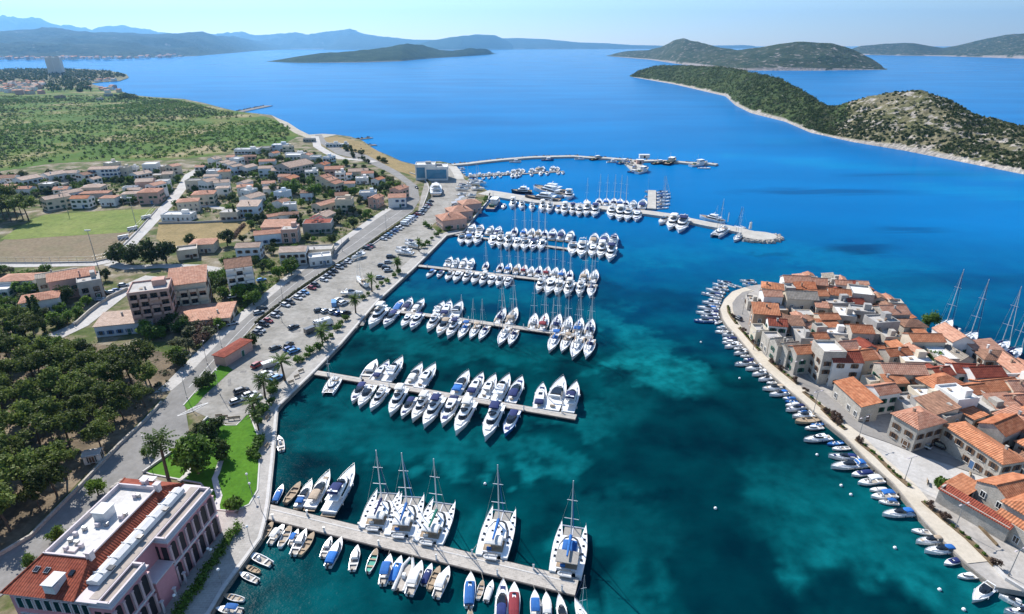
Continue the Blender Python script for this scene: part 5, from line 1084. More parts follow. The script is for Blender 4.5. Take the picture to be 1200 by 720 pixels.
WG = mat('grey_render', (0.36, 0.345, 0.325), 0.9, 0.18, 0.5, bump=0.15, spec=.2); WP = mat('pink_plaster', (0.52, 0.33, 0.27), 0.9, 0.12, 0.5, bump=0.1, spec=.2); WB = mat('pale_blue_plaster', (0.55, 0.62, 0.68), 0.9, 0.10, 0.5, bump=0.1, spec=.2); WR = mat('ochre_brown_render', (0.33, 0.235, 0.17), 0.9, 0.18, 0.5, bump=0.15, spec=.2)
ROOFS = {'o': (RO, 'orange'), 's': (RS, 'salmon'), 'r': (RR_, 'red'), 'b': (RB, 'brown'), 'g': (RG, 'grey tiled'), 't': (RT, 'tan'), 'f': (RF, 'pale'), 'w': (RW, 'white')}
WALLS = {'W': (WW, 'white'), 'S': (WS, 'stone'), 'C': (WC, 'cream'), 'G': (WG, 'grey'), 'P': (WP, 'pink'), 'B': (WB, 'pale blue'), 'R': (WR, 'brown')}
SHUT = {'green': mat('green_shutter', (0.03, 0.11, 0.075), .6, .1), 'brown': mat('brown_shutter', (0.13, 0.075, 0.045), .7, .15), 'white': mat('white_frame', (.66, .66, .64), .5, .05), 'blue': mat('blue_shutter', (.08, .16, .30), .6, .1)}
WIN = {}
def win_mesh(style, big=False):
    k = (style, big)
    if k not in WIN:
        b = MB(); w, h = (1.0, 1.35) if not big else (2.0, 2.0)
        b.box((0, -.03, 0), (w, .10, h), 1)                                    # pane, set in the frame
        for s in (1, -1): b.box((s * (w / 2 + .05), -.05, 0), (.12, .16, h + .2), 0); 
        b.box((0, -.05, h / 2 + .06), (w, .16, .1), 0); b.box((0, -.08, -h / 2 - .06), (w + .3, .24, .1), 2); b.box((0, -.06, 0), (.07, .14, h), 0)
        if style in ('green', 'brown', 'blue') and not big:
            for s in (1, -1): b.box((s * (w / 2 + .36), -.06, 0), (.5, .08, h), 0)
        WIN[k] = b.me('window', [SHUT[style], GLASS, KERB])
    return WIN[k]
DOORS = {}
def door_mesh(style):
    if style not in DOORS:
        b = MB(); b.box((0, -.05, 1.05), (1.1, .12, 2.1), 0)
        for s in (1, -1): b.box((s * .62, -.05, 1.1), (.14, .2, 2.3), 1)
        b.box((0, -.05, 2.2), (1.1, .2, .14), 1); DOORS[style] = b.me('door', [SHUT[style], KERB])
    return DOORS[style]
def footprint_windows(root, ang, w, d, h, style, dens=1.0, big=False, z0=0.0, door=True, skipz=None, pitch=2.7, force=None):
    c = root.location; cv = Vector((0, 0, 0)) - Vector((c.x, c.y, 0)); cv.normalize(); best = None
    for (nx_, ny_, ln, off) in ((0, -1, w, d / 2), (1, 0, d, w / 2), (0, 1, w, d / 2), (-1, 0, d, w / 2)):
        n = Vector((nx_ * math.cos(ang) - ny_ * math.sin(ang), nx_ * math.sin(ang) + ny_ * math.cos(ang), 0))
        v = n.dot(cv)
        if v < -0.35: continue
        rz = math.atan2(ny_, nx_) + PI / 2
        k = max(1, int((ln - .6) / pitch)); fl = max(1, int((h - z0 - .2) / 2.75))
        if best is None or v > best[0]: best = (v, nx_, ny_, ln, off, rz, k)
        for f in range(fl):
            for i in range(k):
                if random.random() > dens: continue
                u = (i - (k - 1) / 2) * (ln - .4) / k
                z = z0 + 1.55 + f * 2.75
                o = obj('window', win_mesh(style, big), root)
                o.location = (nx_ * (off + .015) - ny_ * u, ny_ * (off + .015) + nx_ * u, z); o.rotation_euler = (0, 0, rz)
    if door and best:
        v, nx_, ny_, ln, off, rz, k = best; u = (0.5 - (k % 2) * 0.5) * (ln - .4) / k + (ln / k * .5 if k > 1 and k % 2 else 0) * .98
        u = min(u, ln / 2 - .8)
        o = obj('door', door_mesh(random.choice(['green', 'brown', 'brown', 'blue'])), root); o.location = (nx_ * (off + .02) - ny_ * u, ny_ * (off + .02) + nx_ * u, 0.02); o.rotation_euler = (0, 0, rz)
def gable_mesh(w, d, h, rise):
    b = MB(); a, c = w / 2, d / 2
    b.box((0, 0, h / 2 - .5), (w, d, h + 1), 0)
    if rise:
        for s in (1, -1): 
            q = [(s * a, -c, h), (s * a, c, h), (s * a, 0, h + rise)]; b.face(q if s > 0 else q[::-1])
    return b
def roof_gable(w, d, h, rise, ov=.35, th=.16):
    b = MB(); a, c = w / 2 + ov * .6, d / 2 + ov; dz = rise * ov / (d / 2)
    z0, z1 = h - dz + .05, h + rise + .05
    for s in (1, -1):
        top = [(-a, s * c, z0), (a, s * c, z0), (a, 0, z1), (-a, 0, z1)]; bot = [(x, y, z - th) for x, y, z in top]
        b.mesh(top + bot, [(0, 1, 2, 3) if s < 0 else (3, 2, 1, 0), (4, 7, 6, 5) if s < 0 else (5, 6, 7, 4), (0, 4, 5, 1), (0, 3, 7, 4), (1, 5, 6, 2)])
    b.tube((-a, 0, z1 + .02), (a, 0, z1 + .02), .13, n=5, m=0)
    return b
def roof_hip(w, d, h, rise, ov=.4, th=.16):
    b = MB(); a, c = w / 2 + ov, d / 2 + ov; r = max(0.02, a - c); z0, z1 = h + .03, h + rise
    E = [(-a, -c, z0), (a, -c, z0), (a, c, z0), (-a, c, z0)]; B_ = [(x, y, z - th) for x, y, z in E]
    T = [(-r, 0, z1), (r, 0, z1)]
    b.mesh(E + B_ + T, [(0, 1, 9, 8), (1, 2, 9), (2, 3, 8, 9), (3, 0, 8), (4, 7, 6, 5), (0, 4, 5, 1), (1, 5, 6, 2), (2, 6, 7, 3), (3, 7, 4, 0)])
    return b
def roof_flat(w, d, h, par=.7):
    b = MB(); b.box((0, 0, h + .06), (w - .02, d - .02, .12), 0)
    return b
def parapet(w, d, h, par=.75, t=.25):
    b = MB()
    for s in (1, -1):
        b.box((0, s * (d / 2 - t / 2), h + par / 2), (w, t, par)); b.box((s * (w / 2 - t / 2), 0, h + par / 2), (t, d - 2 * t - .004, par))
    return b
def roof_shed(w, d, h, rise, ov=.35, th=.16):
    b = MB(); a, c = w / 2 + ov, d / 2 + ov
    top = [(-a, -c, h + .02), (a, -c, h + .02), (a, c, h + rise), (-a, c, h + rise)]; bot = [(x, y, z - th) for x, y, z in top]
    b.mesh(top + bot, [(0, 1, 2, 3), (4, 7, 6, 5), (0, 4, 5, 1), (0, 3, 7, 4), (1, 5, 6, 2), (2, 6, 7, 3)]); return b
FOOT = []                                             # house footprints, kept so that trees and shrubs stay clear
def house_at(k, x, y, w, d, h, ang, typ, roof, wall, label, group=None, style=None, dens=.85, name='house', cat='house', chim=True, big=False, clutter=False, base=LZ, slope=.30):
    ang = R(ang); rise = (d / 2 * slope) * (1 if typ != 's' else 1.3) if typ != 'f' else 0
    p = P(k, x, y, base + h + rise * .45)
    t = thing(name, label, cat, (p.x, p.y, base), ang, group)
    FOOT.append((p.x, p.y, max(w, d) / 2 + .3, w, d, ang))
    wm, rm = WALLS[wall][0], ROOFS[roof][0]
    if typ == 's':
        b = MB(); a, c = w / 2, d / 2; b.box((0, 0, h / 2 - .5), (w, d, h + 1)); b.loft([[(-a, -c, h - .01), (-a, c, h - .01), (-a, c, h + rise - .12)], [(a, -c, h - .01), (a, c, h - .01), (a, c, h + rise - .12)]]); b.build('wall', wm, t)
    else: gable_mesh(w, d, h, rise if typ == 'g' else 0).build('wall', wm, t)
    if typ == 'g': r = roof_gable(w, d, h, rise).build('roof', rm, t)
    elif typ == 'h': r = roof_hip(w, d, h, rise).build('roof', rm, t)
    elif typ == 's': r = roof_shed(w, d, h, rise).build('roof', rm, t)
    else:
        r = roof_flat(w, d, h).build('roof', rm, t); parapet(w, d, h, random.choice([.35, .7, .9])).build('parapet', wm, t)
    if chim and random.random() < .5:
        b = MB(); cx, cy = random.uniform(-.3, .3) * w, random.choice((-1, 1)) * d * .18; zz = h + (rise * .55 if typ != 'f' else 0)
        b.box((cx, cy, zz + .5), (.55, .45, 1.2)); b.box((cx, cy, zz + 1.12), (.7, .6, .1)); b.build('chimney', random.choice([wm, WG, WR]), r)
    if typ == 'f' and w > 6 and random.random() < .6:
        b = MB(); b.box((w * .22, d * .12, h + 1.25), (w * random.uniform(.2, .32), d * .32, 2.2)); b.build('stair_hut', wm, t)
        b = MB(); b.box((-w * .2, -d * .15, h + .5), (1.2, .8, .1)); b.tube((-w * .2, -d * .15, h + .1), (-w * .2, -d * .15, h + .5), .06); b.build('roof_table', TEAK, t)
    st = style or random.choice(['green', 'brown', 'white', 'brown', 'green', 'white'])
    footprint_windows(t, ang, w, d, h, st, dens, big)
    return t
def vang(k, x, y):                                    # heading of the village quay at that place
    p = P(k, x, y, 6)
    return interp([(105, -66), (125, -74), (150, -82), (175, -89), (205, -97), (235, -103)], p.y)
VG = 'houses of the old village on the spit'
def vrow(items, where):
    for i, r in enumerate(items):
        k, x, y, w, d, h, o, typ, roof, wall = r[:10]; extra = r[10] if len(r) > 10 else {}
        a = vang(k, x, y) + (0 if o == 'y' else 90) + random.uniform(-11, 11); w *= .86; d *= .84; h += random.uniform(-.5, .9); extra = dict(extra); extra.setdefault('slope', random.uniform(.42, .60)); roof = random.choice([roof, roof, roof, {'o': 's', 's': 'o', 'r': 'o'}.get(roof, roof), roof]); wall = {'W': random.choice('WWWCS')}.get(wall, wall)
        desc = f'{WALLS[wall][1]} house with {ROOFS[roof][1]} {dict(g="gable", h="hip", f="flat", s="lean-to")[typ]} roof'
        house_at(k, x, y, w, d, h, a, typ, roof, wall, f'{desc}, {ordw(i)} {where}', VG, **extra)
# front row facing the quay road, from the curved tip towards the viewer
vrow([('f', 250, 250, 8, 5, 3.5, 'y', 'f', 'f', 'W'), ('f', 345, 312, 10, 7, 6.2, 'x', 's', 'o', 'R'), ('f', 300, 455, 6, 5, 4.5, 'y', 'f', 'f', 'W'), ('f', 425, 395, 7, 6.5, 6, 'x', 'g', 'r', 'W'),
      ('f', 395, 512, 7, 6, 5, 'y', 'f', 'f', 'S'), ('f', 465, 530, 6.5, 6.5, 6.2, 'x', 'g', 'g', 'S'), ('f', 520, 560, 6, 6.5, 6.5, 'x', 'g', 'g', 'S'), ('f', 625, 582, 10, 6.5, 7, 'x', 'g', 'r', 'S'),
      ('k' if False else 'f', 700, 665, 8, 6, 3.2, 'y', 'f', 'f', 'W'), ('f', 790, 590, 9, 8, 9.5, 'y', 'f', 'w', 'W', dict(style='brown')), ('h', 290, 175, 15, 6, 5, 'y', 's', 'o', 'S', dict(chim=False)), ('h', 620, 300, 11, 8.5, 6.3, 'x', 'h', 'o', 'S', dict(style='brown')),
      ('h', 960, 430, 18, 7.5, 5.6, 'y', 'h', 'o', 'S', dict(style='brown'))], 'in front row from quay tip')
# second row
vrow([('f', 395, 140, 9, 8, 7, 'x', 'h', 'o', 'S'), ('f', 385, 192, 8, 7, 7, 'x', 'g', 's', 'W'), ('f', 590, 205, 13, 8, 8, 'x', 'g', 'g', 'W'), ('f', 530, 395, 8, 6, 5, 'x', 's', 'b', 'R'), ('f', 600, 490, 11, 5, 4.5, 'y', 'f', 'f', 'G'),
      ('f', 715, 490, 6, 5, 5, 'x', 'g', 'o', 'W'), ('f', 780, 355, 8, 6, 6, 'x', 'g', 'o', 'C'), ('f', 780, 412, 8, 5, 5.2, 'x', 's', 's', 'W'), ('f', 830, 475, 9, 6, 4.2, 'x', 'f', 'w', 'W'), ('f', 885, 555, 10, 6, 7, 'x', 'g', 's', 'W'), ('f', 895, 630, 10, 8, 8, 'x', 'g', 'r', 'W', dict(style='brown')), ('f', 1010, 620, 9, 8, 7, 'x', 'g', 'o', 'C'),
      (5, 770, 568, 14, 7.5, 8, 'x', 'g', 'o', 'W', dict(style='green')), (5, 745, 612, 7, 4, 6.3, 'x', 's', 'o', 'R'), ('h', 430, 150, 8, 6, 6.5, 'x', 'g', 'o', 'W', dict(style='green')), ('h', 560, 230, 9, 7, 4, 'y', 'f', 'f', 'G'), ('h', 712, 235, 9, 7, 6.6, 'y', 's', 'b', 'W'), ('h', 760, 290, 7, 5, 5.5, 'x', 'f', 'f', 'S'), ('h', 1065, 335, 11, 7, 6.5, 'x', 'g', 'o', 'S')], 'in second row from quay tip')
# middle of the village
vrow([('f', 560, 95, 12, 7.5, 7, 'x', 'g', 'o', 'W'), ('f', 620, 148, 9, 6, 6, 'x', 's', 'o', 'R'), ('f', 705, 190, 8, 7, 7, 'x', 'g', 's', 'W'), ('f', 855, 258, 11, 6.5, 5, 'x', 'f', 'f', 'G'), ('f', 970, 252, 7, 5, 5, 'x', 'g', 'r', 'S'), ('f', 900, 335, 10, 7, 6, 'y', 'f', 'w', 'W'), ('f', 1020, 320, 9, 7, 6, 'x', 'f', 'f', 'G'),
      (5, 625, 430, 8, 7.5, 7, 'x', 'g', 'o', 'S'), (5, 700, 405, 10, 8, 6.5, 'x', 'f', 'f', 'G'), (5, 715, 455, 9, 6, 5, 'y', 'f', 'f', 'S'), (5, 750, 510, 9, 6, 6, 'x', 'g', 's', 'S'), (5, 815, 540, 10, 7, 5, 'x', 'f', 'w', 'W'), (5, 840, 615, 7, 6, 4.5, 'x', 's', 'o', 'S'), (5, 908, 612, 12, 8, 7, 'x', 'h', 'o', 'W'), (5, 905, 578, 7, 6, 6, 'x', 'g', 'r', 'W'),
      ('h', 650, 190, 8, 7, 5, 'y', 'f', 'w', 'W'), ('h', 815, 185, 9, 7.5, 8, 'y', 'f', 'w', 'W', dict(style='green')), ('h', 890, 150, 9, 6.5, 6.5, 'x', 'g', 'o', 'S'), ('h', 960, 235, 11, 8, 5, 'y', 'f', 'f', 'S'), ('h', 1055, 225, 8, 6, 6, 'x', 's', 's', 'W'), ('h', 1130, 205, 9, 7, 6.5, 'x', 'g', 'o', 'W'), ('h', 1150, 320, 10, 7, 6, 'y', 's', 'o', 'S')], 'in middle row from quay tip')
# seaward row
vrow([('f', 700, 110, 9, 7, 6, 'x', 'g', 's', 'R'), ('f', 790, 140, 8, 6, 4.5, 'x', 'f', 'f', 'S'), ('f', 890, 122, 7, 5, 6, 'x', 'g', 's', 'W'), ('f', 860, 185, 9, 7, 6.5, 'x', 'g', 'o', 'S'), ('f', 1010, 190, 12, 9, 7, 'y', 'f', 'w', 'W'), (5, 735, 362, 11, 9, 7, 'x', 'g', 's', 'S'), (5, 805, 410, 9, 7, 5, 'x', 'h', 'b', 'S'),
      (5, 850, 460, 12, 7, 7, 'x', 'g', 'o', 'W'), (5, 955, 448, 12, 8, 7, 'y', 'g', 's', 'W'), (5, 905, 520, 11, 7, 6, 'y', 'f', 'w', 'S'), (5, 965, 520, 9, 6, 5, 'y', 'g', 'g', 'S'), (5, 1065, 500, 11, 7, 6, 'x', 's', 's', 'W'), (5, 1100, 520, 11, 8, 6, 'x', 'h', 'b', 'S'), (5, 1000, 568, 10, 7, 6, 'x', 'g', 'r', 'W'), (5, 1060, 578, 11, 7, 6.5, 'x', 'g', 'r', 'W'),
      (5, 1105, 622, 13, 8, 6, 'x', 'g', 'o', 'S'), (5, 1170, 560, 15, 7, 6, 'y', 'g', 's', 'S'), ('h', 1150, 130, 9, 7, 6, 'x', 'g', 's', 'W'), (5, 1190, 620, 9, 7, 6, 'x', 'f', 'f', 'W'), ('x', 1240, 445, 14, 9, 6, 'y', 'g', 's', 'S'), ('x', 1225, 480, 12, 9, 6, 'x', 'g', 'o', 'W'), ('x', 1230, 520, 12, 9, 6, 'x', 'h', 'o', 'S')], 'in seaward row from quay tip')
vrow([('k' if False else 8, 1165, 265, 12, 9, 6, 'x', 'g', 'o', 'S'), (8, 1195, 375, 7, 6, 5, 'y', 'g', 'o', 'S'), (8, 1240, 330, 10, 8, 6, 'x', 'h', 'o', 'W'), (8, 1250, 440, 8, 7, 4, 'y', 'f', 'f', 'S')], 'behind the courtyard house by the square')
# the courtyard house on the square: two lean-to roofs round an open yard
cy = P(8, 1062, 318, LZ + 4); t = thing('courtyard_house', 'low stone house with L-shaped orange lean-to roof round an open yard by the square', 'house', (cy.x, cy.y, LZ), R(-62)); t.scale = (.80, .80, .85)
FOOT.append((cy.x, cy.y, 8, 14, 9, R(-62)))
b = MB(); b.box((0, -5.2, 2.0), (17, .5, 5.0)); b.box((-8.25, 0, 2.3), (.5, 9.9, 5.6)); b.box((8.25, 0, 1.5), (.5, 9.9, 4.0)); b.box((0, 5.2, 2.0), (17, .5, 5.0)); b.build('wall', WS, t)
b = MB(); top = [(-8.8, -5.8, 4.3), (8.8, -5.8, 4.3), (8.8, -2.9, 5.2), (-8.8, -2.9, 5.2)]
b.mesh(top + [(x, y, z - .18) for x, y, z in top], [(0, 1, 2, 3), (7, 6, 5, 4), (0, 4, 5, 1), (1, 5, 6, 2), (2, 6, 7, 3), (3, 7, 4, 0)]); b.build('roof', RR_, t)
b = MB(); top = [(-8.9, -2.6, 5.3), (-3.0, -2.6, 5.0), (-3.0, 5.8, 5.0), (-8.9, 5.8, 5.3)]
b.mesh(top + [(x, y, z - .18) for x, y, z in top], [(0, 1, 2, 3), (7, 6, 5, 4), (0, 4, 5, 1), (1, 5, 6, 2), (2, 6, 7, 3), (3, 7, 4, 0)]); b.build('roof', RO, t)
for y in (-2, 1.5, 5): b = MB(); b.box((-3.3, y, 2.4), (.3, .3, 4.9)); b.build('post', WW, t)
for i in range(2): b = MB(); b.box((2 + i * 2.2, 1.5, .6), (1.6, .8, .1)); b.box((2 + i * 2.2, 1.5, .3), (.2, .5, .55)); b.build('yard_table', TEAK, t)

# small houses, sheds and annexes squeezed into the lanes
def in_poly(x, y, poly):
    r = False; n = len(poly)
    for i in range(n):
        a, b = poly[i], poly[(i + 1) % n]
        if (a.y > y) != (b.y > y) and x < (b.x - a.x) * (y - a.y) / (b.y - a.y) + a.x: r = not r
    return r
def gap_free(x, y, rad):
    for fx, fy, r, w, d, an in FOOT:
        dx, dy = x - fx, y - fy; u = dx * math.cos(an) + dy * math.sin(an); v = -dx * math.sin(an) + dy * math.cos(an)
        if abs(u) < w / 2 + rad and abs(v) < d / 2 + rad: return False
    return True
core = px([(940, 332), (985, 334), (1010, 345), (1045, 368), (1085, 398), (1135, 420), (1190, 440), (1230, 455), (1230, 560), (1180, 560), (1120, 505), (1075, 480), (1010, 462), (960, 430), (915, 395), (890, 372), (890, 350)])
rr = random.Random(8); n = 0; cnt = {}
for _ in range(4000):
    if n >= 70: break
    x, y = rr.uniform(70, 190), rr.uniform(100, 265); w, d = rr.uniform(3.6, 6.2), rr.uniform(3.2, 4.6)
    if not in_poly(x, y, core) or not gap_free(x, y, d * .42): continue
    c = Vector((x, y, LZ)); a = interp([(105, -66), (125, -74), (150, -82), (175, -89), (205, -97), (235, -103)], y) + rr.choice((0, 90)) + rr.uniform(-8, 8)
    typ = rr.choice('gsggsf'); roof = rr.choice('osobrsg') if typ != 'f' else 'f'; wall = rr.choice('SSGWCSR'); h = rr.uniform(3.0, 6.2)
    t = house_at('x', 600, 700, w, d, h, a, typ, roof, wall, 'x', 'annexes in the village lanes', None, .8, 'annexe', 'outbuilding', False, base=LZ, slope=.36); FOOT.pop(); FOOT.append((x, y, w / 2, w, d, R(a))); t.location = (x, y, LZ)
    key = f'{WALLS[wall][1]} annexe with {ROOFS[roof][1]} {dict(g="gable", s="lean-to", f="flat")[typ]} roof squeezed between village houses'; t['label'] = key; n += 1
# the town: rows as they stand one behind another
TG = 'houses of the town'
def trow(items, where, group=TG):
    for i, r in enumerate(items):
        k, x, y, w, d, h, a, typ, roof, wall = r[:10]; extra = dict(r[10]) if len(r) > 10 else {}
        if 'desc' not in extra: wall = {'P': random.choice('WPC'), 'G': random.choice('WCG'), 'R': random.choice('RCP'), 'B': random.choice('BWW')}.get(wall, wall); typ = 'h' if typ == 'f' and roof == 'f' and w > 8 and h > 4.2 and random.random() < .5 else typ; roof = 's' if typ == 'h' and roof == 'f' else roof
        desc = extra.pop('desc', None) or f'{WALLS[wall][1]} house with {ROOFS[roof][1]} {dict(g="gable", h="hip", f="flat", s="lean-to")[typ]} roof'
        house_at(k, x, y, w, d, h, a, typ, roof, wall, f'{desc}, {ordw(i)} {where}', group, **extra)
trow([('w', -60, 190, 13, 10, 6, 10, 'g', 't', 'W'), ('w', 50, 158, 12, 9, 6, 15, 'g', 'b', 'W'), ('w', 185, 165, 14, 11, 6.5, 70, 'g', 't', 'B'), ('w', 372, 135, 13, 10, 7, 65, 'g', 't', 'W', dict(style='brown')), ('w', 485, 125, 11, 9, 6.5, 20, 'g', 't', 'W'), ('w', 605, 135, 11, 9, 6, 70, 'g', 'b', 'W', dict(style='brown')), ('w', 740, 95, 20, 13, 8.5, 12, 'g', 't', 'B', dict(style='blue', slope=.16)), ('w', 872, 100, 8, 8, 7.5, 10, 'f', 'w', 'C'), ('w', 935, 98, 7, 6, 4, 10, 'f', 'f', 'P'), ('w', 985, 132, 12, 10, 6, 65, 'g', 't', 'W'), ('w', 1060, 70, 10, 10, 8, 10, 'f', 'w', 'W'), ('w', 1150, 88, 13, 8, 4.5, 8, 'f', 'f', 'C'),
      ('e', 490, 55, 9, 7, 6, 65, 'g', 't', 'W'), ('e', 530, 65, 9, 7, 6, 65, 'g', 't', 'W'), ('e', 572, 82, 10, 7, 6, 65, 'g', 't', 'B'), ('e', 660, 85, 12, 9, 5, 70, 'g', 't', 'W'), ('e', 800, 45, 13, 8, 5, 10, 'g', 's', 'W')], 'from left at the scrub edge')
trow([('w', 45, 222, 10, 8, 4.5, 12, 'f', 'f', 'W'), ('w', 410, 217, 11, 6, 3, 5, 'f', 'f', 'C'), ('w', 385, 298, 14, 9, 7, 55, 'g', 't', 'C'), ('w', 490, 262, 12, 8, 6.5, 60, 'g', 't', 'W'), ('w', 655, 222, 12, 10, 7, 10, 'h', 't', 'G'), ('w', 670, 268, 17, 7, 5.5, 10, 'f', 'f', 'G'), ('w', 920, 240, 9, 6, 4, 10, 'f', 'w', 'W'), ('w', 1020, 182, 11, 10, 7, 15, 'g', 't', 'P'), ('w', 1055, 252, 12, 12, 7.5, 10, 'h', 's', 'R'), ('w', 1092, 208, 10, 8, 9, 70, 'g', 's', 'P'), ('w', 1145, 190, 8, 7, 7, 10, 'f', 'f', 'W'), ('w', 1140, 148, 14, 6, 3, 5, 'f', 'f', 'C')], 'from left above the sports field')
trow([('e', 175, 425, 17, 8, 3.4, 0, 'f', 'w', 'W', dict(desc='long low white house')), ('e', 240, 322, 12, 9, 6.5, 20, 'h', 's', 'P'), ('e', 352, 268, 13, 11, 7, 15, 'h', 's', 'C'), ('e', 290, 190, 11, 8, 7, 8, 'f', 'f', 'C'), ('e', 382, 182, 10, 9, 8, 65, 'g', 't', 'W'), ('e', 478, 190, 10, 8, 7.5, 20, 'g', 't', 'W'), ('e', 640, 222, 10, 8, 6, 20, 'h', 's', 'B'), ('e', 690, 290, 12, 10, 7, 65, 'g', 't', 'W'), ('e', 672, 350, 12, 9, 7, 5, 's', 't', 'B', dict(desc='tall pale house with tan lean-to roof')), ('e', 540, 405, 10, 8, 5, 5, 'f', 'f', 'C'), ('e', 860, 425, 11, 6, 3.6, 35, 'g', 's', 'W'), ('e', 790, 92, 10, 9, 7, 8, 'g', 't', 'B')], 'from left behind the dry plot')
trow([('e', 890, 105, 12, 10, 6, 8, 'g', 't', 'W'), ('e', 985, 65, 24, 18, 9, 60, 'g', 't', 'G', dict(desc='big gabled hall with grey walls and tan roof')), ('e', 985, 8, 13, 8, 4, 8, 'f', 'w', 'W'), ('v', 235, 395, 9, 8, 7, 65, 'g', 's', 'C'), ('v', 272, 415, 9, 8, 7, 65, 'g', 's', 'C'), ('v', 312, 438, 9, 8, 7, 65, 'g', 's', 'C'), ('v', 310, 335, 14, 10, 7, 10, 'g', 's', 'P'), ('v', 352, 372, 7, 7, 9, 10, 'f', 'f', 'P'), ('v', 402, 440, 10, 7, 5, 10, 'h', 's', 'W'), ('v', 480, 352, 15, 10, 5.5, 10, 'g', 't', 'P'), ('v', 545, 368, 9, 7, 6, 10, 'g', 's', 'W'), ('v', 505, 412, 9, 7, 4, 10, 'f', 'w', 'B'), ('v', 380, 562, 10, 8, 8, 5, 'f', 't', 'C'), ('v', 248, 578, 16, 8, 4.5, 60, 'g', 's', 'C'), ('v', 548, 512, 11, 8, 4, 8, 'f', 'f', 'B'), ('v', 765, 475, 11, 8, 7, 65, 'g', 's', 'P'), ('v', 752, 530, 11, 10, 6.5, 8, 'g', 's', 'W', dict(style='blue')), ('v', 135, 138, 12, 6, 3, 0, 'f', 'f', 'G'), ('v', 40, 242, 18, 7, 3.4, 0, 'f', 'w', 'W'), ('v', 300, 172, 14, 5, 3, 10, 'f', 'w', 'W'), ('v', 375, 172, 10, 5, 3, 10, 'f', 'w', 'W')], 'from left round the gabled hall')
trow([('e', 350, 610, 11, 10, 4.5, 10, 'h', 's', 'C'), ('e', 235, 672, 9, 8, 4, 25, 'f', 'f', 'G'), ('e', 670, 635, 11, 8, 6.5, 8, 'g', 't', 'B'), ('e', 880, 490, 16, 9, 7, 5, 's', 's', 'C'), ('e', 800, 545, 13, 8, 5.5, 20, 'g', 's', 'B', dict(style='blue')), ('e', 960, 520, 8, 10, 7, 10, 'f', 'f', 'P', dict(big=True)), ('e', 985, 662, 12, 9, 6.5, 8, 'g', 't', 'W'), ('e', 1135, 668, 17, 8, 3.6, 8, 'f', 'f', 'C'), ('e', 1155, 478, 15, 10, 5.5, 8, 'f', 'r', 'G', dict(desc='grey house with crowded red roof terrace'))], 'from left facing upper car park')
trow([('a', 165, 168, 14, 9, 4.8, 8, 'h', 's', 'B'), ('a', 0, 275, 9, 6, 3, 8, 'f', 'w', 'W'), ('a', 335, 330, 12, 9, 5.5, 30, 'h', 's', 'W'), ('a', 475, 140, 14, 7, 8, 35, 'g', 'g', 'P', dict(slope=.2)), ('a', 600, 155, 16, 7, 8.2, 35, 's', 's', 'P', dict(desc='long three storey pink house with orange strip roof')), ('a', 745, 190, 8, 11, 7.5, 35, 'f', 'f', 'G', dict(big=True, desc='grey balcony block beside the orange strip roof'))], 'from left below field lane')
# houses set back in the gardens, seen only as roofs among the trees
tpoly = px([(30, 200), (120, 198), (240, 196), (330, 176), (400, 195), (465, 216), (462, 232), (420, 255), (370, 285), (330, 312), (290, 305), (300, 262), (200, 250), (60, 240), (20, 225)]); n = 0
tl = [([(q.x, q.y) for q in px(l)], w) for l, w in [([(157, 281), (170, 268), (185, 252), (200, 237), (212, 222), (222, 205), (240, 195)], 6), ([(222, 240), (250, 243), (285, 250)], 5)]] + [([((a.x + c.x) / 2, (a.y + c.y) / 2) for a, c in zip(RL, RR)], 11)]
def near_line(x, y, pts):
    b = 1e9
    for (ax, ay), (bx, by) in zip(pts, pts[1:]):
        t = max(0, min(1, ((x - ax) * (bx - ax) + (y - ay) * (by - ay)) / ((bx - ax) ** 2 + (by - ay) ** 2 + 1e-9))); b = min(b, math.hypot(x - ax - t * (bx - ax), y - ay - t * (by - ay)))
    return b
fld = px([(0, 285), (52, 248), (186, 242), (184, 262), (288, 258), (300, 270), (225, 294), (115, 310), (0, 310)])
for _ in range(6000):
    if n >= 46: break
    x, y = rr.uniform(-340, -40), rr.uniform(250, 620); w, d = rr.uniform(7, 11), rr.uniform(6, 9)
    if not in_poly(x, y, tpoly) or in_poly(x, y, fld) or not gap_free(x, y, d * .75) or any(near_line(x, y, l) < wd for l, wd in tl): continue
    typ = rr.choice('gghgf'); roof = rr.choice('tsstob') if typ != 'f' else 'w'; wall = rr.choice('WWWCBP')
    t = house_at('x', 600, 700, w, d, rr.uniform(4.5, 7), rr.choice((5, 15, 65, 75)), typ, roof, wall, 'x', 'houses in the gardens of the town', None, .8); f = FOOT.pop(); FOOT.append((x, y, f[2], w, d, f[5])); t.location = (x, y, LZ)
    t['label'] = f'{WALLS[wall][1]} house with {ROOFS[roof][1]} {dict(g="gable", h="hip", f="flat")[typ]} roof half hidden among garden trees of the town'; n += 1
# blocks of flats with balconies
def balcony_block(k, x, y, w, d, h, ang, wall, roof, label, typ='f', side='x', n=4):
    t = house_at(k, x, y, w, d, h, ang, typ, roof, wall, label, None, 'brown', .6, 'apartment_house', 'building', True, True)
    for f in range(1, int(h / 2.8) + 1):
        z = f * 2.8
        if z > h - .5: break
        for i in range(n):
            u = (i - (n - 1) / 2) * w / n
            b = MB(); b.box((u, -d / 2 - .7, z + .1), (w / n - .7, 1.4, .18), 0); b.box((u, -d / 2 - 1.36, z + .6), (w / n - .7, .1, .9), 0)
            for s in (1, -1): b.box((u + s * (w / n - .7) / 2, -d / 2 - .7, z + .6), (.1, 1.25, .9), 0)
            b.build('balcony', WALLS[wall][0], t)
    return t
balcony_block('k', 240, 175, 13, 12, 14, 22, 'P', 'f', 'tall pink block of flats with balconies and cluttered roof terrace beside the lane')
balcony_block('k', 530, 85, 13, 13, 11.5, 22, 'C', 's', 'cream and blue block of flats with a tan lean-to roof', 's')
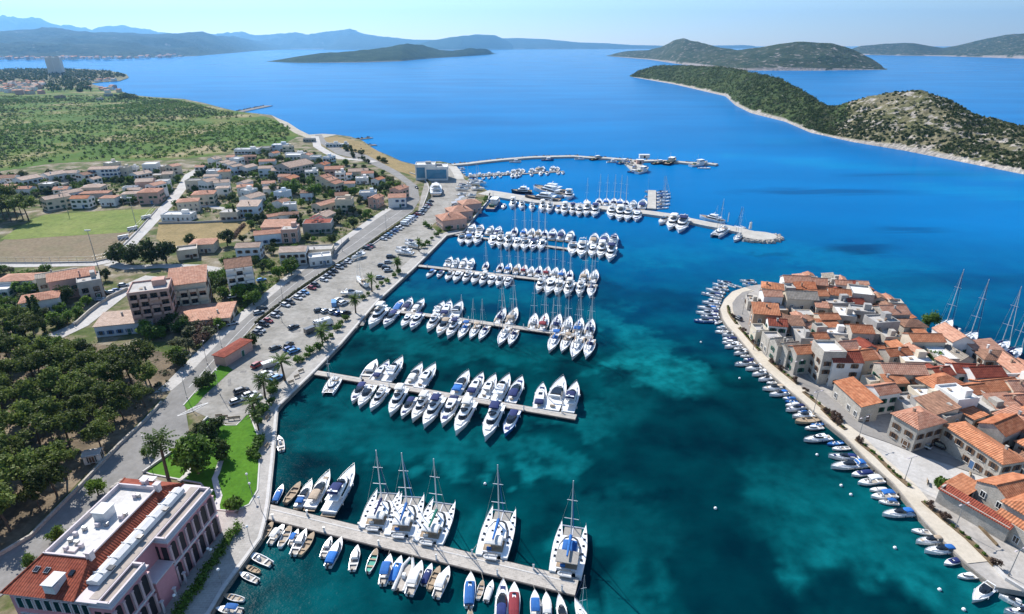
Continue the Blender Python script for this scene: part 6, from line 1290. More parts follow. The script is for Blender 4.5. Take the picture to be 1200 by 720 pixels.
balcony_block(3, 835, 195, 10, 13, 12.5, 25, 'W', 'b', 'tall white house with brown roof and stacked balconies by the coast road', 'g', n=3)
house_at('k', 655, 365, 20, 15, 3.6, 15, 'h', 's', 'C', 'wide low restaurant with shallow salmon tiled roof in front of the flats', None, 'brown', .8, 'restaurant', 'building', slope=.1)
house_at('k', 60, 410, 18, 11, 4.2, 15, 's', 't', 'B', 'low building with tan roof and blue shaded windows beside the pink flats', None, 'blue', .9, 'restaurant', 'building', slope=.1)
house_at('q', 490, 68, 10, 7, 3.5, 20, 'f', 'w', 'W', 'white flat roofed terrace house with white columns beside the road', None, 'white')
house_at(6, 322, 148, 3.6, 2.6, 2.6, 20, 'g', 'f', 'W', 'tiny white hut with a dark window in pine shade by the road', None, 'white', 1, 'hut', 'hut', False, True)
for i, (k, x, y, w, d, h, wl) in enumerate([(0, 870, 525, 22, 9, 4, 'W'), (0, 985, 508, 14, 9, 6, 'B'), (0, 935, 520, 9, 8, 4, 'C'), (0, 210, 338, 16, 10, 4, 'R'), (0, 380, 330, 14, 9, 5, 'G'), (0, 350, 345, 10, 9, 4, 'C')]):
    house_at(k, x, y, w, d, h, 5, 'f', 'w' if i < 3 else 'b', wl, f'{WALLS[wl][1]} flat roofed building, {ordw(i)} of those out in the scrub', 'buildings in the scrub', None, .8)
# pink kiosk
house_at('g', 435, 160, 12.2, 4.4, 3.6, 71, 'h', 'r', 'P', 'pink kiosk with shallow red tiled roof between road and car park', None, 'white', .0, 'kiosk', 'kiosk', False, slope=.22)
# quay house: three pyramid roofs
for i, (x, y, w, d) in enumerate([(290, 490, 14, 13), (345, 440, 13, 12), (420, 392, 12, 10)]):
    house_at('n', x, y, w, d, 5.5, 24, 'h', 's', 'P', ['pink quay house wing with salmon hip roof, nearest the palms', 'pink quay house wing with salmon hip roof, middle of three', 'pink quay house wing with salmon hip roof, farthest of three'][i], 'wings of the quay house', 'white', .9, 'quay_house', 'building', slope=.42)
# boatyard office: white and blue glass
BG = mat('blue_facade_glass', (0.05, 0.22, 0.36), .15, .1, .5, spec=.6)
for i, (x, y, w, d, h) in enumerate([(112, 135, 15, 13, 11), (190, 150, 17, 15, 9.5)]):
    p = P('n', x, y, LZ + h); t = thing('office_building', ['white boatyard office block with tall glazed corner, left of two', 'blue glazed boatyard office block, right of two'][i], 'building', (p.x, p.y, LZ), R(4), 'boatyard offices')
    FOOT.append((p.x, p.y, 9, w, d, R(4)))
    b = MB(); b.box((0, 0, h / 2), (w, d, h)); b.build('wall', WW, t); b = MB(); b.box((0, -d / 2 - .05, h * .52), (w * .88, .2, h * .72)); b.build('glass_front', BG, t); b = MB(); b.box((w / 2 + .05, 0, h * .52), (.2, d * .8, h * .7)); b.build('glass_front', BG, t)
    parapet(w, d, h, .8).build('parapet', WW, t); roof_flat(w, d, h).build('roof', RW, t)
    b = MB(); b.box((2, 1, h + 1), (4, 3, 1.8)); b.build('plant_room', WG, t)
# twin towers and far settlements
for i, (x, w) in enumerate([(63.5, 24), (71.5, 24)]):
    p = at(x, 88, LZ); t = thing('tower_block', ['left of the twin grey tower blocks on the far cape', 'right of the twin grey tower blocks on the far cape'][i], 'tower', (p.x, p.y, LZ), R(20), 'twin towers on the far cape')
    b = MB(); b.box((0, 0, 29), (w, 24, 58)); b.build('wall', WW, t); b = MB(); b.box((2, 0, 59.5), (10, 12, 3)); b.build('roof_hut', WG, t)
    for f in range(16): b = MB(); b.box((0, -12.1, 4 + f * 3.4), (w - 3, .4, 1.0)); b.build('window_band', WG, t)
rs = random.Random(5)
fm = {}
def far_house(name, x, y, lab, grp, w, h, zb=LZ):
    k = rs.randrange(4)
    if k not in fm:
        b = MB(); b.box((0, 0, .5), (1, .8, 1), 0); b.loft([[(-.5, -.42, 1), (-.5, .42, 1), (-.5, 0, 1.25)], [(.5, -.42, 1), (.5, .42, 1), (.5, 0, 1.25)]], 1); fm[k] = b.me('house', [[WW, WC, WW, WP][k], [RS, RO, RT, RS][k]])
    o = obj(name, fm[k]); p = at(x, y, zb); o.location = (p.x, p.y, zb); o.scale = (w, w, h); o.rotation_euler = (0, 0, rs.uniform(-.6, .6)); tag(o, lab, 'house', grp)
for i in range(46): far_house('house', rs.uniform(0, 52), rs.uniform(96, 111), 'pale house among the cape houses at the left edge', 'houses on the cape', rs.uniform(9, 15), rs.uniform(5, 9))
for i in range(16): far_house('house', rs.uniform(100, 140), rs.uniform(93, 97) if i < 8 else rs.uniform(103, 111), 'small pale house near the point of the cape', 'houses near the cape point', rs.uniform(9, 14), rs.uniform(4, 7))
for i in range(90):
    x = rs.uniform(-10, 215); far_house('house', x, 70.2 - max(0, x - 120) * .03 - rs.random() ** 2 * 1.6, 'pale dot of a house in the waterside settlement across the bay', 'houses across the bay', rs.uniform(16, 34), rs.uniform(10, 20), 6.0)
# ---------------------------------------------------------------- the pink hotel, lower left
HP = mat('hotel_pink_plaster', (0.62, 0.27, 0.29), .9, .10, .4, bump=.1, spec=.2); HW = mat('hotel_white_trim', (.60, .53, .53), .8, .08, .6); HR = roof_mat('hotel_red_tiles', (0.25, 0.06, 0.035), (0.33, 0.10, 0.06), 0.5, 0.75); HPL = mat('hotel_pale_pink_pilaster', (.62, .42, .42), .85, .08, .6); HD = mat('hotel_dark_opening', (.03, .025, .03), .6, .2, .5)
RWT = ground_mat('weathered_roof_screed', [(0.25, (0.46, 0.44, 0.41)), (0.5, (0.58, 0.56, 0.53)), (0.75, (0.66, 0.64, 0.61))], 0.25, fine=1.0, finevar=0.1, bump=0.1); HT = ground_mat('terrace_tiles', [(0.3, (0.34, 0.29, 0.25)), (0.7, (0.44, 0.38, 0.33))], 0.3, fine=1.5, finevar=0.12, bump=0.1)
HZ = 11.5
c0 = at(235, 569, LZ + HZ); c1 = at(142.5, 564, LZ + HZ); c2 = at(10, 694, LZ + HZ); c3 = at(113, 711, LZ + HZ)
hx = ((c0 - c1) + (c3 - c2)); hx.normalize(); hang = math.atan2(hx.y, hx.x)
hc = (c0 + c1 + c2 + c3) / 4; HWD = ((c0 - c1).length + (c3 - c2).length) / 2; HLN = ((c2 - c1).length + (c3 - c0).length) / 2
H = thing('hotel', 'large pink hotel with red hipped roof round a white terrace, arcades facing the water', 'hotel', (hc.x, hc.y, LZ), hang)
a, c = HWD / 2, HLN / 2                               # local x to the water, y away from the viewer
FOOT.append((hc.x, hc.y, 20, 30, 34, hang))
e0 = at(246, 582, LZ + HZ - .6); ew = ((e0 - c0).dot(hx)); EW = max(3.0, min(6.0, ew + 1.0))   # depth of the water-side wings
b = MB(); b.box((0, 0, HZ / 2 - .5), (HWD - .8, HLN - .8, HZ + .95)); b.build('wall', HP, H)
b = MB()
b.box((0, 0, HZ + .1), (HWD + .2, HLN + .2, .3)); b.build('cornice', HW, H)
ix0, ix1, iy0, iy1 = -a + 2.0, a - 6.2, -c + 6.6, c - 3.6      # inner rectangle of the roof terrace
rz, rb = HZ + 2.2, HZ + .28
O_ = [(-a - .25, -c - .25, rb), (a - 3.8, -c - .25, rb), (a - 3.8, c + .25, rb), (-a - .25, c + .25, rb)]; I_ = [(ix0, iy0, rz), (ix1, iy0, rz), (ix1, iy1, rz), (ix0, iy1, rz)]
b = MB()
for i in range(4): j = (i + 1) % 4; b.face([O_[i], O_[j], I_[j], I_[i]])
roof = b.build('roof', HR, H)
for i in range(4):
    b = MB(); b.tube(Vector(O_[i]) + Vector((0, 0, .05)), Vector(I_[i]) + Vector((0, 0, .05)), .16, n=5); b.build('hip_tiles', HR, roof)
b = MB(); b.box(((ix0 + ix1) / 2, (iy0 + iy1) / 2, HZ + 1.4), (ix1 - ix0 - .5, iy1 - iy0 - .5, .3)); b.build('roof_terrace', RWT, H)
b = MB(); t = .3
for (x, y, sx, sy) in (((ix0 + ix1) / 2, iy0 + .1, ix1 - ix0 + .3, t), ((ix0 + ix1) / 2, iy1 - .1, ix1 - ix0 + .3, t), (ix0 + .1, (iy0 + iy1) / 2, t, iy1 - iy0 - .2), (ix1 - .1, (iy0 + iy1) / 2, t, iy1 - iy0 - .2)): b.box((x, y, rz - .55), (sx, sy, 1.6))
b.build('terrace_parapet', HW, H)
px0, py0 = lerp(ix0, ix1, .38), lerp(iy0, iy1, .56)
b = MB(); b.box((px0, py0, HZ + 2.5), (2.4, 2.6, 1.9)); b.box((px0, py0, HZ + 3.5), (2.7, 2.9, .15))
for i in range(4): b.box((px0, py0 - 1.33, HZ + 1.9 + i * .4), (2.2, .06, .1))
b.build('plant_room', RW, H)
for i, (u, v) in enumerate([(.62, .86), (.68, .87), (.45, .42), (.62, .44), (.78, .55), (.8, .6), (.3, .1), (.22, .2), (.18, .28), (.25, .36), (.55, .15), (.4, .18)]):
    b = MB(); b.box((lerp(ix0, ix1, u), lerp(iy0, iy1, v), HZ + 1.95), (.7, .55, .8)); b.box((lerp(ix0, ix1, u), lerp(iy0, iy1, v) - .3, HZ + 1.95), (.5, .05, .5)); b.build('air_conditioner', STEEL if i % 2 else HW, H)
b = MB(); b.box((lerp(ix0, ix1, .45), lerp(iy0, iy1, .10), HZ + 1.75), (1.5, 1.0, .35)); b.build('roof_hatch', HW, H)
# white vaulted canopy strip and the gallery behind the cornice
b = MB(); n = 14; rings = []
for i in range(n + 1):
    y = lerp(-c + 3.0, c - 2.2, i / n); rings.append([(a - 4.1 + .0, y, HZ + .5), (a - 4.0, y, HZ + 1.2), (a - 3.0, y, HZ + 1.55), (a - 2.0, y, HZ + 1.25), (a - 1.8, y, HZ + .5)])
b.loft(rings)
for i in range(1, n, 2): b.box((a - 2.95, rings[i][0][1], HZ + 1.5), (2.1, .12, .16))
b.build('gallery_canopy', RW, H)
b = MB(); b.box((a - .95, 0, HZ + .275), (1.6, HLN - 1.2, .06)); b.build('gallery_floor', HT, H)
for i in range(3):
    b = MB(); b.box((a - 2.0, lerp(-c + 6, c - 8, i / 2), HZ + 1.25), (1.2, 1.0, .3)); b.build('gallery_skylight', GLASS, H)
# wings to the water with arcades
def wing(y0, y1, x0, x1, h, nb):
    w = MB(); w.box(((x0 + x1) / 2, (y0 + y1) / 2, h / 2 - .5), (x1 - x0, y1 - y0, h + .96), 0); ww = w.build('wing', HP, H)
    w = MB(); w.box(((x0 + x1) / 2 + .1, (y0 + y1) / 2, h + .12), (x1 - x0 + .7, y1 - y0 + .7, .3)); w.build('cornice', HW, ww)
    w = MB(); w.box(((x0 + x1) / 2, (y0 + y1) / 2, h + .32), (x1 - x0 - .5, y1 - y0 - .5, .08)); w.build('wing_terrace', HT, ww)
    w = MB()
    for (x, y, sx, sy) in (((x1 - .1), (y0 + y1) / 2, .35, y1 - y0 + .2), ((x0 + x1) / 2, y0 + .1, x1 - x0 - .3, .35), ((x0 + x1) / 2, y1 - .1, x1 - x0 - .3, .35)): w.box((x, y, h + .62), (sx, sy, .7))
    w.build('parapet', HW, ww)
    w = MB(); w.box((x1 + .16, (y0 + y1) / 2, h * .49), (.32, y1 - y0 + .3, .45)); w.build('string_course', HW, ww)
    for fl, (z0, zh) in enumerate([(0.3, h * .40), (h * .53, h * .38)]):
        for i in range(nb):
            y = lerp(y0, y1, (i + .5) / nb); bw = (y1 - y0) / nb * .66
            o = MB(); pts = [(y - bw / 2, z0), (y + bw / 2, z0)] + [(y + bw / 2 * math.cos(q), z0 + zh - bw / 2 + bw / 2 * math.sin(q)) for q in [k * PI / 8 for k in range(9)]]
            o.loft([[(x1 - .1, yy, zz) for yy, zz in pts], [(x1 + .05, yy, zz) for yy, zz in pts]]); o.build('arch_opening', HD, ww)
        for i in range(nb + 1):
            y = lerp(y0 + .2, y1 - .2, i / nb); o = MB(); o.box((x1 + .18, y, z0 + zh * .45), (.36, .42, zh * .95)); o.box((x1 + .18, y, z0 + zh * .95), (.5, .6, .22)); o.build('pilaster', HPL, ww)
    nb2 = max(2, int((x1 - x0) / 2.4))
    for fl, (z0, zh) in enumerate([(0.5, h * .34), (h * .56, h * .32)]):
        for i in range(nb2):
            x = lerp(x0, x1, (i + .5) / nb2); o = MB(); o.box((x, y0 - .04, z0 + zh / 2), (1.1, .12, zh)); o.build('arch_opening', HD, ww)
    return ww
wing(lerp(-c, c, .50), c - .3, a - 1.4, a + EW - 2.2, HZ - .7, 6)
wing(-c + .2, lerp(-c, c, .30), a - 1.4, a + EW - 2.2, HZ - .7, 4)
b = MB(); b.box((a + 1.0, lerp(-c, c, .40), HZ * .28), (3.2, lerp(-c, c, .5) - lerp(-c, c, .3) - .8, HZ * .56)); b.build('entrance_porch', HP, H)
b = MB(); b.box((a + 1.0, lerp(-c, c, .40), HZ * .57), (3.6, lerp(-c, c, .5) - lerp(-c, c, .3) - .6, .25)); b.build('porch_roof', HW, H)
# windows on the viewer's side
for fl in range(3):
    for i in range(8):
        x = lerp(-a + 1.2, a - 2, (i + .5) / 8); b = MB(); b.box((x, -c + .38, 1.8 + fl * 3.7), (1.0, .14, 1.9), 0)
        pts = [(x + .5 * math.cos(q), 2.75 + fl * 3.7 + .5 * math.sin(q)) for q in [k * PI / 6 for k in range(7)]]
        b.loft([[(xx, -c + .45, zz) for xx, zz in pts], [(xx, -c + .31, zz) for xx, zz in pts]]); b.build('window', GLASS, H)
        b = MB()
        for s in (1, -1): b.box((x + s * .62, -c + .34, 1.9 + fl * 3.7), (.2, .2, 2.2))
        b.box((x, -c + .32, 3.35 + fl * 3.7), (1.5, .24, .2)); b.build('window_surround', HW, H)
# dormer, skylights, chimneys
def on_roof(u, v):                                    # a point on the viewer-side slope: u along, v up
    p = Vector(O_[0]).lerp(Vector(O_[1]), u); q = Vector(I_[0]).lerp(Vector(I_[1]), u); return p.lerp(q, v)
p = on_roof(.66, .30); b = MB(); b.box((p.x, p.y, p.z + .55), (1.9, 2.6, 1.9)); b.box((p.x, p.y, p.z + 1.56), (2.2, 2.9, .12)); b.box((p.x, p.y - 1.34, p.z + .7), (1.2, .08, .9)); b.build('dormer', RW, H)
sl = math.atan2(rz - rb, iy0 + c)
for u in (.17, .36):
    p = on_roof(u, .62); b = MB(); b.box((0, 0, 0), (.9, 1.0, .12)); b.box((-.2, 0, .08), (.3, .8, .05), 1); b.box((.2, 0, .08), (.3, .8, .05), 1); o = b.build('skylight', [STEEL, GLASS], H); o.location = p + Vector((0, -.03, .12)); o.rotation_euler = (sl, 0, 0)
p = on_roof(.80, .62); b = MB(); b.box((0, 0, 0), (.8, 1.0, .14)); o = b.build('skylight', GLASS, H); o.location = p + Vector((0, -.03, .12)); o.rotation_euler = (sl, 0, 0)
for (x, y, z) in [(ix1 + .2, iy0 + .2, rz), (ix1 + .3, iy1 - .5, rz), (ix0 + 5, iy1 + .9, rz - .6), (lerp(-a, ix0, .4) + 8, lerp(-c, iy0, .15), rb + .4)]:
    b = MB(); b.box((x, y, z + .5), (.9, .9, 1.7)); b.box((x, y, z + 1.4), (1.2, 1.2, .2)); b.build('chimney', HW, H)
b = MB(); b.box((-a + 5.5, c - .2, rb + .9), (3.2, 1.4, .12)); b.build('roof_board', RW, H)
for i in range(16):                                   # pale garden rocks along the road side of the hotel
    q = at(lerp(146, 66, i / 15) + random.uniform(-5, 2), lerp(566, 640, i / 15) + random.uniform(-3, 3), LZ); r = random.uniform(.5, 1.1)
    b = MB(); n = 7; ang0 = random.uniform(0, 6)
    b.loft([[(k * r * math.cos(ang0 + j * 2 * PI / n) * random.uniform(.8, 1.2), k * r * math.sin(ang0 + j * 2 * PI / n) * random.uniform(.8, 1.2), z * r) for j in range(n)] for k, z in ((1, -.2), (1.05, .3), (.7, .75), (.2, .9))])
    o = b.build('garden_rock', ROCKL); o.location = (q.x, q.y, LZ + .05); tag(o, 'pale rock in the garden strip between hotel and coast road', 'rock', 'rocks beside the hotel')
# white columns and a hedge on the terrace in front
def column(p, lab):
    t = thing('stone_column', lab, 'column', (p.x, p.y, LZ + .1), 0, 'white columns on the hotel terrace'); b = MB(); b.tube((0, 0, 0), (0, 0, 2.6), .24, .2, 8); b.build('shaft', HW, t); b = MB(); b.box((0, 0, 2.7), (.6, .6, .2)); b.build('capital', HW, t)
for i, (x, y) in enumerate([(285, 500), (282, 560), (355, 560), (305, 640), (215, 630), (180, 700), (240, 712)]): column(P('p' if False else 'x', 140 + x / 4.5, 560 + y / 4.5, LZ), f'white column, {ordw(i)} from the park end on the shaded hotel terrace')
# ---------------------------------------------------------------- foliage
NR = np.random.RandomState(3)
def leaf_quads(C, Rr, n, size, rs, shell=.45, flat=1.0, up=.25):
    """n leaf-clump quads through each lobe (centres C, radii Rr)"""
    C = np.asarray(C, float); Rr = np.asarray(Rr, float).reshape(-1, 1) if np.ndim(Rr) == 1 else np.asarray(Rr, float); m = len(C)
    d = rs.normal(size=(m, n, 3)); d /= np.linalg.norm(d, axis=2, keepdims=True)
    r = rs.uniform(0, 1, size=(m, n, 1)) ** shell
    r *= 1 + 0.22 * rs.normal(size=(m, n, 1)) * (r > .8)
    rad = Rr[:, None, :] if Rr.shape[1] == 3 else np.concatenate([Rr, Rr, Rr * flat], 1)[:, None, :]
    p = (C[:, None, :] + d * r * rad).reshape(-1, 3)
    nrm = d.reshape(-1, 3) * .6 + rs.normal(size=(m * n, 3)) * .6 + np.array([0, 0, up]); nrm /= np.linalg.norm(nrm, axis=1, keepdims=True)
    t = np.cross(nrm, rs.normal(size=nrm.shape)); t /= np.linalg.norm(t, axis=1, keepdims=True) + 1e-9; b = np.cross(nrm, t)
    s = (size * rs.uniform(.55, 1.3, size=(len(p), 1))); s2 = s * rs.uniform(.45, .9, size=s.shape)
    V = np.stack([p - t * s, p - b * s2, p + t * s, p + b * s2], 1).reshape(-1, 3)
    F = np.arange(len(V)).reshape(-1, 4); return V, F
def tag_tree(t, lab, cat, grp): return tag(t, lab, cat, grp)
LPINE = leaf_mat('pine_foliage', (0.056, 0.090, 0.016), (0.165, 0.20, 0.042), .42); LGREEN = leaf_mat('garden_foliage', (0.058, 0.12, 0.015), (0.135, 0.225, 0.038)); LDARK = leaf_mat('dark_foliage', (0.028, 0.055, 0.012), (0.072, 0.105, 0.026))
LLIME = leaf_mat('bright_foliage', (0.09, 0.17, 0.014), (0.16, 0.25, 0.035)); LOLIVE = leaf_mat('olive_foliage', (0.09, 0.105, 0.05), (0.16, 0.165, 0.085)); LPALM = leaf_mat('palm_fronds', (0.065, 0.115, 0.022), (0.13, 0.19, 0.04)); LDRY = leaf_mat('reddish_shrub', (0.10, 0.06, 0.045), (0.16, 0.11, 0.08))
def trunk_mb(h, lean, limbs, r=.22):
    m = MB(); p0 = Vector((0, 0, -.3)); k = 4; prev = p0
    for i in range(1, k + 1):
        t = i / k; q = Vector((lean[0] * t * t, lean[1] * t * t, h * t)); m.tube(prev, q, r * (1.15 - .6 * (i - 1) / k), r * (1.15 - .6 * i / k), 6); prev = q
    for l in limbs:
        s = Vector((lean[0] * .5, lean[1] * .5, h * .7)); m.tube(s, Vector(l) * .85 + s * .15, r * .45, r * .12, 5)
    return m
TREEK = {}
def tree_kind(kind, v):
    key = (kind, v)
    if key in TREEK: return TREEK[key]
    rs = np.random.RandomState(hash(kind) % 1000 if False else sum(map(ord, kind)) + v * 17); C, Rr = [], []
    if kind == 'pine':
        h = 11; lean = rs.uniform(-1.8, 1.8, 2)
        for i in range(16):
            a = rs.uniform(0, 2 * PI); q = 3.7 * math.sqrt(rs.uniform(0, 1)); C.append((lean[0] + q * math.cos(a), lean[1] + q * math.sin(a), h - 1.4 + rs.uniform(-2.0, 1.3) - q * .35)); Rr.append(rs.uniform(1.3, 2.2))
        V, F = leaf_quads(C, Rr, 190, .36, rs, .5, .68); m = LPINE; tr = trunk_mb(h - 2, lean, [C[i] for i in range(0, 12, 3)], .26)
    elif kind == 'round':
        h = 5.5
        for i in range(12):
            d = rs.normal(size=3); d /= np.linalg.norm(d); C.append((d[0] * 1.6, d[1] * 1.6, 2.8 + d[2] * 1.4)); Rr.append(rs.uniform(.9, 1.5))
        V, F = leaf_quads(C, Rr, 120, .28, rs, .5, .9); m = LGREEN; tr = trunk_mb(3.6, (0, 0), C[:4], .16)
    elif kind == 'lime':
        for i in range(12):
            d = rs.normal(size=3); d /= np.linalg.norm(d); C.append((d[0] * 1.5, d[1] * 1.5, 2.7 + d[2] * 1.3)); Rr.append(rs.uniform(.8, 1.3))
        V, F = leaf_quads(C, Rr, 120, .28, rs, .5, .9); m = LLIME; tr = trunk_mb(3.4, (0, 0), C[:4], .16)
    elif kind == 'dark':
        for i in range(12):
            d = rs.normal(size=3); d /= np.linalg.norm(d); C.append((d[0] * 1.5, d[1] * 1.5, 2.9 + d[2] * 1.6)); Rr.append(rs.uniform(.9, 1.45))
        V, F = leaf_quads(C, Rr, 120, .28, rs, .5, .9); m = LDARK; tr = trunk_mb(3.6, (0, 0), C[:4], .16)
    elif kind == 'olive':
        for i in range(9):
            d = rs.normal(size=3); d /= np.linalg.norm(d); C.append((d[0] * 1.3, d[1] * 1.3, 2.2 + d[2] * .8)); Rr.append(rs.uniform(.6, 1.1))
        V, F = leaf_quads(C, Rr, 80, .26, rs, .55, .85); m = LOLIVE; tr = trunk_mb(2.2, (.2, .1), C[:4], .14)
    elif kind == 'reddish':
        for i in range(9):
            d = rs.normal(size=3); d /= np.linalg.norm(d); C.append((d[0] * 1.3, d[1] * 1.3, 1.7 + d[2] * .8)); Rr.append(rs.uniform(.6, 1.0))
        V, F = leaf_quads(C, Rr, 80, .26, rs, .55, .85); m = LDRY; tr = trunk_mb(1.7, (.2, .1), C[:4], .1)
    elif kind == 'cypress':
        for i in range(16):
            z = .8 + i * .62; q = 1.25 * math.sin(PI * min(1, (i + 2.5) / 19)) ** .7; a = rs.uniform(0, 6.28); C.append((q * .35 * math.cos(a), q * .35 * math.sin(a), z)); Rr.append(max(.35, q * .85))
        V, F = leaf_quads(C, Rr, 75, .28, rs, .5, 1.1); m = LDARK; tr = trunk_mb(3, (0, 0), [], .18)
    elif kind == 'shrub':
        for i in range(6):
            a = rs.uniform(0, 6.28); q = rs.uniform(0, .7); C.append((q * math.cos(a), q * math.sin(a), .55 + rs.uniform(0, .35))); Rr.append(rs.uniform(.4, .7))
        V, F = leaf_quads(C, Rr, 60, .17, rs, .5, .85); m = LGREEN; tr = None
    TREEK[key] = (np_mesh(kind + '_crown', V, F, m), tr.me(kind + '_trunk', TRUNK) if tr else None); return TREEK[key]
TREES = []
TN = {'pine': ('pine_tree', 'tree'), 'round': ('leafy_tree', 'tree'), 'lime': ('leafy_tree', 'tree'), 'dark': ('evergreen_tree', 'tree'), 'olive': ('olive_tree', 'tree'), 'cypress': ('cypress_tree', 'tree'), 'shrub': ('shrub', 'shrub'), 'reddish': ('shrub', 'shrub')}
def tree(kind, p, s, label, group=None, sz=None, z=LZ):
    cm, tm = tree_kind(kind, random.randrange(4))
    t = thing(TN[kind][0], label, TN[kind][1], (p.x, p.y, z), random.uniform(0, 6.28), group); t.scale = (s, s, s if sz is None else sz)
    obj('crown' if tm else 'foliage', cm, t)
    if tm: obj('trunk', tm, t)
    TREES.append((p.x, p.y, s * 2)); return t
def inpoly(x, y, poly):
    r = False; n = len(poly)
    for i in range(n):
        a, b = poly[i], poly[(i + 1) % n]
        if (a[1] > y) != (b[1] > y) and x < (b[0] - a[0]) * (y - a[1]) / (b[1] - a[1]) + a[0]: r = not r
    return r
def clear(x, y, pad=1.2):
    for fx, fy, r, w, d, an in FOOT:
        dx, dy = x - fx, y - fy
        if abs(dx) < r * 1.6 + 3 and abs(dy) < r * 1.6 + 3:
            u = dx * math.cos(an) + dy * math.sin(an); v = -dx * math.sin(an) + dy * math.cos(an)
            if abs(u) < w / 2 + pad and abs(v) < d / 2 + pad: return False
    return True
def seg_d(p, pts):
    best = 1e9
    for a, b in zip(pts, pts[1:]):
        ax, ay = a; bx, by = b; t = max(0, min(1, ((p[0] - ax) * (bx - ax) + (p[1] - ay) * (by - ay)) / ((bx - ax) ** 2 + (by - ay) ** 2 + 1e-9)))
        best = min(best, math.hypot(p[0] - ax - t * (bx - ax), p[1] - ay - t * (by - ay)))
    return best
LANES = [([(p.x, p.y) for p in mid], 5.5)] + [([(q.x, q.y) for q in px(l)], w) for l, w in [([(-60, 312), (0, 311), (60, 310), (115, 309), (130, 306), (142, 299), (157, 281), (170, 268), (185, 252), (200, 237), (212, 222), (222, 205), (240, 195)], 4.5), ([(128, 309), (150, 314), (190, 312), (230, 313), (262, 318)], 4), ([(64, 395), (92, 382), (118, 362), (140, 345), (160, 332), (178, 324)], 4), ([(222, 240), (250, 243), (285, 250)], 3.5)]]
def offroad(x, y): return all(seg_d((x, y), l) > w for l, w in LANES)
def scatter(poly_px, n, mind, fn, z=LZ, tries=30, pad=1.2, check=True):
    poly = [(p.x, p.y) for p in px(poly_px, z)]; xs = [p[0] for p in poly]; ys = [p[1] for p in poly]; pts = []
    for _ in range(n * tries):
        if len(pts) >= n: break
        x, y = random.uniform(min(xs), max(xs)), random.uniform(min(ys), max(ys))
        if not inpoly(x, y, poly) or any((x - a) ** 2 + (y - b) ** 2 < mind * mind for a, b in pts): continue
        if check and (not clear(x, y, pad) or not offroad(x, y)): continue
        pts.append((x, y)); fn(Vector((x, y, 0)))
    return pts
KN = {'pine': 'dark umbrella pine', 'round': 'green leafy tree', 'dark': 'dark evergreen tree', 'lime': 'bright green tree', 'olive': 'grey green tree'}
def mix(kinds, p, a, b, where):
    k = random.choice(kinds); tree(k, p, random.uniform(a, b), KN[k] + ' ' + where, KN[k].replace('tree', 'trees').replace('pine', 'pines') + ' ' + where)
# the pine wood: denser towards the left, opening at the road
scatter([(-190, 470), (-60, 430), (0, 418), (60, 420), (110, 430), (150, 437), (188, 448), (168, 488), (135, 515), (88, 562), (36, 612), (-60, 660), (-190, 720)], 150, 4.6, lambda p: tree('pine', p, random.uniform(.55, 1.1), 'dark umbrella pine in the dense wood left of the coast road', 'pines of the wood left of the road'), pad=2)
scatter([(-190, 400), (-60, 385), (0, 380), (40, 398), (70, 408), (120, 415), (60, 420), (0, 418), (-190, 470)], 60, 3.6, lambda p: mix(['pine', 'round', 'dark', 'olive', 'round'], p, .75, 1.15, 'along the upper edge of the pine wood'), pad=2)
for i, (k, x, y) in enumerate([(3, 420, 205), (3, 462, 210), (3, 535, 208), (3, 585, 204)]): tree('dark', P(k, x, y, LZ), [2.0, 2.0, 2.3, 2.2][i], f'big dark evergreen, {ordw(i)} from the left in the clump by the field lane junction', 'big evergreens at the field lane junction')
for i in range(9): tree('pine', P('w', -130 + i * 42, 452 + (i % 3) * 14, LZ), random.uniform(1.2, 1.5), 'dark pine in the shady row at the left end of the sports field', 'pines at the end of the sports field')
for i in range(6): tree('pine', P('w', -120 + i * 45, 400, LZ), random.uniform(1.2, 1.5), 'dark pine in the shady row at the left end of the sports field', 'pines at the end of the sports field')
tree('cypress', P('a', 375, 640, LZ), 1.35, 'tall dark cypress in front of the white house with salmon roof'); tree('cypress', P('a', 300, 560, LZ), 1.0, 'shorter dark cypress left of the tall one')
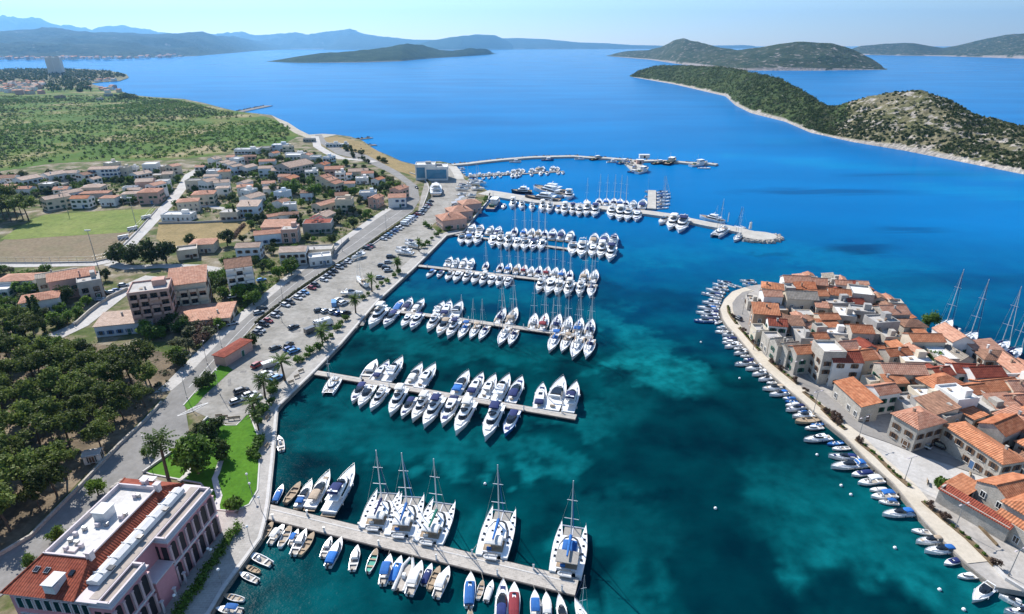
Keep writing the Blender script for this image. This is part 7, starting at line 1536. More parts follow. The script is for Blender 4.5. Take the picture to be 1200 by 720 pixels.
for k, x, y, kd, s, lab in [('a', 560, 400, 'dark', 1.5, 'dark bushy evergreen before the long pink house'), ('a', 350, 230, 'dark', 1.2, 'dark evergreen between the two salmon roofed houses'), ('a', 890, 210, 'dark', 1.1, 'dark round tree on the small lawn by the lane'), ('a', 490, 590, 'lime', 1.2, 'yellow green round tree left of the garden lane'), ('a', 570, 570, 'round', 1.0, 'green tree left of the garden lane'), ('a', 740, 420, 'lime', .9, 'bright bush right of the grey balcony block'), ('a', 670, 470, 'lime', .8, 'bright bush beside the garden lane'),
        ('q', 180, 250, 'lime', 1.35, 'bright green round tree, left of a pair by the coast road'), ('q', 275, 215, 'round', 1.5, 'deep green tree, right of a pair by the coast road'), ('k', 950, 275, 'lime', 1.35, 'vivid green round tree beside the lane by the white tower house'), ('k', 1050, 320, 'round', 1.3, 'dull green tree next to the vivid green one'), ('k', 1085, 280, 'olive', 1.3, 'greyish tree by the coast road bend'),
        ('e', 990, 290, 'round', 2.3, 'large spreading green tree below the gabled hall'), ('e', 1130, 320, 'round', 2.1, 'second large green tree below the gabled hall'), ('e', 860, 290, 'dark', 1.6, 'dark tree left of the large spreading ones'), ('e', 520, 650, 'dark', 1.7, 'dark green tree beside the orange hip roof'), ('e', 575, 470, 'cypress', .9, 'dark cypress beside the tall pale lean-to house'), ('e', 260, 640, 'dark', 1.2, 'dark tree left of the orange hip roof'),
        ('p', 375, 520, 'round', 2.0, 'large leafy tree in the middle of the park lawn'), ('p', 350, 500, 'lime', 1.9, 'brighter leafy tree at the left of the large park tree'), ('p', 490, 445, 'dark', 1.15, 'dark round tree right of the large park tree'), ('p', 430, 350, 'dark', 1.1, 'dark shrubby tree at the top of the park'), ('p', 480, 290, 'dark', .9, 'small dark tree at the park corner by the car park'), ('p', 105, 430, 'lime', .6, 'small lime green bush left of the park palm'), ('p', 390, 300, 'dark', .7, 'dark bush beside the white sign in the park'), ('p', 350, 330, 'olive', .8, 'grey green bush along the park road edge'),
        ('p', 430, 60, 'dark', 1.0, 'dark dome shaped bush on the verge lawn'), ('p', 385, 70, 'dark', .8, 'smaller dark bush on the verge lawn'), ('g', 570, 150, 'dark', .9, 'dark tree behind the pink kiosk'), ('o', 520, 95, 'lime', .9, 'green bush beside the hotel on the road side'), ('o', 300, 330, 'lime', .7, 'second green bush beside the hotel on the road side'), ('o', 165, 470, 'round', .6, 'third green bush beside the hotel on the road side')]:
    tree(kd, P(k, x, y, LZ), s, lab)
for i, (k, x, y, kd, s) in enumerate([('k', 430, 480, 'round', 1.1), ('k', 380, 520, 'dark', 1.2), ('k', 480, 540, 'round', 1.2), ('k', 540, 500, 'dark', 1.1), ('k', 620, 520, 'olive', 1.2), ('k', 680, 540, 'reddish', 1.5), ('k', 730, 500, 'reddish', 1.3), ('k', 640, 580, 'reddish', 1.4), ('k', 560, 580, 'olive', 1.3), ('k', 700, 580, 'olive', 1.3), ('g', 60, 180, 'olive', 1.3), ('g', 130, 190, 'olive', 1.3), ('g', 200, 150, 'reddish', 1.4), ('g', 250, 110, 'reddish', 1.3), ('g', 40, 270, 'lime', 1.2), ('g', 90, 300, 'dark', 1.2), ('k', 200, 560, 'lime', 1.3), ('k', 260, 590, 'round', 1.2), ('k', 330, 580, 'lime', 1.0)]):
    tree(kd, P(k, x, y, LZ), s, f'garden bush, {ordw(i)} of the mixed shrubbery between restaurant and road', 'shrubbery between restaurant and road')
# gardens of the town
scatter([(0, 208), (60, 205), (140, 206), (200, 204), (240, 198), (300, 182), (350, 178), (400, 192), (450, 205), (472, 218), (470, 236), (430, 258), (380, 292), (340, 320), (310, 342), (262, 385), (215, 415), (205, 400), (200, 330), (260, 318), (280, 290), (300, 260), (200, 255), (190, 240), (60, 245), (0, 240)], 480, 3.0, lambda p: mix(['round', 'round', 'dark', 'dark', 'lime', 'olive'], p, .55, 1.25, 'in the gardens of the town'), pad=.8)
scatter([(-80, 318), (0, 318), (20, 322), (60, 318), (60, 330), (40, 350), (64, 365), (100, 368), (70, 390), (60, 400), (0, 395), (-80, 420)], 80, 3.2, lambda p: mix(['round', 'dark', 'lime', 'olive', 'round'], p, .7, 1.2, 'in the overgrown gardens at the left edge'), pad=.8)
scatter([(385, 195), (440, 205), (470, 214), (465, 222), (430, 215), (390, 205)], 30, 3.0, lambda p: mix(['round', 'dark', 'olive'], p, .5, .9, 'in the plots above the boatyard road'), pad=.5)
scatter([(395, 170), (425, 180), (455, 192), (440, 195), (410, 184)], 26, 3.0, lambda p: mix(['olive', 'dark'], p, .6, 1.0, 'in the hedge behind the pebble beach'), pad=.5)
# palms
def palm_proto(h=6.0, big=1.0):
    def b():
        t = thing('palm_tree', 'x', 'palm'); m = MB(); pr = Vector((0, 0, -.2))
        for i in range(1, 7): q = Vector((.12 * i * .3, 0, h * i / 6)); m.tube(pr, q, .30 - .015 * i, .30 - .015 * (i + 1), 7); pr = q
        m.tube(pr, pr + Vector((0, 0, .5)), .42, .2, 7); m.build('trunk', TRUNK, t)
        V, F = [], []; rs = np.random.RandomState(4)
        for k in range(38):
            a = rs.uniform(0, 2 * PI); el = rs.uniform(-.5, 1.25); L_ = rs.uniform(2.4, 3.2) * big; pp = np.array([pr.x, 0, h + .3]); seg = 7; d = np.array([math.cos(a) * math.cos(el), math.sin(a) * math.cos(el), math.sin(el)])
            side = np.array([-math.sin(a), math.cos(a), 0])
            for j in range(seg):
                nx_ = pp + d * L_ / seg; w = .36 * math.sin(PI * (j + .8) / (seg + .8)) + .05; w2 = .36 * math.sin(PI * min(1, (j + 1.8) / (seg + .8))) + .02
                for s in (1, -1):
                    i0 = len(V); gap = .25 * L_ / seg
                    V += [pp, pp + side * s * w - np.array([0, 0, w * .35]) + d * .12, pp + d * (L_ / seg - gap) + side * s * w2 - np.array([0, 0, w2 * .35]) + d * .12, pp + d * (L_ / seg - gap)]; F.append((i0, i0 + 1, i0 + 2, i0 + 3))
                pp = nx_; d = d + np.array([0, 0, -.16]); d /= np.linalg.norm(d)
        obj('fronds', np_mesh('palm_fronds', V, F, LPALM), t); return t
    return b
for i, (k, x, y, hh, s, lab) in enumerate([('p', 212, 545, 7, 1.45, 'big date palm beside the hotel corner'), ('g', 805, 400, 5, 1.3, 'large palm on the quay beside the white cars'), ('g', 665, 520, 5, 1.15, 'palm on the quay above the lawn corner'), ('g', 610, 690, 5, 1.2, 'palm at the head of the park lawn'), ('g', 1070, 155, 5, 1.0, 'palm beside the white camper van'), ('q', 530, 720, 4.5, 1.0, 'palm just below the white camper van'), ('q', 765, 505, 4.5, 1.1, 'palm beside the row of five cars'), ('q', 890, 340, 4.5, 1.1, 'palm beside the boat ashore'), ('m', 625, 640, 4.5, 1.0, 'palm by the fourth pier root'), ('m', 800, 470, 4.5, 1.0, 'palm beside the covered boats ashore'), ('q', 1085, 190, 4.5, .9, 'palm by the pale cars on the quay'), ('p', 690, 290, 4.5, .9, 'small palm at the edge of the lawn by the quay')]):
    p = P(k, x, y, LZ); spawn('palm7' if hh == 7 else 'palm5', palm_proto(hh), lab, (p.x, p.y, LZ), random.uniform(0, 6), (s, s, s), 'palms along the quay')
# quayside planting
qs = [('p', 690, 190), ('p', 680, 225), ('p', 700, 250), ('p', 690, 345), ('p', 705, 360), ('p', 660, 420), ('p', 690, 440), ('p', 645, 430), ('p', 695, 390), ('p', 580, 695), ('p', 545, 705), ('g', 960, 240), ('g', 990, 210), ('g', 1030, 185), ('g', 930, 265), ('g', 890, 275), ('g', 740, 450), ('g', 720, 490), ('g', 1130, 100), ('g', 1090, 120), ('g', 640, 630), ('g', 700, 560), ('q', 660, 600), ('q', 700, 560), ('q', 630, 640), ('q', 820, 400), ('q', 860, 370), ('q', 930, 320), ('q', 970, 290), ('q', 1010, 270), ('q', 1060, 230), ('q', 1100, 200), ('m', 840, 440), ('m', 870, 410), ('m', 910, 370), ('m', 950, 340), ('m', 980, 310), ('m', 870, 270), ('m', 900, 280), ('m', 850, 255), ('m', 1060, 290), ('n', 525, 400), ('n', 500, 430), ('n', 540, 385), ('n', 470, 460), ('d', 545, 280), ('d', 532, 275)]
for i, (k, x, y) in enumerate(qs): tree('shrub', P(k, x, y, LZ), random.uniform(1.2, 2.3), 'shrub in the planting along the marina quay', 'shrubs along the marina quay', z=LZ + .1)
for k, pts in BEDS:
    w = kx(k, pts)
    for a_, b_ in zip(w, w[1:]):
        n = int((b_ - a_).length / 1.6)
        for i in range(n):
            q = a_.lerp(b_, (i + random.random()) / n); tree(random.choice(['shrub', 'shrub', 'reddish']), q, random.uniform(.35, .9) * (1 if True else 1), 'small plant in the planting strips of the village quay', 'plants in the village quay strips', z=LZ + .2).scale = (random.uniform(.35, .9),) * 3 if random.random() < .0 else None if False else (.55, .55, .55)
for i, (k, x, y, s) in enumerate([(5, 870, 412, 1.2), (5, 880, 560, 1.3), (5, 868, 575, 1.0), ('h', 235, 190, .9), ('h', 200, 170, .8), ('h', 660, 30, 1.2)]): tree('round', P(k, x, y, LZ + 2), s, f'green tree, {ordw(i)} of the few growing between the village houses', 'trees in the village')
# hedges
def hedge(name, pts, w, h, lab, m=None):
    V, F = [], []; C = []
    for a_, b_ in zip(pts, pts[1:]):
        n = max(1, int((b_ - a_).length / .55))
        for i in range(n):
            q = a_.lerp(b_, (i + .5) / n); C.append((q.x + random.uniform(-.2, .2) * w, q.y + random.uniform(-.2, .2) * w, LZ + h * .5 + random.uniform(-.1, .15)))
    V, F = leaf_quads(C, np.full(len(C), max(w, h) * .55), 70, .26, NR, .5, 1.0)
    tag(obj(name, np_mesh(name, V, F, m or LGREEN)), lab, 'hedge')
hedge('hedge', px([(281, 618), (262, 645), (240, 677), (212, 718), (200, 740)]), 1.9, 1.9, 'clipped green hedge between hotel terrace and quay')
hedge('hedge', px([(300, 379), (346, 343), (386, 316), (410, 302), (441, 281), (472, 260), (489, 248)]), 1.0, .7, 'long low hedge between coast road and car park', LOLIVE)
hedge('hedge', px([(497, 246), (503, 232), (506, 222), (504, 216), (497, 208), (490, 202)]), 1.6, .9, 'low hedge curving round the boatyard corner', LOLIVE)
hedge('hedge', kx('e', [(560, 600), (600, 545), (640, 505)]), 2, 1.4, 'brownish hedge across the dry plot', LDRY)
# scrub, far wood and island shrubs: uncountable, one object each
def bushes(name, pts, rads, n, size, m, kind='stuff', flat=.7, chunk=4000):
    V, F = leaf_quads(np.array(pts), np.array(rads), n, size, NR, .6, flat); o = obj(name, np_mesh(name, V, F, m)); tag(o, kind=kind); return o
def rand_in(poly_px, n, dens=None, z=LZ):
    poly = [(p.x, p.y) for p in px(poly_px, z)]; xs = [p[0] for p in poly]; ys = [p[1] for p in poly]; out = []
    while len(out) < n:
        x, y = random.uniform(min(xs), max(xs)), random.uniform(min(ys), max(ys))
        if inpoly(x, y, poly) and (dens is None or noise.noise(Vector((x, y, 0)) * dens) + .25 * noise.noise(Vector((x, y, 5)) * dens * 4) > random.uniform(-.35, .35)): out.append((x, y))
    return out
FIELD = [(340, 150), (322, 142), (300, 137), (262, 131), (215, 119), (160, 114), (110, 112), (40, 113), (-60, 112), (-60, 200), (0, 199), (60, 190), (120, 187), (190, 186), (240, 182), (300, 172), (335, 168)]
q = rand_in(FIELD, 3200, .006); bushes('scrub_bushes', [(x, y, LZ + .8) for x, y in q], [random.uniform(1.2, 3.0) for _ in q], 22, .75, LGREEN)
q = rand_in(FIELD, 4200, .009); bushes('low_bright_scrub', [(x, y, LZ + .3) for x, y in q], [random.uniform(.8, 2.2) for _ in q], 14, .6, LLIME, flat=.45)
q = rand_in(FIELD, 1900, .007); bushes('dark_scrub', [(x, y, LZ + 1.0) for x, y in q], [random.uniform(1.5, 3.2) for _ in q], 22, .7, LDARK)
q = rand_in([(0, 100), (-200, 96), (-200, 84), (60, 82), (130, 85), (148, 88), (148, 91), (120, 94), (104, 97), (110, 108), (60, 109), (50, 100)], 1500); bushes('far_pine_wood', [(x, y, LZ + 5) for x, y in q], [random.uniform(5, 9) for _ in q], 20, 2.6, LDARK, flat=.8)
q = rand_in([(150, 112), (158, 113), (162, 116), (140, 117), (135, 113)], 60); bushes('far_tree_clump', [(x, y, LZ + 3) for x, y in q], [random.uniform(3, 6) for _ in q], 24, 1.6, LDARK)
TOWN = [(0, 208), (60, 205), (140, 206), (200, 204), (240, 198), (300, 182), (350, 178), (400, 192), (450, 205), (472, 218), (470, 236), (430, 258), (380, 292), (340, 320), (310, 342), (262, 385), (215, 415), (205, 400), (200, 330), (260, 318), (280, 290), (300, 260), (200, 255), (190, 240), (60, 245), (0, 240)]
q = [a for a in rand_in(TOWN, 2600, .05) if clear(a[0], a[1], .5) and offroad(*a)]; bushes('garden_undergrowth', [(x, y, LZ + .5) for x, y in q], [random.uniform(.6, 1.5) for _ in q], 26, .32, LGREEN)
q = [a for a in rand_in([(-80, 318), (60, 318), (64, 365), (100, 368), (70, 392), (0, 400), (-80, 430)], 700, .06) if clear(a[0], a[1], .5) and offroad(*a)]; bushes('garden_brambles', [(x, y, LZ + .6) for x, y in q], [random.uniform(.7, 1.6) for _ in q], 30, .3, LGREEN)
q = rand_in([(-190, 440), (0, 405), (60, 402), (150, 410), (200, 425), (195, 455), (165, 485), (120, 515), (70, 560), (0, 620), (-190, 700)], 700, .07); bushes('wood_undergrowth', [(x, y, LZ + .4) for x, y in q], [random.uniform(.5, 1.3) for _ in q], 26, .28, LOLIVE)
# shrubs over the near island, thinning out on the stony hill
nu, nv2 = ISL_V.shape[0], ISL_V.shape[1]; P1, P2 = [], []
for _ in range(60000):
    if len(P1) + len(P2) > 11000: break
    i, j = random.randrange(nu - 1), random.randrange(2, nv2 - 8); fu, fv = random.random(), random.random()
    v = ISL_V[i, j] * (1 - fu) * (1 - fv) + ISL_V[i + 1, j] * fu * (1 - fv) + ISL_V[i, j + 1] * (1 - fu) * fv + ISL_V[i + 1, j + 1] * fu * fv
    if v[2] < 1.2: continue
    t = i / nu; stony = max(0, min(1, (t - .42) / .1)) * (1 if j > nv2 * .16 else .3)
    dn = noise.noise(Vector(v) * .02) + .5 * noise.noise(Vector(v) * .06)
    if dn < random.uniform(-1.2, .0) + stony * .80: continue
    (P1 if random.random() < (.85 if t < .4 else .6) else P2).append((v[0], v[1], v[2] + .4, (3.1 if t < .42 else 1.7) * random.uniform(.6, 1.25) * (1.6 if v[1] > 1100 else 1)))
P1, P2 = np.array(P1), np.array(P2)
bushes('island_maquis_shrubs', P1[:, :3], P1[:, 3], 22, .9, LDARK); bushes('island_green_shrubs', P2[:, :3], P2[:, 3], 22, .8, LOLIVE)
# ---------------------------------------------------------------- lamps, walls, fences, signs and small things
def lamp_proto(h=7.0, arms=1):
    def b():
        t = thing('street_lamp', 'x', 'lamp'); m = MB(); m.tube((0, 0, 0), (0, 0, h), .09, .06, 6); m.tube((0, 0, 0), (0, 0, .5), .16, .14, 6); m.build('pole', STEEL, t)
        for s in ((1,) if arms == 1 else (1, -1)):
            m = MB(); m.tube((0, 0, h - .1), (s * .9, 0, h + .15), .05); m.build('arm', STEEL, t)
            m = MB(); m.box((s * 1.15, 0, h + .16), (.7, .28, .14), 0, 0, .8); m.build('lamp_head', HW, t)
        return t
    return b
def globe_proto():
    t = thing('street_lamp', 'x', 'lamp'); m = MB(); m.tube((0, 0, 0), (0, 0, 3.4), .07, .05, 6); m.build('pole', STEEL, t)
    m = MB(); n = 8; m.loft([[(r * math.cos(k * 2 * PI / n), r * math.sin(k * 2 * PI / n), 3.4 + z) for k in range(n)] for r, z in ((.08, 0), (.26, .15), (.30, .32), (.2, .5), (.05, .58))]); m.build('globe', WHITE, t); return t
for i, (k, x, y) in enumerate([('d', 258, 105), ('d', 420, 250), ('d', 597, 420), ('d', 785, 585), ('c', 800, 620), ('c', 490, 215), ('c', 375, 180), ('b', 560, 470), ('c', 670, 395)]):
    p = P(k, x, y, LZ); spawn('lampv', lamp_proto(6.5, 2), f'double armed street lamp, {ordw(i)} along the village quay as listed from the square', (p.x, p.y, LZ + .1), R(20), group='street lamps of the village quay')['label'] = f'double armed street lamp on the village quay, {["by the square end of the beds", "facing the square", "before the courtyard house", "at the near corner", "by the ivy pergola house", "by the stone gables", "by the flat stone houses", "by the dark parked car", "by the brown gables"][i]}'
for i, (k, x, y) in enumerate([('g', 258, 282), ('g', 115, 520), ('g', 348, 498), ('p', 118, 470), ('q', 205, 395), ('m', 525, 290), ('m', 155, 470), ('q', 500, 690), ('q', 200, 575), ('g', 360, 165)]):
    p = P(k, x, y, LZ); spawn('lampr', lamp_proto(8.5, 1), 'x', (p.x, p.y, LZ + .1), R(-40), group='street lamps of the coast road')['label'] = f'tall single armed street lamp by {["the verge opposite the kiosk", "the verge lawn", "the lowest parking bay", "the big date palm", "the bright green trees", "the upper car row", "the boat ashore", "the camper van", "the lone middle car", "the road beside the kiosk"][i]}'
for i, (k, x, y) in enumerate([('p', 0, 0), ('p', 0, 0), ('z', 32, 480), ('z', 80, 580), ('z', 212, 375), ('p', 640, 590), ('p', 655, 640), ('z', 265, 235)]):
    if i < 2: q = at(140 + [500, 312][i] / 4.5, 560 + [455, 700][i] / 4.5, LZ)
    else: q = P(k, x, y, LZ)
    spawn('globe', globe_proto, 'x', (q.x, q.y, LZ + .1), 0, group='globe lamps round the hotel')['label'] = f'white globe lamp {["beside the hotel hedge", "at the near end of the hotel hedge", "between hedge and hotel quay", "on the hotel quay edge", "on the hotel quay by the pier root", "on the park lawn edge", "at the park lawn corner", "at the pier root by the park"][i]}'
# floodlights
def flood():
    t = thing('floodlight_mast', 'x', 'floodlight'); m = MB(); m.tube((0, 0, 0), (0, 0, 15.5), .2, .12, 6); m.build('pole', STEEL, t); m = MB(); m.box((0, 0, 15.6), (2.4, .2, .15)); m.build('crossbar', STEEL, t)
    for x in (-1, -.35, .35, 1): m = MB(); m.box((x, .15, 15.95), (.5, .3, .5)); m.build('floodlight', WHITE, t)
    return t
for i, (k, x, y) in enumerate([('x', 113.5, 308.5), ('w', 958, 505), ('x', -10, 300), ('w', 480, 420)]):
    p = P(k, x, y, LZ); spawn('flood', flood, ['floodlight mast on the near edge of the sports field', 'floodlight mast at the right end of the sports field', 'floodlight mast at the left picture edge', 'floodlight mast on the far side of the sports field'][i], (p.x, p.y, LZ), R(10), group='floodlights of the sports field')
# pitch fence
def fence(name, pts, h, lab, step=4.0, rails=(.98, .5), m=STEEL, cat='fence'):
    t = thing(name, lab, cat, (pts[0].x, pts[0].y, LZ)); o = pts[0]; r = MB(); n = 0
    for a_, b_ in zip(pts, pts[1:]):
        for f in rails: r.tube((a_.x - o.x, a_.y - o.y, h * f), (b_.x - o.x, b_.y - o.y, h * f), .035, n=4)
        for i in range(int((b_ - a_).length / step) + 1):
            q = a_.lerp(b_, i * step / (b_ - a_).length); b = MB(); b.tube((q.x - o.x, q.y - o.y, 0), (q.x - o.x, q.y - o.y, h), .06, n=5); n += 1
            if n < 95: b.build('post', m, t)
    r.build('rail', m, t)
fence('wire_fence', px([(-60, 309), (0, 308.5), (60, 308.5), (110, 307.5), (125, 304), (137, 294), (157, 273.5), (183, 245)]), 3.0, 'tall wire fence on posts round the sports field')
def wall(name, pts, w, h, lab, m=WS, cat='wall'):
    b = MB(); rings = []; n = len(pts)
    for i, p in enumerate(pts):
        d = (pts[min(i + 1, n - 1)] - pts[max(i - 1, 0)]); d.z = 0; d.normalize(); s = Vector((-d.y, d.x, 0)) * w / 2; rings.append([(p.x + s.x, p.y + s.y, LZ - .3), (p.x - s.x, p.y - s.y, LZ - .3), (p.x - s.x, p.y - s.y, LZ + h), (p.x + s.x, p.y + s.y, LZ + h)])
    b.loft(rings); tag(b.build(name, m), lab, cat)
wall('stone_wall', px([(-60, 309.5), (0, 309), (60, 309), (110, 308), (126, 304.5), (139, 294.5), (159, 274.5), (184.5, 245.5)]), .4, .7, 'low dark wall at the foot of the sports field fence', WG)
wall('stone_wall', px([(186, 263), (230, 262), (270, 260), (288, 259)]), .4, 1.2, 'grey wall along the top of the dry plot', WG)
wall('stone_wall', px([(-60, 700), (0, 652), (37, 630), (90, 576), (140, 523), (170, 495), (190, 473)]), .5, .9, 'long low stone wall between pine wood and coast road')
wall('stone_wall', px([(244, 490), (206, 528), (168, 555)]), .4, .7, 'low pale wall along the road edge of the park', KERB)
wall('stone_wall', kx('a', [(640, 590), (760, 480), (840, 420), (930, 360), (1080, 290)]), .5, 1.4, 'double stone wall along the garden lane')
wall('stone_wall', kx('m', [(0, 590), (60, 520), (140, 430), (205, 370)]), .5, 1.5, 'dark garden wall beside the upper coast road', WG)
wall('stone_wall', px([(300, 382), (346, 346), (386, 319), (410, 305), (441, 284), (472, 263), (490, 250)]), .35, .45, 'long low kerb wall under the hedge of the car park', KERB)
wall('stone_wall', px([(494, 247), (500, 232), (503, 222), (500, 214), (492, 207), (480, 203)]), .4, .8, 'pale curved wall round the boatyard corner', KERB)
wall('stone_wall', kx('d', [(590, 305), (640, 370), (745, 480)]), .4, .5, 'low wall strip beside the courtyard house', BED)
wall('mooring_groyne', kx('d', [(735, 555), (775, 600), (840, 640)]), .5, .7, 'rounded kerb wall at the near end of the village quay', KERB)
# dugouts, sign, benches, pier furniture
for i, (k, x, y) in enumerate([('w', 870, 590), ('w', 935, 530), ('w', 1030, 450)]):
    p = P(k, x, y, LZ + 1); t = thing('dugout', ['white curved dugout nearest the pines beside the sports field', 'middle white curved dugout beside the sports field', 'white curved dugout farthest along the sports field'][i], 'shelter', (p.x, p.y, LZ), R(50), 'dugouts of the sports field')
    m = MB(); m.loft([[(x0, 1.3 - .0, 0), (x0, 1.25, 1.4), (x0, .7, 2.2), (x0, -.6, 2.3), (x0, -.6, 2.2), (x0, .65, 2.1), (x0, 1.15, 1.35), (x0, 1.2, 0)] for x0 in (-2.6, 2.6)]); m.build('shell', WHITE, t); m = MB(); m.box((0, .7, .45), (4.8, .4, .1)); m.build('bench', BLUE, t)
p = P('p', 425, 282, LZ + 1.2); t = thing('notice_board', 'white board on posts between bushes in the park', 'sign', (p.x, p.y, LZ), R(40)); m = MB(); m.box((0, 0, 1.4), (3.0, .12, 1.1)); m.build('board', WHITE, t)
for s in (1, -1): m = MB(); m.tube((s * 1.2, 0, 0), (s * 1.2, 0, 1.4), .06); m.build('post', STEEL, t)
def bench():
    t = thing('bench', 'x', 'bench'); m = MB(); m.box((0, 0, .45), (1.8, .45, .08)); m.build('seat', TEAK, t); m = MB(); m.box((0, .22, .75), (1.8, .08, .4)); m.build('backrest', TEAK, t)
    for s in (1, -1): m = MB(); m.box((s * .75, 0, .22), (.08, .4, .42)); m.build('leg', STEEL, t)
    return t
for i, (k, x, y) in enumerate([('p', 480, 225), ('p', 510, 230), ('p', 545, 238), ('p', 575, 235), ('p', 735, 180), ('p', 740, 230), ('p', 738, 380), ('g', 920, 340), ('g', 890, 380), ('g', 850, 420), ('d', 500, 262), ('d', 650, 235)]):
    q = P(k, x, y, LZ); spawn('bench', bench, 'x', (q.x, q.y, LZ + .17), R([10, 10, 10, 10, 85, 85, 85, 45, 45, 45, 60, 60][i]), group='benches')['label'] = f'bench {["at the car park end of the park, leftmost", "at the car park end of the park, second", "at the car park end of the park, third", "at the car park end of the park, rightmost", "on the quay by the lawn head", "on the quay below the lawn palms", "on the quay by the lone moored boat", "on the quay by the large palm", "on the quay just below the large palm", "on the quay above the second pier root", "on the village square edge", "on the village square by the road"][i]}'
def pedestal():
    t = thing('service_post', 'x', 'post'); m = MB(); m.box((0, 0, .55), (.32, .32, 1.1), 0, 0, .85); m.build('column', WHITE, t); m = MB(); m.box((0, 0, 1.16), (.4, .4, .14)); m.build('lamp_cap', STEEL, t); return t
for key, (root, a_, d_) in PIERS.items():
    L_ = d_.length; n = 8 if key != 'E' else 11; nm = {'E': 'hotel pier', 'D': 'second pier', 'C': 'third pier', 'B': 'fourth pier', 'A': 'fifth pier', 'S': 'slim pontoon'}[key]
    z = .95 if key != 'S' else .6
    for i in range(n):
        s = 1 if i % 2 else -1; q = a_ + d_ * ((i + .6) / n) + Vector((-d_.y, d_.x, 0)).normalized() * s * (1.6 if key == 'E' else .9)
        spawn('pedestal', pedestal, f'white service post, {ordw(i)} from the shore on the {nm}', (q.x, q.y, z), 0, group='service posts on the piers')
# mooring lines of the catamarans and small boats by the hotel pier
LN = mat('mooring_rope', (.45, .43, .38), .9, .1)
for i, (k, x0, y0, x1, y1) in enumerate([(7, 95, 405, 70, 412), (7, 155, 300, 150, 280), (7, 480, 470, 455, 505), (7, 740, 545, 735, 580), (7, 165, 512, 170, 495), (7, 245, 525, 255, 505), (7, 455, 575, 450, 548), (7, 498, 597, 490, 560), (7, 570, 595, 560, 572), (7, 680, 635, 670, 600), (7, 720, 645, 712, 610), (7, 765, 652, 755, 622)]):
    m = MB(); m.tube(P(k, x0, y0, 1.2), P(k, x1, y1, .9), .03, n=4); tag(m.build('mooring_line', LN), f'mooring line, {ordw(i)} tying boats to the hotel pier', 'rope', 'mooring lines at the hotel pier')
# buoys
for i, (k, x, y) in enumerate([('d', 197, 268), ('d', 231, 300), ('d', 386, 487), ('d', 543, 634), ('d', 628, 704), ('c', 8, 128), ('c', 280, 382), ('d', 112, 160), (8, 115, 348), (7, 505, 262)]):
    p = P(k, x, y, .1); m = MB(); m.loft([[(r * math.cos(j * PI / 4), r * math.sin(j * PI / 4), z) for j in range(8)] for r, z in ((.1, -.2), (.32, 0), (.36, .2), (.25, .42), (.06, .5))]); o = m.build('mooring_buoy', WHITE); o.location = (p.x, p.y, 0); tag(o, f'white mooring buoy, {ordw(i)} floating off the village quay', 'buoy', 'mooring buoys')
# gear on the fishing wharf and mole
for i in range(14):
    q = P('t', random.uniform(260, 350), random.uniform(86, 140), 1.3); m = MB(); m.box((0, 0, .6), (random.uniform(1.5, 3.5), random.uniform(1, 2), 1.2), 0, 0, .9); m.box((0, 0, 1.25), (1.2, .8, .2)); o = m.build('gear_crate', random.choice([WR, WG, BLUE, NET])); o.location = (q.x, q.y, 1.3); o.rotation_euler = (0, 0, random.uniform(0, 3)); tag(o, 'crate of gear piled on the fishing wharf', 'crate', 'crates on the fishing wharf')
for i, (x, y, w) in enumerate([(375, 68, 9), (350, 98, 6)]):
    q = P('t', x, y, 3); t = thing('wharf_shed', ['white roofed shed on the breakwater above the fishing wharf', 'small pink shed on the fishing wharf'][i], 'shed', (q.x, q.y, 1.45)); m = MB(); m.box((0, 0, 1.6), (w, 4, 3.2)); m.build('wall', [WW, WP][i], t); m = MB(); m.box((0, 0, 3.3), (w + .6, 4.6, .2)); m.build('roof', RW, t); m = MB(); m.box((0, -2.03, 1.2), (1.6, .08, 2.2)); m.build('door', GLASS, t)
for i, (x, y) in enumerate([(995, 490), (865, 450)]):
    q = P('t', x, y, 1.4); t = thing('beacon', ['white beacon hut at the mole tip', 'slim white beacon on the mole'][i], 'beacon', (q.x, q.y, 1.35)); m = MB(); m.tube((0, 0, 0), (0, 0, [3.5, 5][i]), [.9, .3][i], [.7, .25][i], 8); m.build('tower', WW, t); m = MB(); m.tube((0, 0, [3.5, 5][i]), (0, 0, [4.3, 5.6][i]), .3, .2, 8); m.build('lantern', STEEL, t)
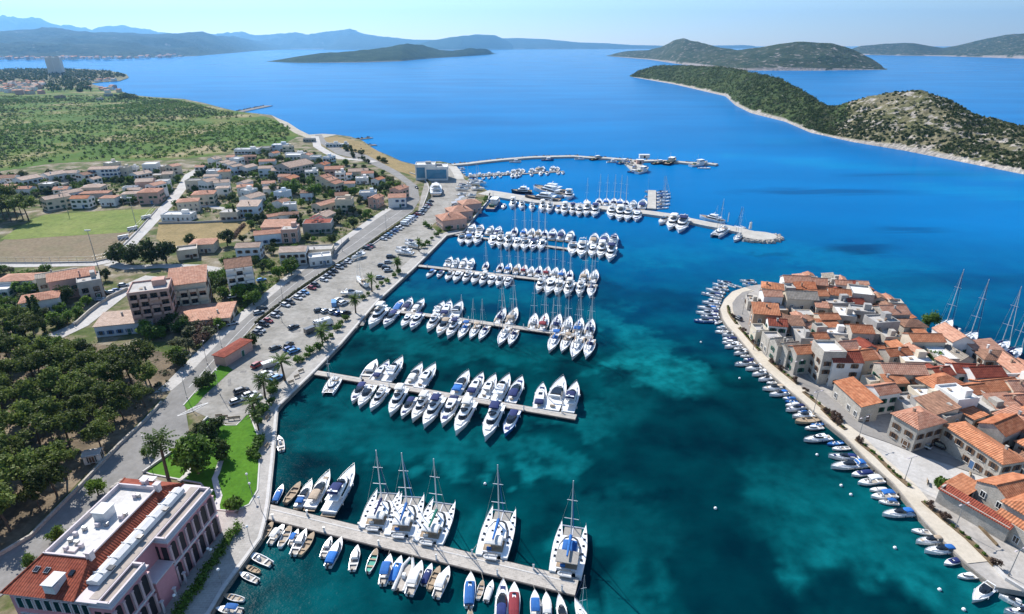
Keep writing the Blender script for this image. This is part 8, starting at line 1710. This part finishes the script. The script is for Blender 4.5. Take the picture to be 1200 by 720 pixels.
# parasols at the beach bar and restaurant
for i, (k, x, y) in enumerate([('e', 1110, 452), ('e', 1130, 440), ('e', 1150, 455), ('e', 1170, 445), ('e', 1185, 460)]):
    q = P(k, x, y, LZ + 7.6); t = thing('parasol', f'red parasol, {ordw(i)} from the left on the crowded roof terrace', 'parasol', (q.x, q.y, LZ + 5.6), 0, 'red parasols on the roof terrace'); m = MB(); m.tube((0, 0, 0), (0, 0, 2.3), .04); m.build('pole', STEEL, t); m = MB(); m.tube((0, 0, 2.0), (0, 0, 2.5), 1.4, .05, 8); m.build('canopy', MAROON, t)
for i, x in enumerate([(310, 405), (335, 385), (360, 368)]):
    q = P('n', x[0], x[1], LZ + 2.4); t = thing('awning', f'white sail awning, {ordw(i)} from the left behind the quay house', 'awning', (q.x, q.y, LZ), R(50), 'white awnings behind the quay house'); m = MB(); m.loft([[(-2.5, -1.5, 2.4), (2.5, -1.5, 2.4), (2.5, -1.5, 2.46), (-2.5, -1.5, 2.46)], [(-2.5, 0, 3.1), (2.5, 0, 3.1), (2.5, 0, 3.16), (-2.5, 0, 3.16)], [(-2.5, 1.5, 2.4), (2.5, 1.5, 2.4), (2.5, 1.5, 2.46), (-2.5, 1.5, 2.46)]]); m.build('cloth', WHITE, t)
    for s in (1, -1):
        for r in (1, -1): m = MB(); m.tube((s * 2.4, r * 1.4, 0), (s * 2.4, r * 1.4, 2.4), .05); m.build('pole', STEEL, t)
# ---------------------------------------------------------------- haze over the bay
me = bpy.data.meshes.new('haze'); X0, X1, Y0, Y1, Z0, Z1 = -28000, 28000, -500, 26000, -3.2, 1350
me.from_pydata([(x, y, z) for z in (Z0, Z1) for x, y in ((X0, Y0), (X1, Y0), (X1, Y1), (X0, Y1))], [], [(3, 2, 1, 0), (4, 5, 6, 7), (0, 1, 5, 4), (1, 2, 6, 5), (2, 3, 7, 6), (3, 0, 4, 7)])
hm = bpy.data.materials.new('haze_air'); hm.use_nodes = True; hn = hm.node_tree; hn.nodes.remove(hn.nodes['Principled BSDF'])
pv = hn.nodes.new('ShaderNodeVolumePrincipled'); pv.inputs['Density'].default_value = 4.4e-5; pv.inputs['Color'].default_value = (0.24, 0.57, 1.0, 1); pv.inputs['Anisotropy'].default_value = 0.45
hn.links.new(pv.outputs[0], [n for n in hn.nodes if n.type == 'OUTPUT_MATERIAL'][0].inputs['Volume']); me.materials.append(hm)
tag(obj('haze', me), kind='stuff')
